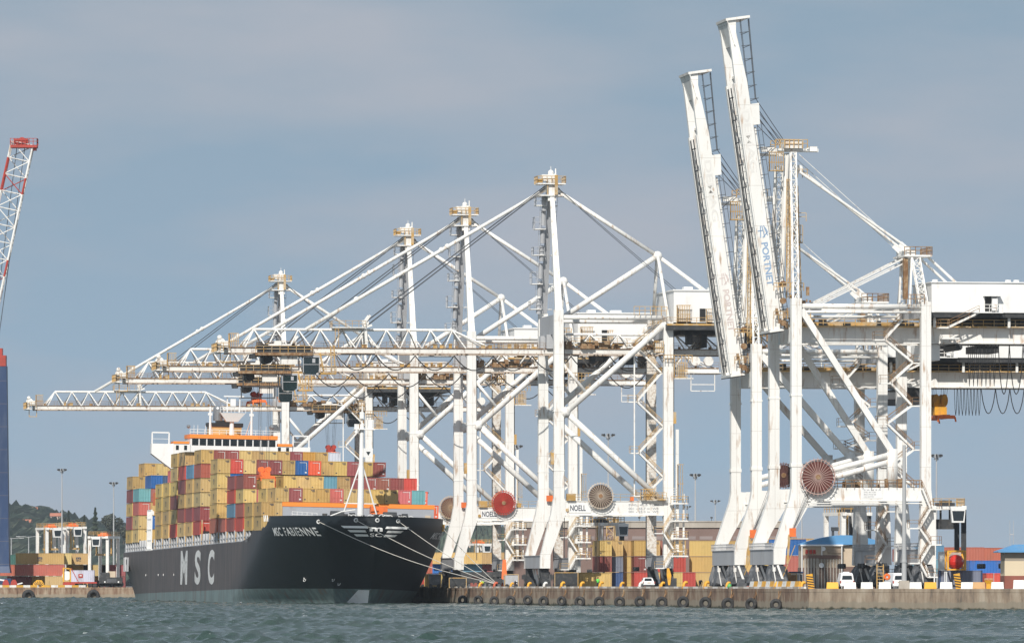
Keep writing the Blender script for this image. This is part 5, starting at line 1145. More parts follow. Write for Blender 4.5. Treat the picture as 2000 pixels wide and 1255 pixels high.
TH = {1: (12.5, 2.84), 2: (12.55, 2.84), 3: (12.6, 2.83), 4: (12.7, 2.82), 5: (12.75, 2.82), 6: (12.85, 2.78), 7: (12.9, 2.8), 8: (13.0, 2.85), 9: (13.1, 2.62), 10: (13.1, 2.62), 11: (13.05, 2.62), 12: (13.05, 2.62), 13: (13.0, 2.62), 'A1': (12.2, 2.85), 'A2': (12.1, 2.85), 'A3': (12.0, 2.85)}
FWD = {1: 2, 2: 3, 3: 4, 4: 5, 5: 6, 6: 7, 7: 8, 8: 9, 9: 10, 10: 11, 11: 12, 12: 13, 'A3': 'A2', 'A2': 'A1'}
SIDE = {1: 'YYYY', 2: 'YYYY', 3: 'rYMYYY', 4: 'YMYMrY', 5: 'YMYYsM', 6: 'rMyYbY', 8: 'bYYYY', 9: 'b', 10: 'MsrM', 11: 'rbYM', 12: 'YY', 13: 'YY', 'A3': 'YMYMY', 'A2': 'YYPT'}
TOP = {8: (5, 'YrYMMYBRYYMYM'), 6: (6, 'YMMYYYYMoYW'), 11: (4, 'MYYYYYsYMMqMr'), 13: (3, 'YYMYYPYYYYPT'), 12: (3, 'YYMYYPYYYYPTR'), 'A3': (6, 'YYYYYY'), 'A2': (5, 'YBnYYYYY')}
crgb = 'YYYYYYYMrbRqBbsPRP'
rowsname = ordn + ['x']
def bayname(j):
    if isinstance(j, str): return {'A1': 'stack behind the bridge', 'A2': 'stack amid the stern', 'A3': 'rearmost stack at stern'}[j]
    return {13: 'bay at the breakwater', 1: 'bay before the bridge'}.get(j, '%s bay' % ordn[12 - j + 1])
rc = random.Random(21); NCON = 0
for j in list(range(NF, 0, -1)) + ['A1', 'A2', 'A3']:
    z0, th = TH[j]
    for r_ in range(1, 14):
        h = H[j, r_]
        for t in range(1, h + 1):
            f = FWD.get(j)
            if f is None: vis = True if j == 'A1' else t >= 2
            else: vis = t > min(H[f, r_], H[f, r_ - 1] if r_ > 1 else 0)
            if r_ == 1 or t > H[j, r_ - 1]: vis = True
            if j == 'A1' and r_ > 4: vis = False
            if j in (1, 2, 3) and r_ > 3 and t < H[j, r_]: vis = False
            if j == 13 and t < 2 and r_ > 2: vis = False
            if not vis: continue
            c = None
            if r_ == 1 and j in SIDE and t <= len(SIDE[j]): c = SIDE[j][t - 1]
            if j in TOP and t == TOP[j][0] and r_ <= len(TOP[j][1]): c = TOP[j][1][r_ - 1]
            if c is None: c = rc.choice(crgb)
            hh = 2.52 if th < 2.7 else th - .12
            mw = SHIPM @ Matrix.Translation(((r_ - 7) * 2.49, TF[j] + 6.1 + rc.uniform(-.03, .03), z0 + th * (t - 1)))
            lv = 'top tier' if t == h else ('bottom tier' if t == 1 else '%s tier' % ordn[t - 1])
            container(c, mw, '%s ship container, %s, %s from left, %s' % (CN[c], bayname(j), ordn[r_ - 1], lv), 'containers stacked on the ship', 12.19, hh,
                      'I' if c in 'Yy' else ('w' if c in 'MrRbBPq' and rc.random() < .75 else None), rc.random() < (.3 if c in 'Yy' else .6)); NCON += 1
# hanging boxes
o = container('Y', Matrix.Translation(P(62.0, -27.0, 25.1 - 2.0 - 2.68)) @ Matrix.Rotation(A, 4, 'Z'), 'ochre container held under the lowered orange spreader above the ship', 'containers held by spreaders', 12.19, 2.59, 'I')
o = container('R', Matrix.Translation(P(367.0, 22.0, 33.0 - 2.75)) @ Matrix.Rotation(A, 4, 'Z'), 'bright orange red container held by the spreader right of the bridge', 'containers held by spreaders', 12.19, 2.59, 'w')
print('ship containers', NCON)
# ------------------------------------------------------------------ hills, far trees and houses
def interp(x, pts):
    for (a, ya), (b, yb) in zip(pts[:-1], pts[1:]):
        if a <= x <= b: return lerp(ya, yb, (x - a) / (b - a))
    return pts[0][1] if x < pts[0][0] else pts[-1][1]
def hill(prof, d0, d1, d2, nx, ny, seed):
    rng = np.random.default_rng(seed); xs_ = np.linspace(prof[0][0], prof[-1][0], nx); v = []; f = []
    ph = rng.random((9, 3)) * 6.28
    for i, x in enumerate(xs_):
        zt = (HY - interp(x, prof)) * d1 / FPX + HC - QH
        for k in range(ny):
            u = k / (ny - 1); d = lerp(d0, d2, u); s = math.sin(math.pi * min(1, u / (2 * (d1 - d0) / (d2 - d0)))) if d < d1 else math.cos(math.pi / 2 * (d - d1) / (d2 - d1))
            X = (x - CX) / FPX * d1
            nb = sum(math.sin(X * (.05 + .03 * q_) + d * (.015 + .008 * q_) + ph[q_][0]) for q_ in range(6)) * .35 + rng.normal() * 2.3
            v.append((X, d, QH - .5 + max(0, s) ** .8 * zt + nb * (0.3 + .7 * max(0, s))))
    for i in range(nx - 1):
        for k in range(ny - 1): a = i * ny + k; f.append((a, a + ny, a + ny + 1, a + 1))
    m = MB(); m.v = v; m.f = f
    return tag(m.build('hill', HILLM, smooth=False), kind='structure')
HILLM = mat('wooded hillside', (.045, .078, .044), .95, dirt=(.11, .12, .07), dirt_amt=.8, scale=.022, lo=.42, hi=.68, var=.5)
hill([(-300, 1020), (-40, 1012), (15, 1003), (28, 995), (40, 990), (58, 993), (75, 993), (95, 994), (104, 1000), (122, 1004), (150, 1012), (170, 1015), (200, 1022), (240, 1028), (270, 1035), (330, 1048), (430, 1070)], 5200, 7000, 8200, 330, 34, 1)
hill([(700, 1075), (800, 1050), (860, 1036), (890, 1026), (920, 1022), (950, 1027), (1000, 1036), (1060, 1048), (1150, 1062), (1300, 1075)], 5600, 7200, 8400, 260, 30, 2)
HW = mat('house wall', (.62, .50, .44), .8, var=.1); TERRA = mat('terracotta roof', (.42, .16, .10), .8, var=.25, scale=.5)
def house(label, x, y, d, wd, ht, rot):
    p = px(x, y, d); t = thing('house', label, 'house', p, rot, 'houses on the wooded hills')
    m = MB(); m.bx(-wd / 2, wd / 2, -4, 4, -9, ht); m.build('wall', HW, t)
    m = MB(); m.loft([[(-wd / 2 - .6, -4.6, ht), (-wd / 2 - .6, 4.6, ht), (-wd / 2 - .6, 0, ht + 2.8)], [(wd / 2 + .6, -4.6, ht), (wd / 2 + .6, 4.6, ht), (wd / 2 + .6, 0, ht + 2.8)]]); m.build('roof', TERRA, t)
    for k in range(3):
        m = MB(); xx = (k - 1) * wd / 3.2; m.bx(xx - .7, xx + .7, -4.06, -3.98, ht * .35, ht * .8); m.build('window', GLASS, t)
house('terracotta roofed house at the left end of the hill crest beside the blue crane', 24, 1003, 6850, 11, 3.2, .2)
house('pink walled house in the middle of the left hillside', 49, 1025, 6300, 10, 2.2, -.15)
house('small pale house on the crest above the pink house', 66, 1001, 6800, 6, 2.5, .1)
house('terracotta roofed house behind the left straddle carriers', 109, 1014, 6500, 9, 3, .0)
house('pale pink house on the hill between the crane legs', 908, 1062, 6100, 8, 3, .2)
house('small reddish house higher on the hill between the crane legs', 922, 1040, 6800, 7, 3, -.2)
BARK = mat('bark', (.09, .07, .05), .9)
LEAF = mat('dark foliage', (.028, .05, .03), .9, dirt=(.07, .09, .05), dirt_amt=.8, scale=.5, lo=.4, hi=.65, var=.4)
LEAF2 = mat('grey green foliage', (.055, .068, .05), .9, dirt=(.10, .105, .08), dirt_amt=.8, scale=.5, lo=.4, hi=.65, var=.4)
def tree(label, x, ytop, ybase, d, kind, wpx):
    p = px(x, ybase, d); hgt = (ybase - ytop) * d / FPX; wd = wpx * d / FPX / 2
    t = thing('conifer_tree' if kind == 'c' else 'broadleaf_tree', label, 'tree', p, 0, 'trees on the left skyline'); rr = random.Random(int(x * 7))
    m = MB(); m.tube((0, 0, 0), (0, 0, hgt * (.95 if kind == 'c' else .5)), .35, 8, .08)
    if kind != 'c':
        for k in range(7): a = k * .9; m.tube((0, 0, hgt * .35), (math.cos(a) * wd * .7, math.sin(a) * wd * .7, hgt * rr.uniform(.6, .95)), .15, 6, .04)
    m.build('trunk', BARK, t); m = MB()
    for i in range(1500 if kind == 'c' else 1300):
        if kind == 'c':
            z = rr.uniform(.06, 1) ; rad = wd * (1 - z) ** .6 * rr.uniform(.25, 1) ** .5 * (0.8 + .35 * math.sin(z * 40)) ; a = rr.uniform(0, 6.28); c = Vector((rad * math.cos(a), rad * math.sin(a), z * hgt))
        else:
            k = rr.randrange(9); ca = k * 2.4; cr_ = wd * .62 * (k % 3 + .3) / 2; cc = Vector((cr_ * math.cos(ca), cr_ * math.sin(ca), hgt * (.5 + .06 * (k % 5) + .15 * (k % 2))))
            dv = Vector((rr.gauss(0, 1), rr.gauss(0, 1), rr.gauss(0, .8))).normalized() * wd * .42 * rr.uniform(.3, 1) ** .4; c = cc + dv
        s = rr.uniform(.3, .75); a1 = Vector((rr.gauss(0, 1), rr.gauss(0, 1), rr.gauss(0, 1))).normalized(); b1 = a1.orthogonal().normalized() * s; a1 = a1.cross(b1).normalized() * s
        m.add([c - a1, c + b1, c + a1, c - b1], [(0, 1, 2, 3)])
    m.build('crown', LEAF if kind == 'c' else LEAF2, t)
tree('tall dark conifer behind the yard between the two left light masts', 186, 991, 1052, 4600, 'c', 14)
tree('shorter dark conifer right of the first light mast', 134, 997, 1044, 4700, 'c', 9)
tree('small thin conifer left of the tall one', 165, 1006, 1048, 4650, 'c', 8)
tree('wide loose crowned bare looking tree beside the second light mast', 216, 1003, 1054, 4500, 'b', 46)
tree('low bushy tree between the first mast and the tall conifer', 150, 1012, 1050, 4600, 'b', 26)
tree('bushy tree behind the striped kerb, just left of the ship stern', 242, 1026, 1062, 4500, 'b', 30)
tree('rounded bush on the hill brow beside the first light mast', 122, 1006, 1050, 4700, 'b', 26)

# ------------------------------------------------------------------ light masts
def light_mast(label, x, ytop, d, arms, name='light_mast', hw=1.5, base=None):
    p = px(x, HY, d); p.z = QH; h = (HY - ytop) * d / FPX + HC - QH
    t = thing(name, label, 'light mast', p, 0, 'light masts around the terminal')
    m = MB(); m.tube((0, 0, 0), (0, 0, h), .26 if h > 14 else .2, 10, .13 if h > 14 else .1); m.build('pole', POLE, t)
    if arms == 'ring':
        m = MB(); m.torus((0, 0, h - .4), (0, 0, 1), hw * .8, .08, 14, 5); m.beam((-hw, 0, h - .4), (hw, 0, h - .4), .12); m.beam((0, -hw, h - .4), (0, hw, h - .4), .12); m.tube((0, 0, h - 1), (0, 0, h + .2), .4, 8); m.build('lamp_ring', POLE, t)
        lm = MB(); lm.loft([[(-.22, -.2, 0), (.22, -.2, 0), (.22, .2, 0), (-.22, .2, 0)], [(-.16, -.14, .38), (.16, -.14, .38), (.16, .14, .38), (-.16, .14, .38)]]); l0 = None
        for k in range(8):
            a = k * math.pi / 4
            if l0 is None: l0 = lm.build('lamp', DARK, t); o = l0
            else: o = l0.copy(); COL.objects.link(o); o.parent = t
            o.location = (hw * math.cos(a), hw * math.sin(a), h - .25); o.rotation_euler = (0, .35, a)
    elif arms == 'double':
        for s in (-1, 1):
            m = MB(); m.path([(0, 0, h - .2), (s * 1.6, 0, h), (s * 3.0, 0, h)], .09, 6); m.bx(s * 3.2 - .7, s * 3.2 + .7, -.2, .2, h - .1, h + .12); m.build('lamp_arm', POLE, t)
light_mast('tall floodlight mast at the left above the straddle carriers', 121, 916, 1950, 'ring', hw=1.04)
light_mast('tall floodlight mast just left of the ship stern', 222, 942, 2050, 'ring', hw=1.04)
light_mast('tallest floodlight mast between the nearest lowered crane legs', 1188, 848, 1560, 'ring', hw=1.20)
light_mast('floodlight mast right of the red cable reel', 1009, 870, 1620, 'ring', hw=1.14)
light_mast('floodlight mast standing free between the lowered and raised cranes', 1358, 926, 1600, 'ring', hw=0.99)
light_mast('floodlight mast in open sky at the far right', 1829, 888, 1450, 'ring', hw=0.99)
light_mast('low distant floodlight mast against the raised crane legs', 1397, 977, 2300, 'ring', hw=1.35)
light_mast('smallest distant floodlight mast over the brown warehouse', 1342, 988, 2600, 'ring', hw=1.25)
light_mast('distant floodlight mast right of the ship foremast', 829, 961, 2100, 'ring', hw=0.94)
light_mast('double armed street lamp close beside the blue crane tower', 22, 1050, 2300, 'double', 'street_lamp')
light_mast('double armed street lamp below the hillside, second from the blue crane', 56, 1047, 2300, 'double', 'street_lamp')
light_mast('thin pale pole behind the blue roofed workshop, left of the two', 1566, 990, 1700, 'none', 'thin_pole')
light_mast('thin pale pole behind the blue roofed workshop, right of the two', 1649, 985, 1700, 'none', 'thin_pole')
p = px(1766, HY, 962); p.z = QH
t = thing('light_mast', 'thick grey steel pole on a square concrete block at the quay edge', 'light mast', p, 0, 'light masts around the terminal')
m = MB(); m.tube((0, 0, 1.0), (0, 0, 18.6), .33, 16, .20); m.tube((0, 0, 3.4), (0, 0, 3.7), .38, 16); m.build('pole', POLE, t)
m = MB(); m.loft([[(-.75, -.75, 0), (.75, -.75, 0), (.75, .75, 0), (-.75, .75, 0)], [(-.62, -.62, 1.05), (.62, -.62, 1.05), (.62, .62, 1.05), (-.62, .62, 1.05)]]); m.build('base_block', CONCRETE, t)
p = px(1976, HY, 1700); p.z = QH; t = thing('radio_mast', 'pair of thin radio masts joined by a crossbar, far right', 'mast', p)
h = (HY - 1012) * 1700 / FPX
for s in (-.42, .42): m = MB(); m.tube((s, 0, 0), (s, 0, h), .08, 6, .05); m.build('pole', POLE, t)
m = MB(); m.beam((-.5, 0, h * .79), (.5, 0, h * .79), .2); m.build('crossbar', POLE, t)

# ------------------------------------------------------------------ yard containers: placed by distance, ground position and tier
YG = 'containers stacked in the yard'
def yard(c, x, d, tier, label, rot, Lc=12.19, hc=2.59, logo=None, base=QH, doors=False, group=YG):   # rot 0 = long side to the camera
    p = px(x, HY, d); p.z = base + tier * (hc + .10)
    return container(c, Matrix.Translation(p) @ Matrix.Rotation(rot + R(90), 4, 'Z') if rot != 'end' else Matrix.Translation(p) @ Matrix.Rotation(A * .6, 4, 'Z'), label, group, Lc, hc, logo, doors)
# left quay
yard('Y', 78.5, 1872, 2, 'long ochre container with a dark logo, highest in front of the left hill', 0, logo='I', hc=2.8)
yard('b', 79, 1868, 1, 'long red brown container with white end plates under the logo one', 0, hc=2.8, logo=None)
yard('b', 24, 1876, 1, 'red brown container end beside the blue crane tower', 0, 6.06, 2.8)
yard('g', 22, 1900, 2, 'dark green container beside the blue crane tower', 0, 6.06, 2.7)
yard('M', 38, 1870, 0, 'maroon container on the ground behind the red axle unit', 0, 6.06, 2.8, doors=True)
yard('Y', 85, 1873, 0, 'shaded ochre container on the ground behind the striped barrier', 0, 6.06, 2.8)
yard('y', 112, 1866, 0, 'pale ochre container on the ground left of the white trailer box', 0, 6.06, 2.8)
yard('y', 129, 1880, 2, 'pale ochre container end right of the logo container', 'end', 12.19, 2.8)
yard('Y', 154, 1884, 2, 'ochre container behind the white trailer box, top of stack', 0, 6.06, 2.8, 'I')
yard('Y', 154, 1886, 1, 'ochre container behind the white trailer box, middle of stack', 0, 6.06, 2.8)
yard('Y', 186, 1886, 1, 'ochre container between the legs of the single straddle carrier', 0, 6.06, 2.8)
yard('M', 222, 1886, 1, 'maroon container under the single straddle carrier beside the ship stern', 0, 6.06, 2.8)
yard('M', 222, 1886, 0, 'maroon container on the ground behind the terminal tractor', 0, 6.06, 2.8)
yard('Y', 186, 1888, 0, 'ochre container on the ground behind the trailer end', 0, 6.06, 2.8)
# between bow and cranes
yard('b', 829, 1560, 2, 'red brown container right of the bow, third tier', 'end', 12.19, 2.8)
yard('b', 829, 1560, 1, 'red brown container right of the bow, second tier', 'end', 12.19, 2.8)
yard('Y', 842, 1560, 0, 'ochre container right of the bow on the ground', 0, 6.06, 2.8)
for i, (x, c) in enumerate(((868, 'Y'), (917, 'Y'), (966, 'Y'), (1015, 'Y'))):
    yard(c, x, 1800, 2, 'ochre container atop the far row behind the crane feet, %s from the bow' % ordn[i], 0, 6.06, 2.75)
    yard('BsMn'[i], x, 1802, 1, '%s container under the far ochre row behind the crane feet' % CN['BsMn'[i]], 0, 6.06, 2.75)
    yard('KMKn'[i], x, 1804, 0, '%s container on the ground under the far ochre row, %s from the bow' % (CN['KMKn'[i]], ordn[i]), 0, 6.06, 2.75)
yard('r', 1002, 1700, 1, 'red container behind the orange post between the crane feet', 0, 6.06, 2.75); yard('b', 1040, 1700, 1, 'brown red container seen between the paired crane legs', 0, 6.06, 2.75); yard('b', 1040, 1700, 0, 'brown red container on the ground between the paired crane legs', 0, 6.06, 2.75)
yard('Y', 1050, 1650, 2, 'ochre container behind the nearest lowered crane legs', 0, 12.19, 2.8); yard('Y', 1128, 1600, 2, 'ochre container behind the dark straddle carrier legs', 0, 6.06, 2.8)
# centre block
C0 = 1396.0
cen = [(1174, 'Y', 2, 'end', 'I'), (1196, 'Y', 2, 'end', 'I'), (1221, 'Y', 2, 'end', None), (1243, 'Y', 2, 'end', None), (1268, 'Y', 2, 'end', 'I'), (1292, 'q', 2, 'end', None), (1318, 'Y', 2, 'end', 'I'),
       (1174, 'M', 1, 'end', None), (1196, 'G', 1, 'end', None), (1221, 'Y', 1, 'end', None), (1243, 'M', 1, 'end', 'w'), (1268, 'r', 1, 'end', None), (1292, 'Y', 1, 'end', None), (1318, 'r', 1, 'end', None),
       (1174, 'Y', 0, 'end', None), (1196, 'n', 0, 'end', None), (1221, 'Y', 0, 'end', None), (1243, 'r', 0, 'end', None), (1268, 'Y', 0, 'end', None), (1292, 'M', 0, 'end', None), (1318, 'Y', 0, 'end', None)]
tn = ['bottom', 'middle', 'top']
for x, c, t_, rot, lg in cen:
    k = [1174, 1196, 1221, 1243, 1268, 1292, 1318].index(x)
    yard(c, x + 2, C0 + (k % 3) * 3, t_, '%s container end in yard block before the brown warehouse, %s tier, %s from left' % (CN[c], tn[t_], ordn[k]), 'end', 12.19, 2.88, lg, doors=True)
yard('Y', 1160, 1385, 0, 'ochre container on the ground behind the man in the green vest', 0, 6.06, 2.7); yard('Y', 1128, 1392, 0, 'shaded ochre container under the dark straddle carrier', 0, 6.06, 2.88)
rt = [(1378, 'Y', 2, None), (1378, 'Y', 1, None), (1378, 'Y', 0, None), (1441, 'Y', 2, None), (1441, 'Y', 1, None), (1441, 'b', 0, None), (1504, 'Y', 2, None), (1504, 'Y', 1, None), (1504, 'Y', 0, None)]
for x, c, t_, lg in rt:
    k = [1378, 1441, 1504].index(x)
    yard(c, x, C0, t_, '%s container side-on behind the raised crane feet, %s tier, %s from left' % (CN[c], tn[t_], ordn[k]), 0, 6.06, 2.88, lg)
yard('r', 1339, C0, 0, 'narrow red container end standing before the side-on ochre stack', 'end', 12.19, 2.88)
yard('B', 1538, 1220, 2, 'bright blue container above the red one beside the blue roofed workshop', 0, 6.06, 2.6); yard('b', 1538, 1220, 1, 'brown red container under the bright blue one beside the workshop', 0, 6.06, 2.6); yard('Y', 1538, 1222, 0, 'shaded ochre container below the brown red one beside the workshop', 0, 6.06, 2.6)
yard('Y', 1530, 1480, 2, 'ochre container peeping over the bright blue one', 0, 12.19, 3.2)
# right block
yard('b', 1862, 1480, 2, 'red brown container with white letters, left one of the long far right pair', 0, 12.19, 2.62, 'w'); yard('b', 1952, 1500, 2, 'red brown container, right one of the long far right pair', 0, 12.19, 2.62)
yard('q', 1800, 1560, 2, 'dull brown container end behind the stairs of the right crane', 0, 12.19, 2.62)
yard('B', 1924, 1460, 1, 'blue container side-on above the small red ones', 0, 6.06, 2.62); yard('B', 1968, 1462, 1, 'second blue container side-on, touching the blue roofed house', 0, 6.06, 2.62); yard('n', 1890, 1470, 1, 'dark blue slatted container behind the red tank', 0, 6.06, 2.62)
yard('s', 1812, 1400, 2, 'steel blue container behind the right crane stair foot', 0, 6.06, 2.6); yard('s', 1812, 1400, 1, 'steel blue container lower, behind the right crane stair foot', 0, 6.06, 2.6)
yard('r', 1935, 1300, 0, 'red container on the ground right of the grey one with blue ends', 'end', 6.06, 2.6); yard('b', 1972, 1320, 0, 'brown red container on the ground before the blue roofed house', 0, 6.06, 2.6)
o = yard('G', 1875.5, 1080, 0, 'grey container with blue corner posts carrying the red tank', 0, 6.06, 2.6)
for s in (-1, 1):
    m = MB(); m.bx(-1.24, 1.24, s * 3.03 - .14, s * 3.03 + .14, 0, 2.62); q_ = m.build('corner_frame', BLUEP, o)
# tank container, end-on
p = px(1866, HY, 1079); t = thing('tank_container', 'red tank in an orange frame standing on the grey container', 'tank container', (p.x, p.y, QH + 2.63), 0, None)
m = MB()
for x in (-1.25, 1.25):
    for y in (-3, 3): m.beam((x, y, 0), (x, y, 2.85), .26)
    m.beam((x, -3, .1), (x, 3, .1), .2); m.beam((x, -3, 2.75), (x, 3, 2.75), .2)
for y in (-3, 3):
    m.beam((-1.25, y, .1), (1.25, y, .1), .2); m.beam((-1.25, y, 2.78), (1.25, y, 2.78), .24)
    for s in (-1, 1): m.beam((s * 1.2, y, 2.1), (s * .7, y, 2.7), .16)
m.build('frame', YELLOW, t)
m = MB(); m.tube((0, -2.5, 1.2), (0, 2.6, 1.2), 1.08, 20); m.ball((0, -2.5, 1.2), 1.07, 18, 8); m.build('tank', mat('tank red', (.62, .03, .02), .35, var=.08), t)
m = MB(); m.bx(.25, .85, -3.16, -3.1, 1.15, 1.5); m.build('plate', SHIPW, t)
m = MB(); m.bx(-1.0, 1.0, 2.9, 3.1, .9, 2.6); m.build('end_panel', CONCRETE, t)
p = px(1840, HY, 1090); tag(MB().bx(p.x - .45, p.x + .45, 1090, 1092.4, QH + 2.63, QH + 5.4).build('white_panel', SHIPW), 'tall white panel standing beside the red tank', 'panel')

# ------------------------------------------------------------------ straddle carriers
def straddle(label, x, d, top, rot, dark, cx=0.0, lift=.62):
    p = px(x, HY, d); p.z = QH; t = thing('straddle_carrier', label, 'straddle carrier', p, rot, 'straddle carriers in the yard'); h = top - QH
    for sx in (-1, 1):
        for k, y in enumerate((-4.4, 4.4)):
            m = MB(); m.beam((sx * 2.35, y, 1.2), (sx * 2.35, y, h - .3), .55, .75); m.build('leg', DARK if (dark and sx > 0) else WHITE, t)
        m = MB(); m.bx(sx * 2.35 - .35, sx * 2.35 + .35, -5.3, 5.3, .95, 1.75); m.build('side_beam', DARK, t)
        for k in range(4):
            wm_ = MB(); y = -4.5 + k * 3; wm_.tube((sx * 2.35 - .3, y, .75), (sx * 2.35 + .3, y, .75), .75, 16); wm_.build('wheel', RUBBER, t)
        m = MB(); m.bx(sx * 2.35 - .35, sx * 2.35 + .35, -5.2, 5.2, h - .6, h); m.build('top_beam', WHITE, t)
    m = MB()
    for y in (-4.4, 0, 4.4): m.bx(-2.2, 2.2, y - .3, y + .3, h - .55, h - .1)
    m.build('top_frame', WHITE, t)
    m = MB(); m.bx(-1.4, 1.4, -1.0, 1.6, h, h + .5); m.bx(-.8, 1.0, -.5, 1.2, h + .5, h + .9); m.build('engine_deck', ORANGE if not dark else DARK, t)
    m = MB(); m.rail([(-2.4, -5.2, h), (2.4, -5.2, h), (2.4, 5.2, h)], 1.1, .05, 1.2); m.rail([(-2.4, -5.2, h), (-2.4, 5.2, h)], 1.1, .05, 1.2); m.build('top_rail', OCHRE, t)
    m = MB(); m.prism([(cx - 1.0, h - 2.6), (cx + .9, h - 2.6), (cx + 1.1, h - .2), (cx - 1.2, h - .2)], -6.6, -5.3); cb_ = m.build('cab', SHIPW, t)
    m = MB(); m.prism([(cx - .8, h - 2.3), (cx + .7, h - 2.3), (cx + .9, h - .8), (cx - 1.0, h - .8)], -6.66, -6.58); m.build('windscreen', GLASS, cb_)
    m = MB(); m.bx(-2.1 if lift > .7 else -1.3, 1.5 if lift > .7 else 1.3, -3, 3, h * lift, h * lift + (.5 if lift < .7 else 1.5)); m.bx(-1.2, -.9, -3, -2.7, h * lift, h - .4); m.bx(.9, 1.2, 2.7, 3, h * lift, h - .4); m.build('lifting_frame', OCHRE if lift < .7 else DARK, t)
    m = MB()
    for i in range(14): m.beam((-2.9, -4.1, 1.4 + i * .75), (-2.9, -3.5, 1.4 + i * .75), .07)
    m.beam((-2.9, -4.1, 1.2), (-2.9, -4.1, h)  , .08); m.beam((-2.9, -3.5, 1.2), (-2.9, -3.5, h), .08); m.build('ladder', OCHRE, t)
straddle('leftmost white straddle carrier behind the long logo container', 99, 1960, 18.6, .35, False)
straddle('white straddle carrier under the orange engine deck beside the leftmost one', 141, 1965, 18.9, .3, False)
straddle('single white straddle carrier standing beside the ship stern', 203, 1880, 15.8, -.25, False)
straddle('dark legged straddle carrier in front of the brown warehouse', 1172, 1430, 15.4, .5, True, 1.5)
straddle('dark straddle carrier with white cab right of the nearest crane stairs', 1846, 1150, 15.6, .06, True, 1.3, .72)
straddle('straddle carrier half hidden between the feet of the right cranes', 1655, 1290, 16.0, .3, True)
straddle('distant white straddle carrier under the hill between the crane legs', 935, 2150, 15.5, .4, False)

# ------------------------------------------------------------------ buildings
p = px(1267, HY, 1540); t = thing('warehouse', 'long brown warehouse with a pale roof band behind the yard', 'warehouse', (p.x, p.y, QH), 0)
h = (HY - 1019) * 1540 / FPX + HC - QH; hw = 282 * 1540 / FPX
m = MB(); m.bx(-hw, hw, 0, 60, 0, h); m.build('wall', BROWNW, t)
m = MB(); m.bx(-hw - .2, hw + .2, -.35, 60.2, h, h + .25); m.bx(-hw - .1, hw + .1, -.3, -.02, h - 1.15, h - .1); m.build('roof_band', CONCRETE, t)
for k in range(17):
    m = MB(); xx = -hw + 2 + k * 3.5; m.bx(xx, xx + 2.7, -.06, .02, h - 3.6, h - 2.9); m.build('window_strip', mat('dusty glazing', (.27, .22, .21), .5), t)
m = MB()
for k in range(12): xx = -hw + 3 + k * 5; m.beam((xx, .5, h + .2), (xx, .5, h + .9), .1); m.bx(xx - .25, xx + .25, .2, .6, h + .8, h + 1.1)
m.build('roof_lights', DARK, t)
# workshop with blue roof
p = px(1566, HY, 1168); t = thing('workshop', 'beige and brown workshop with a curved blue roof beside the crane feet', 'workshop', (p.x, p.y, QH), 0)
k_ = 1168 / FPX; wd = 78 * k_; ex = 150 * k_; h = (HY - 1064) * k_ + HC - QH
m = MB(); m.bx(0, wd, 0, 14, 3.2, h); m.bx(wd, ex, .6, 14, 3.4, h); m.build('upper_wall', BEIGE, t)
m = MB(); m.bx(-.1, wd + .05, -.08, 14, 0, 3.25); m.bx(wd + .05, ex, .5, 14, 0, 3.4); m.bx(0, wd, -.1, -.02, 4.6, 5.2); m.build('lower_wall', mat('brown sheeting', (.20, .125, .10), .8, var=.2, scale=.8), t)
m = MB()
for i in range(8): xx = wd * (.40 + i * .075); m.bx(xx, xx + .22, -.3, -.1, 0, 4.6)
for i in range(5): xx = wd * (.06 + i * .075); m.bx(xx, xx + .3, -.3, -.1, 0, 4.7)
m.build('cladding_rib', CONCRETE, t)
m = MB()
for xx in (0.02, wd * .5, wd): m.tube((xx, -.28, 0 if xx != wd * .5 else 5.2), (xx, -.28, h), .09, 8)
m.bx(-.2, wd + .2, -.45, -.05, h - .12, h + .12); m.build('drain_pipe', SHIPW, t)
m = MB(); n = 12; ring = lambda y: [(lerp(-.3, ex + .3, i / n), y, h + .15 + 1.75 * math.sin(math.pi * (.06 + .80 * i / n)) - .3) for i in range(n + 1)] + [(ex + .3, y, h + .1), (-.3, y, h + .1)]
m.loft([ring(-.12), ring(14.3)]); m.build('roof', ROOFB, t)
for k, xx in enumerate((.09, .19, .28)):
    m = MB(); m.bx(wd * xx, wd * xx + .42, -.25, -.05, 5.4, h - .7); m.build('fire_hose_panel', REDP, t)
m = MB(); m.tube((wd * .54, -.35, 6.2), (wd * .54, -.3, 6.2), .35, 14); m.tube((wd * .49, -.45, 3.6), (wd * .49, -.4, 3.6), .4, 14); m.build('round_sign', SHIPW, t)
m = MB(); m.bx(wd * .64, wd * .98, -.2, -.1, 5.5, h - .5); m.build('louvre', mat('louvre brown', (.36, .28, .21), .8, var=.25, scale=2), t)
p = px(1628, 1047, 1170); tag(MB().add([], []).bx(p.x - .2, p.x + .2, 1172, 1172.4, p.z - .4, p.z + 1.0).bx(p.x - .3, p.x + .9, 1171.9, 1172.5, p.z + .9, p.z + 1.5).build('roof_floodlight', DARK), 'dark floodlight on the curved blue workshop roof', 'floodlight')
# guard hut
p = px(1557, HY, 1105); t = thing('guard_hut', 'small white hut with a blue flat roof left of the workshop', 'hut', (p.x, p.y, QH), 0)
m = MB(); m.bx(-.85, .75, -1, 1, 0, 2.3); m.build('wall', SHIPW, t); m = MB(); m.bx(-1.2, .9, -1.2, 1.2, 2.3, 2.5); m.build('roof', BLUEP, t); m = MB(); m.bx(-.5, .2, -1.03, -.98, .9, 2.0); m.build('window', GREYTONE, t); m = MB(); m.bx(.4, .72, -1.03, -.98, 0, 2.1); m.build('door', GLASS, t)
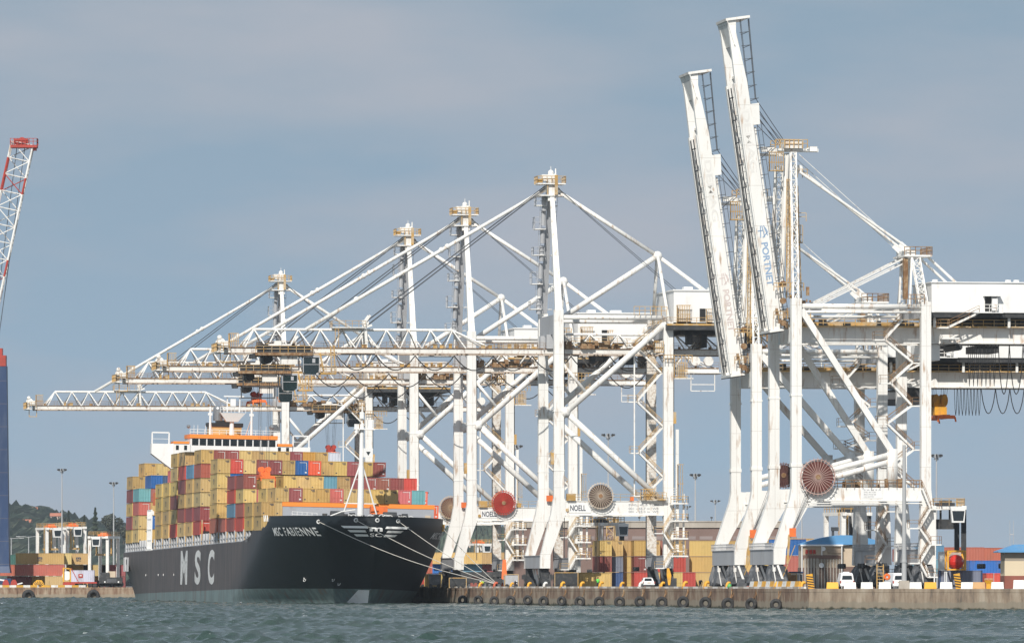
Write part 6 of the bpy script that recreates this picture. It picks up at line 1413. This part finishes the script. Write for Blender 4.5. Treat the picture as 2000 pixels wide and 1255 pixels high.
# brick house with blue roof, right edge
p = px(1962, HY, 1010); t = thing('brick_house', 'red brick and beige house with a blue hipped roof at the right edge', 'house', (p.x, p.y, QH), 0)
k_ = 1010 / FPX; h = (HY - 1078) * k_ + HC - QH
m = MB(); m.bx(0, 9, 0, 9, 0, 1.75); m.build('brick_base', BRICK, t)
m = MB(); m.bx(.03, 9, .03, 9, 1.75, 3.75); m.build('wall', mat('cream render', (.62, .52, .37), .85, var=.06), t)
m = MB(); m.bx(.05, 9, .05, 9, 3.75, h); m.build('eaves_wall', mat('shaded frieze', (.30, .26, .21), .85), t)  # top of the wall coloured darker for the shade of the eaves
m = MB(); m.loft([[(-.9, -.9, h), (9.8, -.9, h), (9.8, 9.8, h), (-.9, 9.8, h)], [(-.9, -.9, h + .16), (9.8, -.9, h + .16), (9.8, 9.8, h + .16), (-.9, 9.8, h + .16)], [(1.6, 2.2, h + 1.1), (7.3, 2.2, h + 1.1), (7.3, 6.7, h + 1.1), (1.6, 6.7, h + 1.1)]]); m.build('roof', ROOFB, t)

# ------------------------------------------------------------------ quay-edge things on the near length
def onK(x, inl):      # point on the near quay length, inl metres inland of its edge, at photo column x
    for i in range(40):
        pass
    a = K + Vector((-dirK.y, dirK.x, 0)) * -inl if False else K - Vector((dirK.y, -dirK.x, 0)) * 0
    nn = Vector((dirK.y, -dirK.x, 0)); nn = nn if nn.x < 0 and False else nn
    inn = Vector((-dirK.y, dirK.x, 0))
    if inn.y < 0 and inn.x < 0: inn = -inn
    a = K + inn * inl
    # solve (a + s d).x / (a + s d).y = (x-CX)/FPX
    r = (x - CX) / FPX; s = (r * a.y - a.x) / (dirK.x - r * dirK.y)
    q = a + dirK * s; return Vector((q.x, q.y, QH))
m = MB(); m.loft([[(-.8, -.3, 0), (.8, -.3, 0), (.8, .3, 0), (-.8, .3, 0)], [(-.78, -.28, .15), (.78, -.28, .15), (.78, .28, .15), (-.78, .28, .15)], [(-.74, -.13, .85), (.74, -.13, .85), (.74, .13, .85), (-.74, .13, .85)]])
for xx in (-.5, .5): m.bx(xx - .12, xx + .12, -.31, .31, -.01, .1)
b0 = None
for i, (x, c) in enumerate(((1626, 'y'), (1660, 'w'), (1693, 'w'), (1728, 'w'), (1788, 'w'), (1817, 'y'), (1848, 'w'), (1889, 'w'), (1912, 't'), (1948, 'w'), (1993, 'w'))):
    if b0 is None: b0 = m.build('road_barrier', OBJC); o = b0
    else: o = b0.copy(); COL.objects.link(o)
    o.location = onK(x, 1.0); o.rotation_euler = (0, 0, random.uniform(-.06, .06)); o.scale = (1.15 if x == 1993 else 1, 1, 1.3 if x == 1993 else 1)
    o.color = (*{'w': (.78, .78, .76), 'y': (.80, .42, .03), 't': (.52, .30, .12)}[c], 1)
    lb = {1626: 'yellow road barrier left of the white minibus', 1660: 'white road barrier in front of the white minibus', 1693: 'white road barrier between the minibus and the orange ladder', 1728: 'white road barrier below the orange ladder, left of the pole block', 1788: 'white road barrier right of the concrete pole block', 1817: 'yellow road barrier below the crane stairs', 1848: 'white road barrier before the blue corner post', 1889: 'white road barrier right of the leaning striped panel', 1912: 'tan wooden sided barrier before the grey container', 1948: 'white road barrier near the brick house', 1993: 'large white barrier at the right picture edge'}[x]
    tag(o, lb, 'barrier', 'barriers along the near quay edge')
HZ1 = YELLOW; HZ2 = BLACK
def hazard(label, loc, hgt, wd, rot, lean):
    t = thing('hazard_panel', label, 'warning panel', loc, rot, 'striped warning panels'); t.rotation_euler = (0, lean, rot)
    m = MB(); m.bx(-wd / 2, wd / 2, -.05, .05, 0, hgt); m.build('board', HZ1, t)
    m = MB(); n = int(hgt / .34)
    for i in range(n): z = i * .34 + .04; m.prism([(-wd / 2, z + .26), (wd / 2, z - .0), (wd / 2, z + .15), (-wd / 2, z + .41)], -.065, -.051)
    m.build('stripe', HZ2, t)
hazard('black and yellow striped panel leaning before the blue roofed workshop', onK(1585, .9), 1.95, .85, .05, -.16)
hazard('black and yellow striped panel leaning before the grey container', onK(1873, .9), 1.95, .8, .05, -.16)
def chevron(label, loc):
    t = thing('striped_barrier', label, 'warning barrier', loc, 0)
    m = MB(); pts = [(-1.6, 0), (1.4, 0), (1.2, .8), (.6, 1.75), (-.6, 1.8), (-1.5, 1.0)]; m.prism(pts, -.4, .4); m.build('board', HZ1, t)
    m = MB()
    for i in range(7):
        a = R(25 + i * 20); m.beam((math.cos(a) * .3 - .1, -.42, math.sin(a) * .2 + .05), (math.cos(a) * 1.35 - .1, -.42, math.sin(a) * 1.45 + .1), .14, .02, up=(0, 1, 0))
    m.build('stripe', HZ2, t)
p = P(526.5, 0, 0) - V * ((CORN.x - px(76, HY, 1838).x) / CA); chevron('mound shaped black and yellow striped barrier on the far left quay', (p.x, p.y + .8, QH + .02))
# long striped wall block
p0, p1 = P(at_x(1466, .9), .9, QH), P(at_x(1562, .9), .9, QH)
d_ = (p1 - p0); n = 12
t = thing('striped_wall', 'low white and yellow striped barrier wall below the raised crane feet', 'barrier', p0, 0)
for k, c in enumerate((KW, YELLOW)):
    m = MB()
    for i in range(n):
        if i % 2 != k: continue
        a, b = d_ * (i / n), d_ * ((i + .97) / n); m.loft([[a + V * -.3, b + V * -.3, b + V * .3, a + V * .3], [a + V * -.1 + Vector((0, 0, 1.0)), b + V * -.1 + Vector((0, 0, 1.0)), b + V * .15 + Vector((0, 0, 1.0)), a + V * .15 + Vector((0, 0, 1.0))]])
    m.build('white_segment' if k == 0 else 'yellow_segment', c, t)
def post(label, x, d, h_, r_, mt, name='marker_post'):
    q = px(x, HY, d); q.z = QH; m = MB(); m.tube((0, 0, 0), (0, 0, h_), r_, 8); m.bx(-r_ * 1.6, r_ * 1.6, -r_ * 1.6, r_ * 1.6, h_, h_ + .08); o = m.build(name, mt); o.location = q; return tag(o, label, 'post', 'marker posts by the near barriers')
post('left one of the paired white posts before the grey container', 1845.5, 948, 2.1, .06, SHIPW); post('right one of the paired white posts before the grey container', 1849, 948, 2.1, .06, SHIPW)
post('white post right of the crane stair foot', 1825, 960, 1.9, .09, SHIPW); post('thin white post behind the near barriers below the brown red container', 1941, 940, 1.9, .04, POLE)
q = px(1930.5, HY, 945); t = thing('yellow_hopper', 'yellow funnel shaped hopper beside the tan barrier', 'hopper', (q.x, q.y, QH)); m = MB(); m.loft([[(-.3, -.3, 0), (.3, -.3, 0), (.3, .3, 0), (-.3, .3, 0)], [(-.3, -.3, .6), (.3, -.3, .6), (.3, .3, .6), (-.3, .3, .6)], [(-.55, -.5, 1.1), (.55, -.5, 1.1), (.55, .5, 1.1), (-.55, .5, 1.1)]]); m.build('hopper_body', YELLOW, t); m = MB(); m.rail([(-.5, -.45, 1.1), (.5, -.45, 1.1)], .2, .03, .5); m.build('rim', OCHRE, t)
q = px(1719, HY, 975); t = thing('ladder_frame', 'orange ladder frame standing between the right crane bogies', 'ladder', (q.x, q.y, QH)); m = MB()
for xx in (-.42, .42): m.beam((xx, 0, 0), (xx, 0, 3.2), .13)
for i in range(7): m.beam((-.42, 0, .4 + i * .42), (.42, 0, .4 + i * .42), .07)
m.build('ladder_side', OCHRE, t); m = MB(); m.torus((.9, -.2, 1.55), (0, 1, 0), .3, .16, 14, 6); m.build('life_ring', ORANGE, t)

# ------------------------------------------------------------------ vehicles (seen from behind)
def van(label, loc, rot, kind):
    t = thing('minibus' if kind == 'bus' else ('pickup_truck' if kind == 'pick' else 'van'), label, 'vehicle', loc, rot, 'white vehicles parked on the quay')
    W = .93; Hh = 2.1 if kind != 'pick' else 1.65; Ln = 4.8
    def ring(y, zb, zt, wt, wb): return [(-wb, y, zb), (wb, y, zb), (W, y, .75), (W * .99, y, 1.0), (wt, y, zt - .12), (wt - .14, y, zt), (-wt + .14, y, zt), (-wt, y, zt - .12), (-W * .99, y, 1.0), (-W, y, .75)]
    m = MB()
    if kind == 'pick': rs = [ring(0, .42, .98, W * .98, W * .85), ring(.05, .35, 1.02, W * .98, W * .9), ring(1.75, .32, 1.02, W * .98, W * .9), ring(1.8, .32, 1.62, W * .74, W * .9), ring(3.2, .32, 1.66, W * .76, W * .9), ring(3.9, .32, 1.1, W * .9, W * .9), ring(5.0, .4, .98, W * .88, W * .85)]
    else: rs = [ring(0, .42, Hh - .25, W * .76, W * .85), ring(.06, .32, Hh - .06, W * .82, W * .92), ring(.4, .3, Hh, W * .84, W * .94), ring(3.5, .3, Hh, W * .84, W * .94), ring(4.3, .32, 1.35, W * .86, W * .92), ring(Ln, .42, .85, W * .8, W * .82)]
    m.loft(rs); b = m.build('body', CAR, t)
    if kind == 'pick': m = MB(); m.loft([[(-.58, 1.74, 1.12), (.58, 1.74, 1.12), (.52, 1.74, 1.52), (-.52, 1.74, 1.52)], [(-.58, 1.79, 1.12), (.58, 1.79, 1.12), (.52, 1.79, 1.52), (-.52, 1.79, 1.52)]])
    else: m = MB(); m.loft([[(-.68, -.02, 1.2), (.68, -.02, 1.2), (.6, .0, 1.72), (-.6, .0, 1.72)], [(-.68, .1, 1.2), (.68, .1, 1.2), (.6, .1, 1.72), (-.6, .1, 1.72)]])
    m.build('rear_window', GLASS, b)
    for s in (-1, 1):
        m = MB(); m.bx(s * .86 - .07, s * .86 + .07, -.04, .1, .72, 1.05); m.build('tail_light', REDP, b)
        for y in (1.0, 3.6): m = MB(); m.tube((s * .72, y, .33), (s * .95, y, .33), .33, 16); m.build('wheel', RUBBER, t)
        m = MB(); m.bx(s * .79 - .03, s * .79 + .03, .5 if kind != 'pick' else 1.9, 3.4 if kind != 'pick' else 3.1, 1.2, 1.68 if kind != 'pick' else 1.5); m.build('side_window', GLASS, b)
    m = MB(); m.bx(-.88, .88, -.1, .06, .35, .55); m.build('bumper', DARK if kind == 'pick' else CAR, b); m = MB(); m.bx(-.25, .25, -.03, .02, .8, .9); m.build('number_plate', OCHRE, b)
    if kind == 'bus': m = MB(); m.bx(-.45, .35, .6, 2.2, Hh, Hh + .12); m.build('roof_box', CAR, t)
q = px(1654.5, HY, 975); van('white minibus with dark rear window parked behind the barriers', (q.x, q.y, QH), .05, 'bus')
q = px(1266, HY, 1130); van('small white pickup parked under the nearest lowered crane', (P(at_x(1266, 4.5), 4.5, QH)), .06, 'pick')
q = px(1757, HY, 985); van('white van half hidden behind the thick grey pole', (q.x, q.y, QH), .2, 'van')
# terminal tractor and trailer at the left, axle unit, hatch covers
def wheels(t, xs_, y, r_, w_=.35, z=None):
    for x in xs_: m = MB(); m.tube((x, y - w_, r_ if z is None else z), (x, y + w_, r_ if z is None else z), r_, 16); m.build('wheel', RUBBER, t)
q = px(215, HY, 1846); t = thing('terminal_tractor', 'dark terminal tractor facing us between trailer and ship stern', 'tractor', (q.x, q.y + 8, QH))
m = MB(); m.bx(-3.2, 2.6, -.6, 2.4, .9, 2.5); m.bx(-2.9, 2.3, -.75, -.6, 1.0, 2.3); m.bx(-2.8, -.6, -.3, 2.2, 2.5, 3.7); m.build('chassis', DARK, t); m = MB(); m.bx(-1.2, 1.2, -.8, -.74, 1.2, 2.1); m.build('radiator', TARP, t)
for x in (-1.7, 1.7): m = MB(); m.tube((x, -.85, 1.35), (x, -.74, 1.35), .2, 12); m.build('headlight', SHIPW, t)
m = MB(); m.bx(-1.0, .9, .2, 1.4, 2.5, 4.0); m.build('cab_panel', BEIGE, t); wheels(t, (-2.4, -1.3, 1.2, 2.2), .4, .75)
q = px(155, HY, 1846); t = thing('container_trailer', 'red trailer carrying the white box on the far left quay', 'trailer', (q.x, q.y + 7, QH))
m = MB(); m.bx(-4.4, 4.0, -1.2, 1.2, .95, 1.35); m.bx(-4.5, -1.5, -1.25, -1.1, .6, 1.0); m.build('chassis', REDP, t); m = MB(); m.beam((-4.3, -1.2, 1.3), (-4.3, -1.2, 4.9), .35); m.beam((-2.6, -1.2, 1.3), (-2.6, -1.2, 4.7), .3); m.beam((-4.3, -1.2, 4.8), (-2.6, -1.2, 4.6), .3); m.build('headboard', YELLOW, t); wheels(t, (-.2, 1.1, 2.4, 3.5), -.9, .5)
m = MB(); m.beam((-2.4, -1.28, 4.8), (-.6, -1.28, 1.4), .16); m.build('diagonal_bar', REDP, t); m = MB(); m.tube((-3.5, -1.0, 2.9), (-3.5, 1.0, 2.9), 1.15, 18); m.build('tank_end', SHIPW, t)
o = yard('W', 161, 1848, 0, 'white box container with a red square badge on the red trailer', 0, 6.06, 2.9, base=QH + 1.37); o.location = (px(161, HY, 1853).x, q.y + 7, QH + 1.37); m = MB(); m.bx(1.222, 1.24, .3, 1.45, 1.0, 1.95); m.bx(-1.24, -1.222, -.2, .95, 1.0, 1.95); bd = m.build('badge', REDP, o); m = MB(); m.bx(-1.25, -1.241, .1, .65, 1.4, 1.7); m.bx(1.241, 1.25, .6, 1.15, 1.4, 1.7); m.build('badge_mark', LETTER, bd)
q = px(17, HY, 1842); t = thing('axle_unit', 'red wheel unit with white tips at the foot of the blue crane', 'machine part', (q.x, q.y + 5, QH)); m = MB()
for x in (-1.0, 1.0): m.leg([(.5, x - .9, x + .9), (1.4, x - .7, x + .6), (1.9, x - .3, x + .3)], -.6, .6)
m.build('axle_housing', REDP, t); wheels(t, (-1.2, .9), -.2, .5); m = MB(); m.beam((1.6, -.3, .7), (3.1, -.3, 1.1), .3); m.beam((-2.6, -.3, 1.9), (-1.2, -.3, 1.7), .4); m.build('tow_bar', SHIPW, t)
def slab(label, x, d, wd, z0, z1, dy): 
    q = px(x, HY, d); t = thing('hatch_cover', label, 'hatch cover', (q.x, q.y, QH), A * .0, 'hatch covers laid on the quay'); m = MB(); m.bx(-wd / 2, wd / 2, 0, dy, z0, z1); m.bx(-wd / 2 + .3, wd / 2 - .3, .3, dy - .3, z1, z1 + .15)
    for i in range(6): xx = -wd / 2 + .5 + i * (wd - 1) / 5; m.bx(xx - .12, xx + .12, -.08, dy, z0 - .25, z1 - .1)
    m.build('panel', DARK, t); m = MB()
    for i in range(4): xx = -wd / 2 + .8 + i * (wd - 1.6) / 3; m.bx(xx - .3, xx + .3, .2, dy - .2, 0, z0 - .02)
    m.build('support', TARP, t)
slab('wide dark hatch cover stacked on supports behind the mooring bollards', 930, 1345, 10.5, 2.0, 2.75, 9); slab('low dark hatch cover lying nearest the red bollard', 945, 1305, 7.0, .9, 1.5, 6); slab('second dark hatch cover further right behind the yellow bollards', 1050, 1400, 6.0, 1.6, 2.4, 8)
def genset(label, x, d, c, wd, h_):
    q = px(x, HY, d); t = thing('generator_unit', label, 'machine', (q.x, q.y, QH), .1, 'small machines under the cranes'); m = MB(); m.bx(-wd / 2, wd / 2, -1, 1, .45, h_); m.bx(-wd / 2 + .1, wd / 2 - .1, -1.03, -.98, .6, h_ - .3); m.build('housing', c, t); m = MB()
    for x_ in (-wd / 2, wd / 2): m.beam((x_, -1.05, 0), (x_, -1.05, h_ + .2), .12)
    m.beam((-wd / 2, -1.05, h_ + .15), (wd / 2, -1.05, h_ + .15), .12); m.build('frame', OCHRE, t); wheels(t, (-wd / 3, wd / 3), -.7, .35)
genset('pale generator in an orange frame left of the paired crane feet', 998, 1290, GREYTONE, 2.4, 2.2); genset('red machine seen under the bow flare beside the quay', 818, 1420, REDP, 2.0, 3.4); genset('dark wheeled machine below the left crane foot', 893, 1300, DARK, 3.0, 1.6); genset('dark wheeled machine between the bow and the crane foot', 848, 1330, TARP, 2.2, 2.4); genset('orange machine behind the left crane foot near the red one', 880, 1420, ORANGE, 1.8, 2.0); genset('dark compressor behind the ochre containers left of the man in green', 1105, 1340, DARK, 4.2, 2.6); genset('tan machine between the raised crane bogies and the hut', 1537, 1095, RUSTY, 2.6, 2.0)
q = px(1307, HY, 1180); t = thing('digger_arm', 'bright yellow pointed machine arm right of the white pickup', 'machine', (q.x, q.y, QH)); m = MB(); m.loft([[(-.15, 0, .5), (.15, 0, .5), (.15, .3, .5), (-.15, .3, .5)], [(-.4, 0, 2.2), (.35, 0, 2.0), (.35, .3, 2.0), (-.4, .3, 2.2)], [(-.35, 0, 3.2), (.0, 0, 3.2), (.0, .3, 3.2), (-.35, .3, 3.2)]]); m.build('arm', YELLOW, t); m = MB(); m.bx(.3, 1.2, .2, 1.4, 0, 1.6); m.build('machine_base', DARK, t)
q = px(985, HY, 1310); tag(MB().loft([[(-.6, -.6, 0), (.6, -.6, 0), (.6, .6, 0), (-.6, .6, 0)], [(-.3, -.3, 5.0), (.3, -.3, 5.0), (.3, .3, 5.0), (-.3, .3, 5.0)]]).build('tapered_post', ORANGE), 'orange tapering post between the cranes, left of the red container', 'post').location = (q.x, q.y, QH)
q = px(1218 - 30, HY, 1420); t = thing('lattice_mast', 'yellow lattice mast behind the containers before the warehouse', 'mast', (px(1189, HY, 1450).x, 1450, QH)); m = MB(); lattice(m, (0, 0, 0), (.35, 0, 13.5), .7, .7, 9, .09, .06); m.build('mast_frame', OCHRE, t); m = MB(); m.beam((1.5, 0, 0), (1.5, 0, 13.5), .9); m.build('mast_column', OCHRE, t)
q = px(1424, HY, 1090); tag(MB().ball((0, 0, .34), .32, 12, 8, 1.1).tube((0, 0, .68), (0, 0, .8), .08, 8).build('float', mat('green float plastic', (.10, .42, .13), .5), smooth=True), 'bright green float lying at the quay edge below the raised cranes', 'float').location = P(at_x(1424, .5), .5, QH)

# ------------------------------------------------------------------ harbour crane at the left edge
q = px(-12, HY, 1844); t = thing('harbour_crane', 'blue towered mobile crane with red and white lattice boom, cut by the left edge', 'crane', (q.x, q.y + 6, QH)); d = q.y + 6; k_ = d / FPX
X_ = lambda x: (x + 12) * k_; Z_ = lambda y: (HY - y) * k_ + HC - QH
m = MB(); rg = lambda x0, x1, y, dep: [(X_(x0), -dep, Z_(y)), (X_(x1), -dep, Z_(y)), (X_(x1), dep, Z_(y)), (X_(x0), dep, Z_(y))]
m.loft([rg(-46, 18, 1118, 3.0), rg(-42, 16, 1105, 2.6), rg(-36, 14.5, 1050, 2.3), rg(-33, 10.5, 715, 2.0)]); tw = m.build('tower', BLUEP, t)
m = MB(); m.bx(X_(-34), X_(9), -2.1, 2.1, Z_(715), Z_(694)); m.bx(X_(-30), X_(2), -1.5, 1.5, Z_(694), Z_(680)); m.build('tower_cap', REDP, t)
m = MB(); m.bx(X_(-78), X_(-33.5), -2.4, 2.4, Z_(790), Z_(735)); m.bx(X_(-72), X_(-50), -2.0, 2.0, Z_(735), Z_(715)); m.build('slewing_house', BLUEP, t)
m = MB(); m.bx(X_(-80), X_(20), -3.4, 3.4, .8, 2.2); m.build('undercarriage', BLUEP, t); wheels(t, [X_(x) for x in (-70, -50, -30, -10, 8)], -2.6, .75)
wm_, rm = MB(), MB()
b0_, b1_ = Vector((X_(-64), 0, Z_(760))), Vector((X_(41), 0, Z_(280))); ax = (b1_ - b0_).normalized(); sx_ = Vector((ax.z, 0, -ax.x))
cs = [sx_ * a + Vector((0, b, 0)) for a, b in ((-2.7, -1.6), (2.7, -1.6), (2.7, 1.6), (-2.7, 1.6))]; n = 15
for i in range(n):
    p0, p1 = b0_.lerp(b1_, i / n), b0_.lerp(b1_, (i + 1) / n)
    for k, c in enumerate(cs):
        (rm if (i % 4 in (0, 1) and k in (0, 3)) or (i % 5 == 2 and k == 1) else wm_).tube(p0 + c, p1 + c, .26, 8)
        c2 = cs[(k + 1) % 4]; (wm_ if i % 6 else rm).tube(p0 + (c if i % 2 else c2), p1 + (c2 if i % 2 else c), .13, 6); wm_.tube(p1 + c, p1 + c2, .11, 6)
wm_.build('boom_lattice', WHITE, t); rm.build('boom_red_section', REDP, t)
m = MB(); m.bx(X_(18), X_(70), -2.2, 2.2, Z_(289), Z_(284)); m.bx(X_(24), X_(52), -1.5, 1.5, Z_(284), Z_(272)); m.tube((X_(40), -.6, Z_(276)), (X_(40), .6, Z_(276)), 1.0, 14); m.bx(X_(60), X_(68), -1.5, 1.5, Z_(294), Z_(284)); m.build('boom_head', REDP, t); m = MB(); m.rail([(X_(18), -2.2, Z_(284)), (X_(70), -2.2, Z_(284)), (X_(70), 2.2, Z_(284))], 1.6, .07, .9); m.build('head_rail', REDP, t)
m = MB(); m.tube((X_(46), 0, Z_(282)), (X_(-10), 0, Z_(690)), .1, 6); m.tube((X_(30), .8, Z_(282)), (X_(-22), .8, Z_(690)), .1, 6); m.build('luffing_rope', ROPE, t)

# ------------------------------------------------------------------ people
def person(label, loc, rot, pose, top, helmet):
    t = thing('person', label, 'person', loc, rot, 'dock workers on the quay')
    bend = pose == 'bend'
    J = {'hip': (0, 0, .92), 'waist': (0, -.02, 1.1), 'chest': (0, -.02, 1.35), 'neck': (0, -.01, 1.5), 'head': (0, -.03, 1.66), 'crown': (0, -.02, 1.74)}
    if bend: J = {'hip': (0, .05, .82), 'waist': (0, -.08, .98), 'chest': (0, -.30, 1.08), 'neck': (0, -.44, 1.12), 'head': (0, -.58, 1.10), 'crown': (0, -.64, 1.12)}
    v = []; r = []; e = []
    def add(p, rad, par=None):
        v.append(p); r.append(rad); i = len(v) - 1
        if par is not None: e.append((par, i))
        return i
    hp = add(J['hip'], .145); wa = add(J['waist'], .13, hp); ch = add(J['chest'], .165, wa); nk = add(J['neck'], .06, ch); hd = add(J['head'], .10, nk); add(J['crown'], .075, hd)
    for s in (-1, 1):
        kx = s * .12; a = add((s * .10, J['hip'][1], J['hip'][2] - .08), .095, hp); k = add((kx, -.04 if not bend else -.10, .48), .065, a); f = add((kx + s * .02, .02, .09), .045, k); add((kx + s * .03, -.15, .04), .04, f)
        sh = add((s * .19, J['chest'][1], J['chest'][2] + .07), .062, ch)
        el = add((s * .25, J['chest'][1] + (.03 if not bend else -.06), J['chest'][2] - .22), .045, sh); wr = add((s * .24, J['chest'][1] - .06 if not bend else J['chest'][1] - .16, J['chest'][2] - .46), .033, el)
        pa = add((s * .24, v[wr][1] - .02, v[wr][2] - .08), .032, wr)
        for q_ in range(4): f1 = add((s * (.22 + .016 * q_), v[pa][1] - .012 + .003 * q_, v[pa][2] - .06), .008, pa); add((s * (.22 + .016 * q_), v[pa][1] - .03, v[pa][2] - .095 + .006 * abs(q_ - 1)), .007, f1)
        th_ = add((s * .20, v[pa][1] - .035, v[pa][2] - .01), .009, pa); add((s * .19, v[pa][1] - .055, v[pa][2] - .04), .008, th_)
    me = bpy.data.meshes.new('body'); me.from_pydata(v, e, []); o = link('body', me, t); md = o.modifiers.new('skin', 'SKIN'); sv = me.skin_vertices[0].data if len(me.skin_vertices) else None
    if sv is None:
        bm2 = __import__('bmesh').new(); bm2.from_mesh(me); bm2.verts.layers.skin.verify(); bm2.to_mesh(me); bm2.free(); sv = me.skin_vertices[0].data
    for i, q_ in enumerate(sv): q_.radius = (r[i], r[i]); q_.use_root = (i == 0)
    ss_ = o.modifiers.new('sub', 'SUBSURF'); ss_.levels = 1; ss_.render_levels = 1; me.materials.append(SKIN)
    def sleeve(name, pts, mt):
        m = MB()
        for a, b, ra, rb in pts: m.tube(a, b, ra, 12, rb)
        return m.build(name, mt, t, smooth=True)
    A_, B_, C_ = Vector(J['hip']), Vector(J['waist']), Vector(J['chest']); N_ = Vector(J['neck'])
    def oval(c, ra, rb, dirv): 
        u = Vector((1, 0, 0)); w_ = dirv.cross(u).normalized(); return [c + u * (ra * math.cos(a)) + w_ * (rb * math.sin(a)) for a in [2 * math.pi * i / 14 for i in range(14)]]
    ax_ = (C_ - A_).normalized(); m = MB(); m.loft([oval(A_ - ax_ * .06, .2, .165, ax_), oval(B_, .19, .155, ax_), oval(C_, .225, .17, ax_), oval(C_.lerp(N_, .75), .14, .11, ax_), oval(N_ , .07, .07, ax_)]); m.build('vest', top, t, smooth=True)
    pts = []
    for s in (-1, 1):
        k = Vector((s * .12, -.04 if not bend else -.10, .48)); h_ = Vector((s * .10, J['hip'][1], J['hip'][2])); f = Vector((s * .14, .02, .10)); pts += [(h_, k, .125, .09), (k, f, .09, .075)]
    sleeve('trousers', pts, CLOTH); pts = []
    for s in (-1, 1):
        sh = C_ + Vector((s * .19, 0, .07)); el = Vector((s * .25, C_.y + (.03 if not bend else -.06), C_.z - .22)); pts += [(sh, el, .078, .06)]
    sleeve('sleeves', pts, top)
    m = MB(); hc = Vector(J['head']) + Vector((0, 0, .05)); m.ball(hc, .125, 12, 8, .85); m.build('helmet', helmet, t, smooth=True)
    m = MB()
    for s in (-1, 1): m.bx(s * .13 - .05, s * .13 + .05, -.2, .06, 0, .08)
    m.build('boots', BLACK, t)
    hd_ = Vector(J['head']); m = MB()
    if not bend:
        for s in (-1, 1): m.ball(hd_ + Vector((s * .035, -.095, .0)), .012, 6, 4)
        m.bx(-.025, .025, hd_.y - .1, hd_.y - .09, hd_.z - .065, hd_.z - .055); m.build('face', BLACK, t)
person('standing dock worker in a green vest and dark trousers on the quay', P(at_x(1166, 5.0), 5.0, QH), 2.9, 'stand', HIVIS, BLACK)
person('worker in a yellow green vest bending beside the yellow bollard near the bow', P(at_x(943.5, 1.6), 1.6, QH), -1.2, 'bend', mat('yellow green cloth', (.55, .85, .10), .8), SHIPW)
person('dark clothed worker with a white helmet beside the crane foot', P(at_x(1005, 2.4), 2.4, QH), .5, 'bend', CLOTH, SHIPW)
person('dark clothed worker crouching before the side-on ochre containers', P(at_x(1366, 3.4), 3.4, QH), .2, 'bend', CLOTH, CLOTH)

# ------------------------------------------------------------------ thin sea haze
HAZE = 3.3e-5
if HAZE:
    m = MB().bx(-1600, 1600, -60, 9000, -2.0, 110.0)
    hz_ = bpy.data.materials.new('haze'); hz_.use_nodes = True; n, l = hz_.node_tree.nodes, hz_.node_tree.links; n.clear(); o_ = n.new('ShaderNodeOutputMaterial'); v_ = n.new('ShaderNodeVolumePrincipled'); v_.inputs['Color'].default_value = (.80, .88, .96, 1); v_.inputs['Density'].default_value = HAZE; v_.inputs['Anisotropy'].default_value = .2; l.new(v_.outputs[0], o_.inputs['Volume'])
    tag(m.build('haze', hz_), kind='stuff')
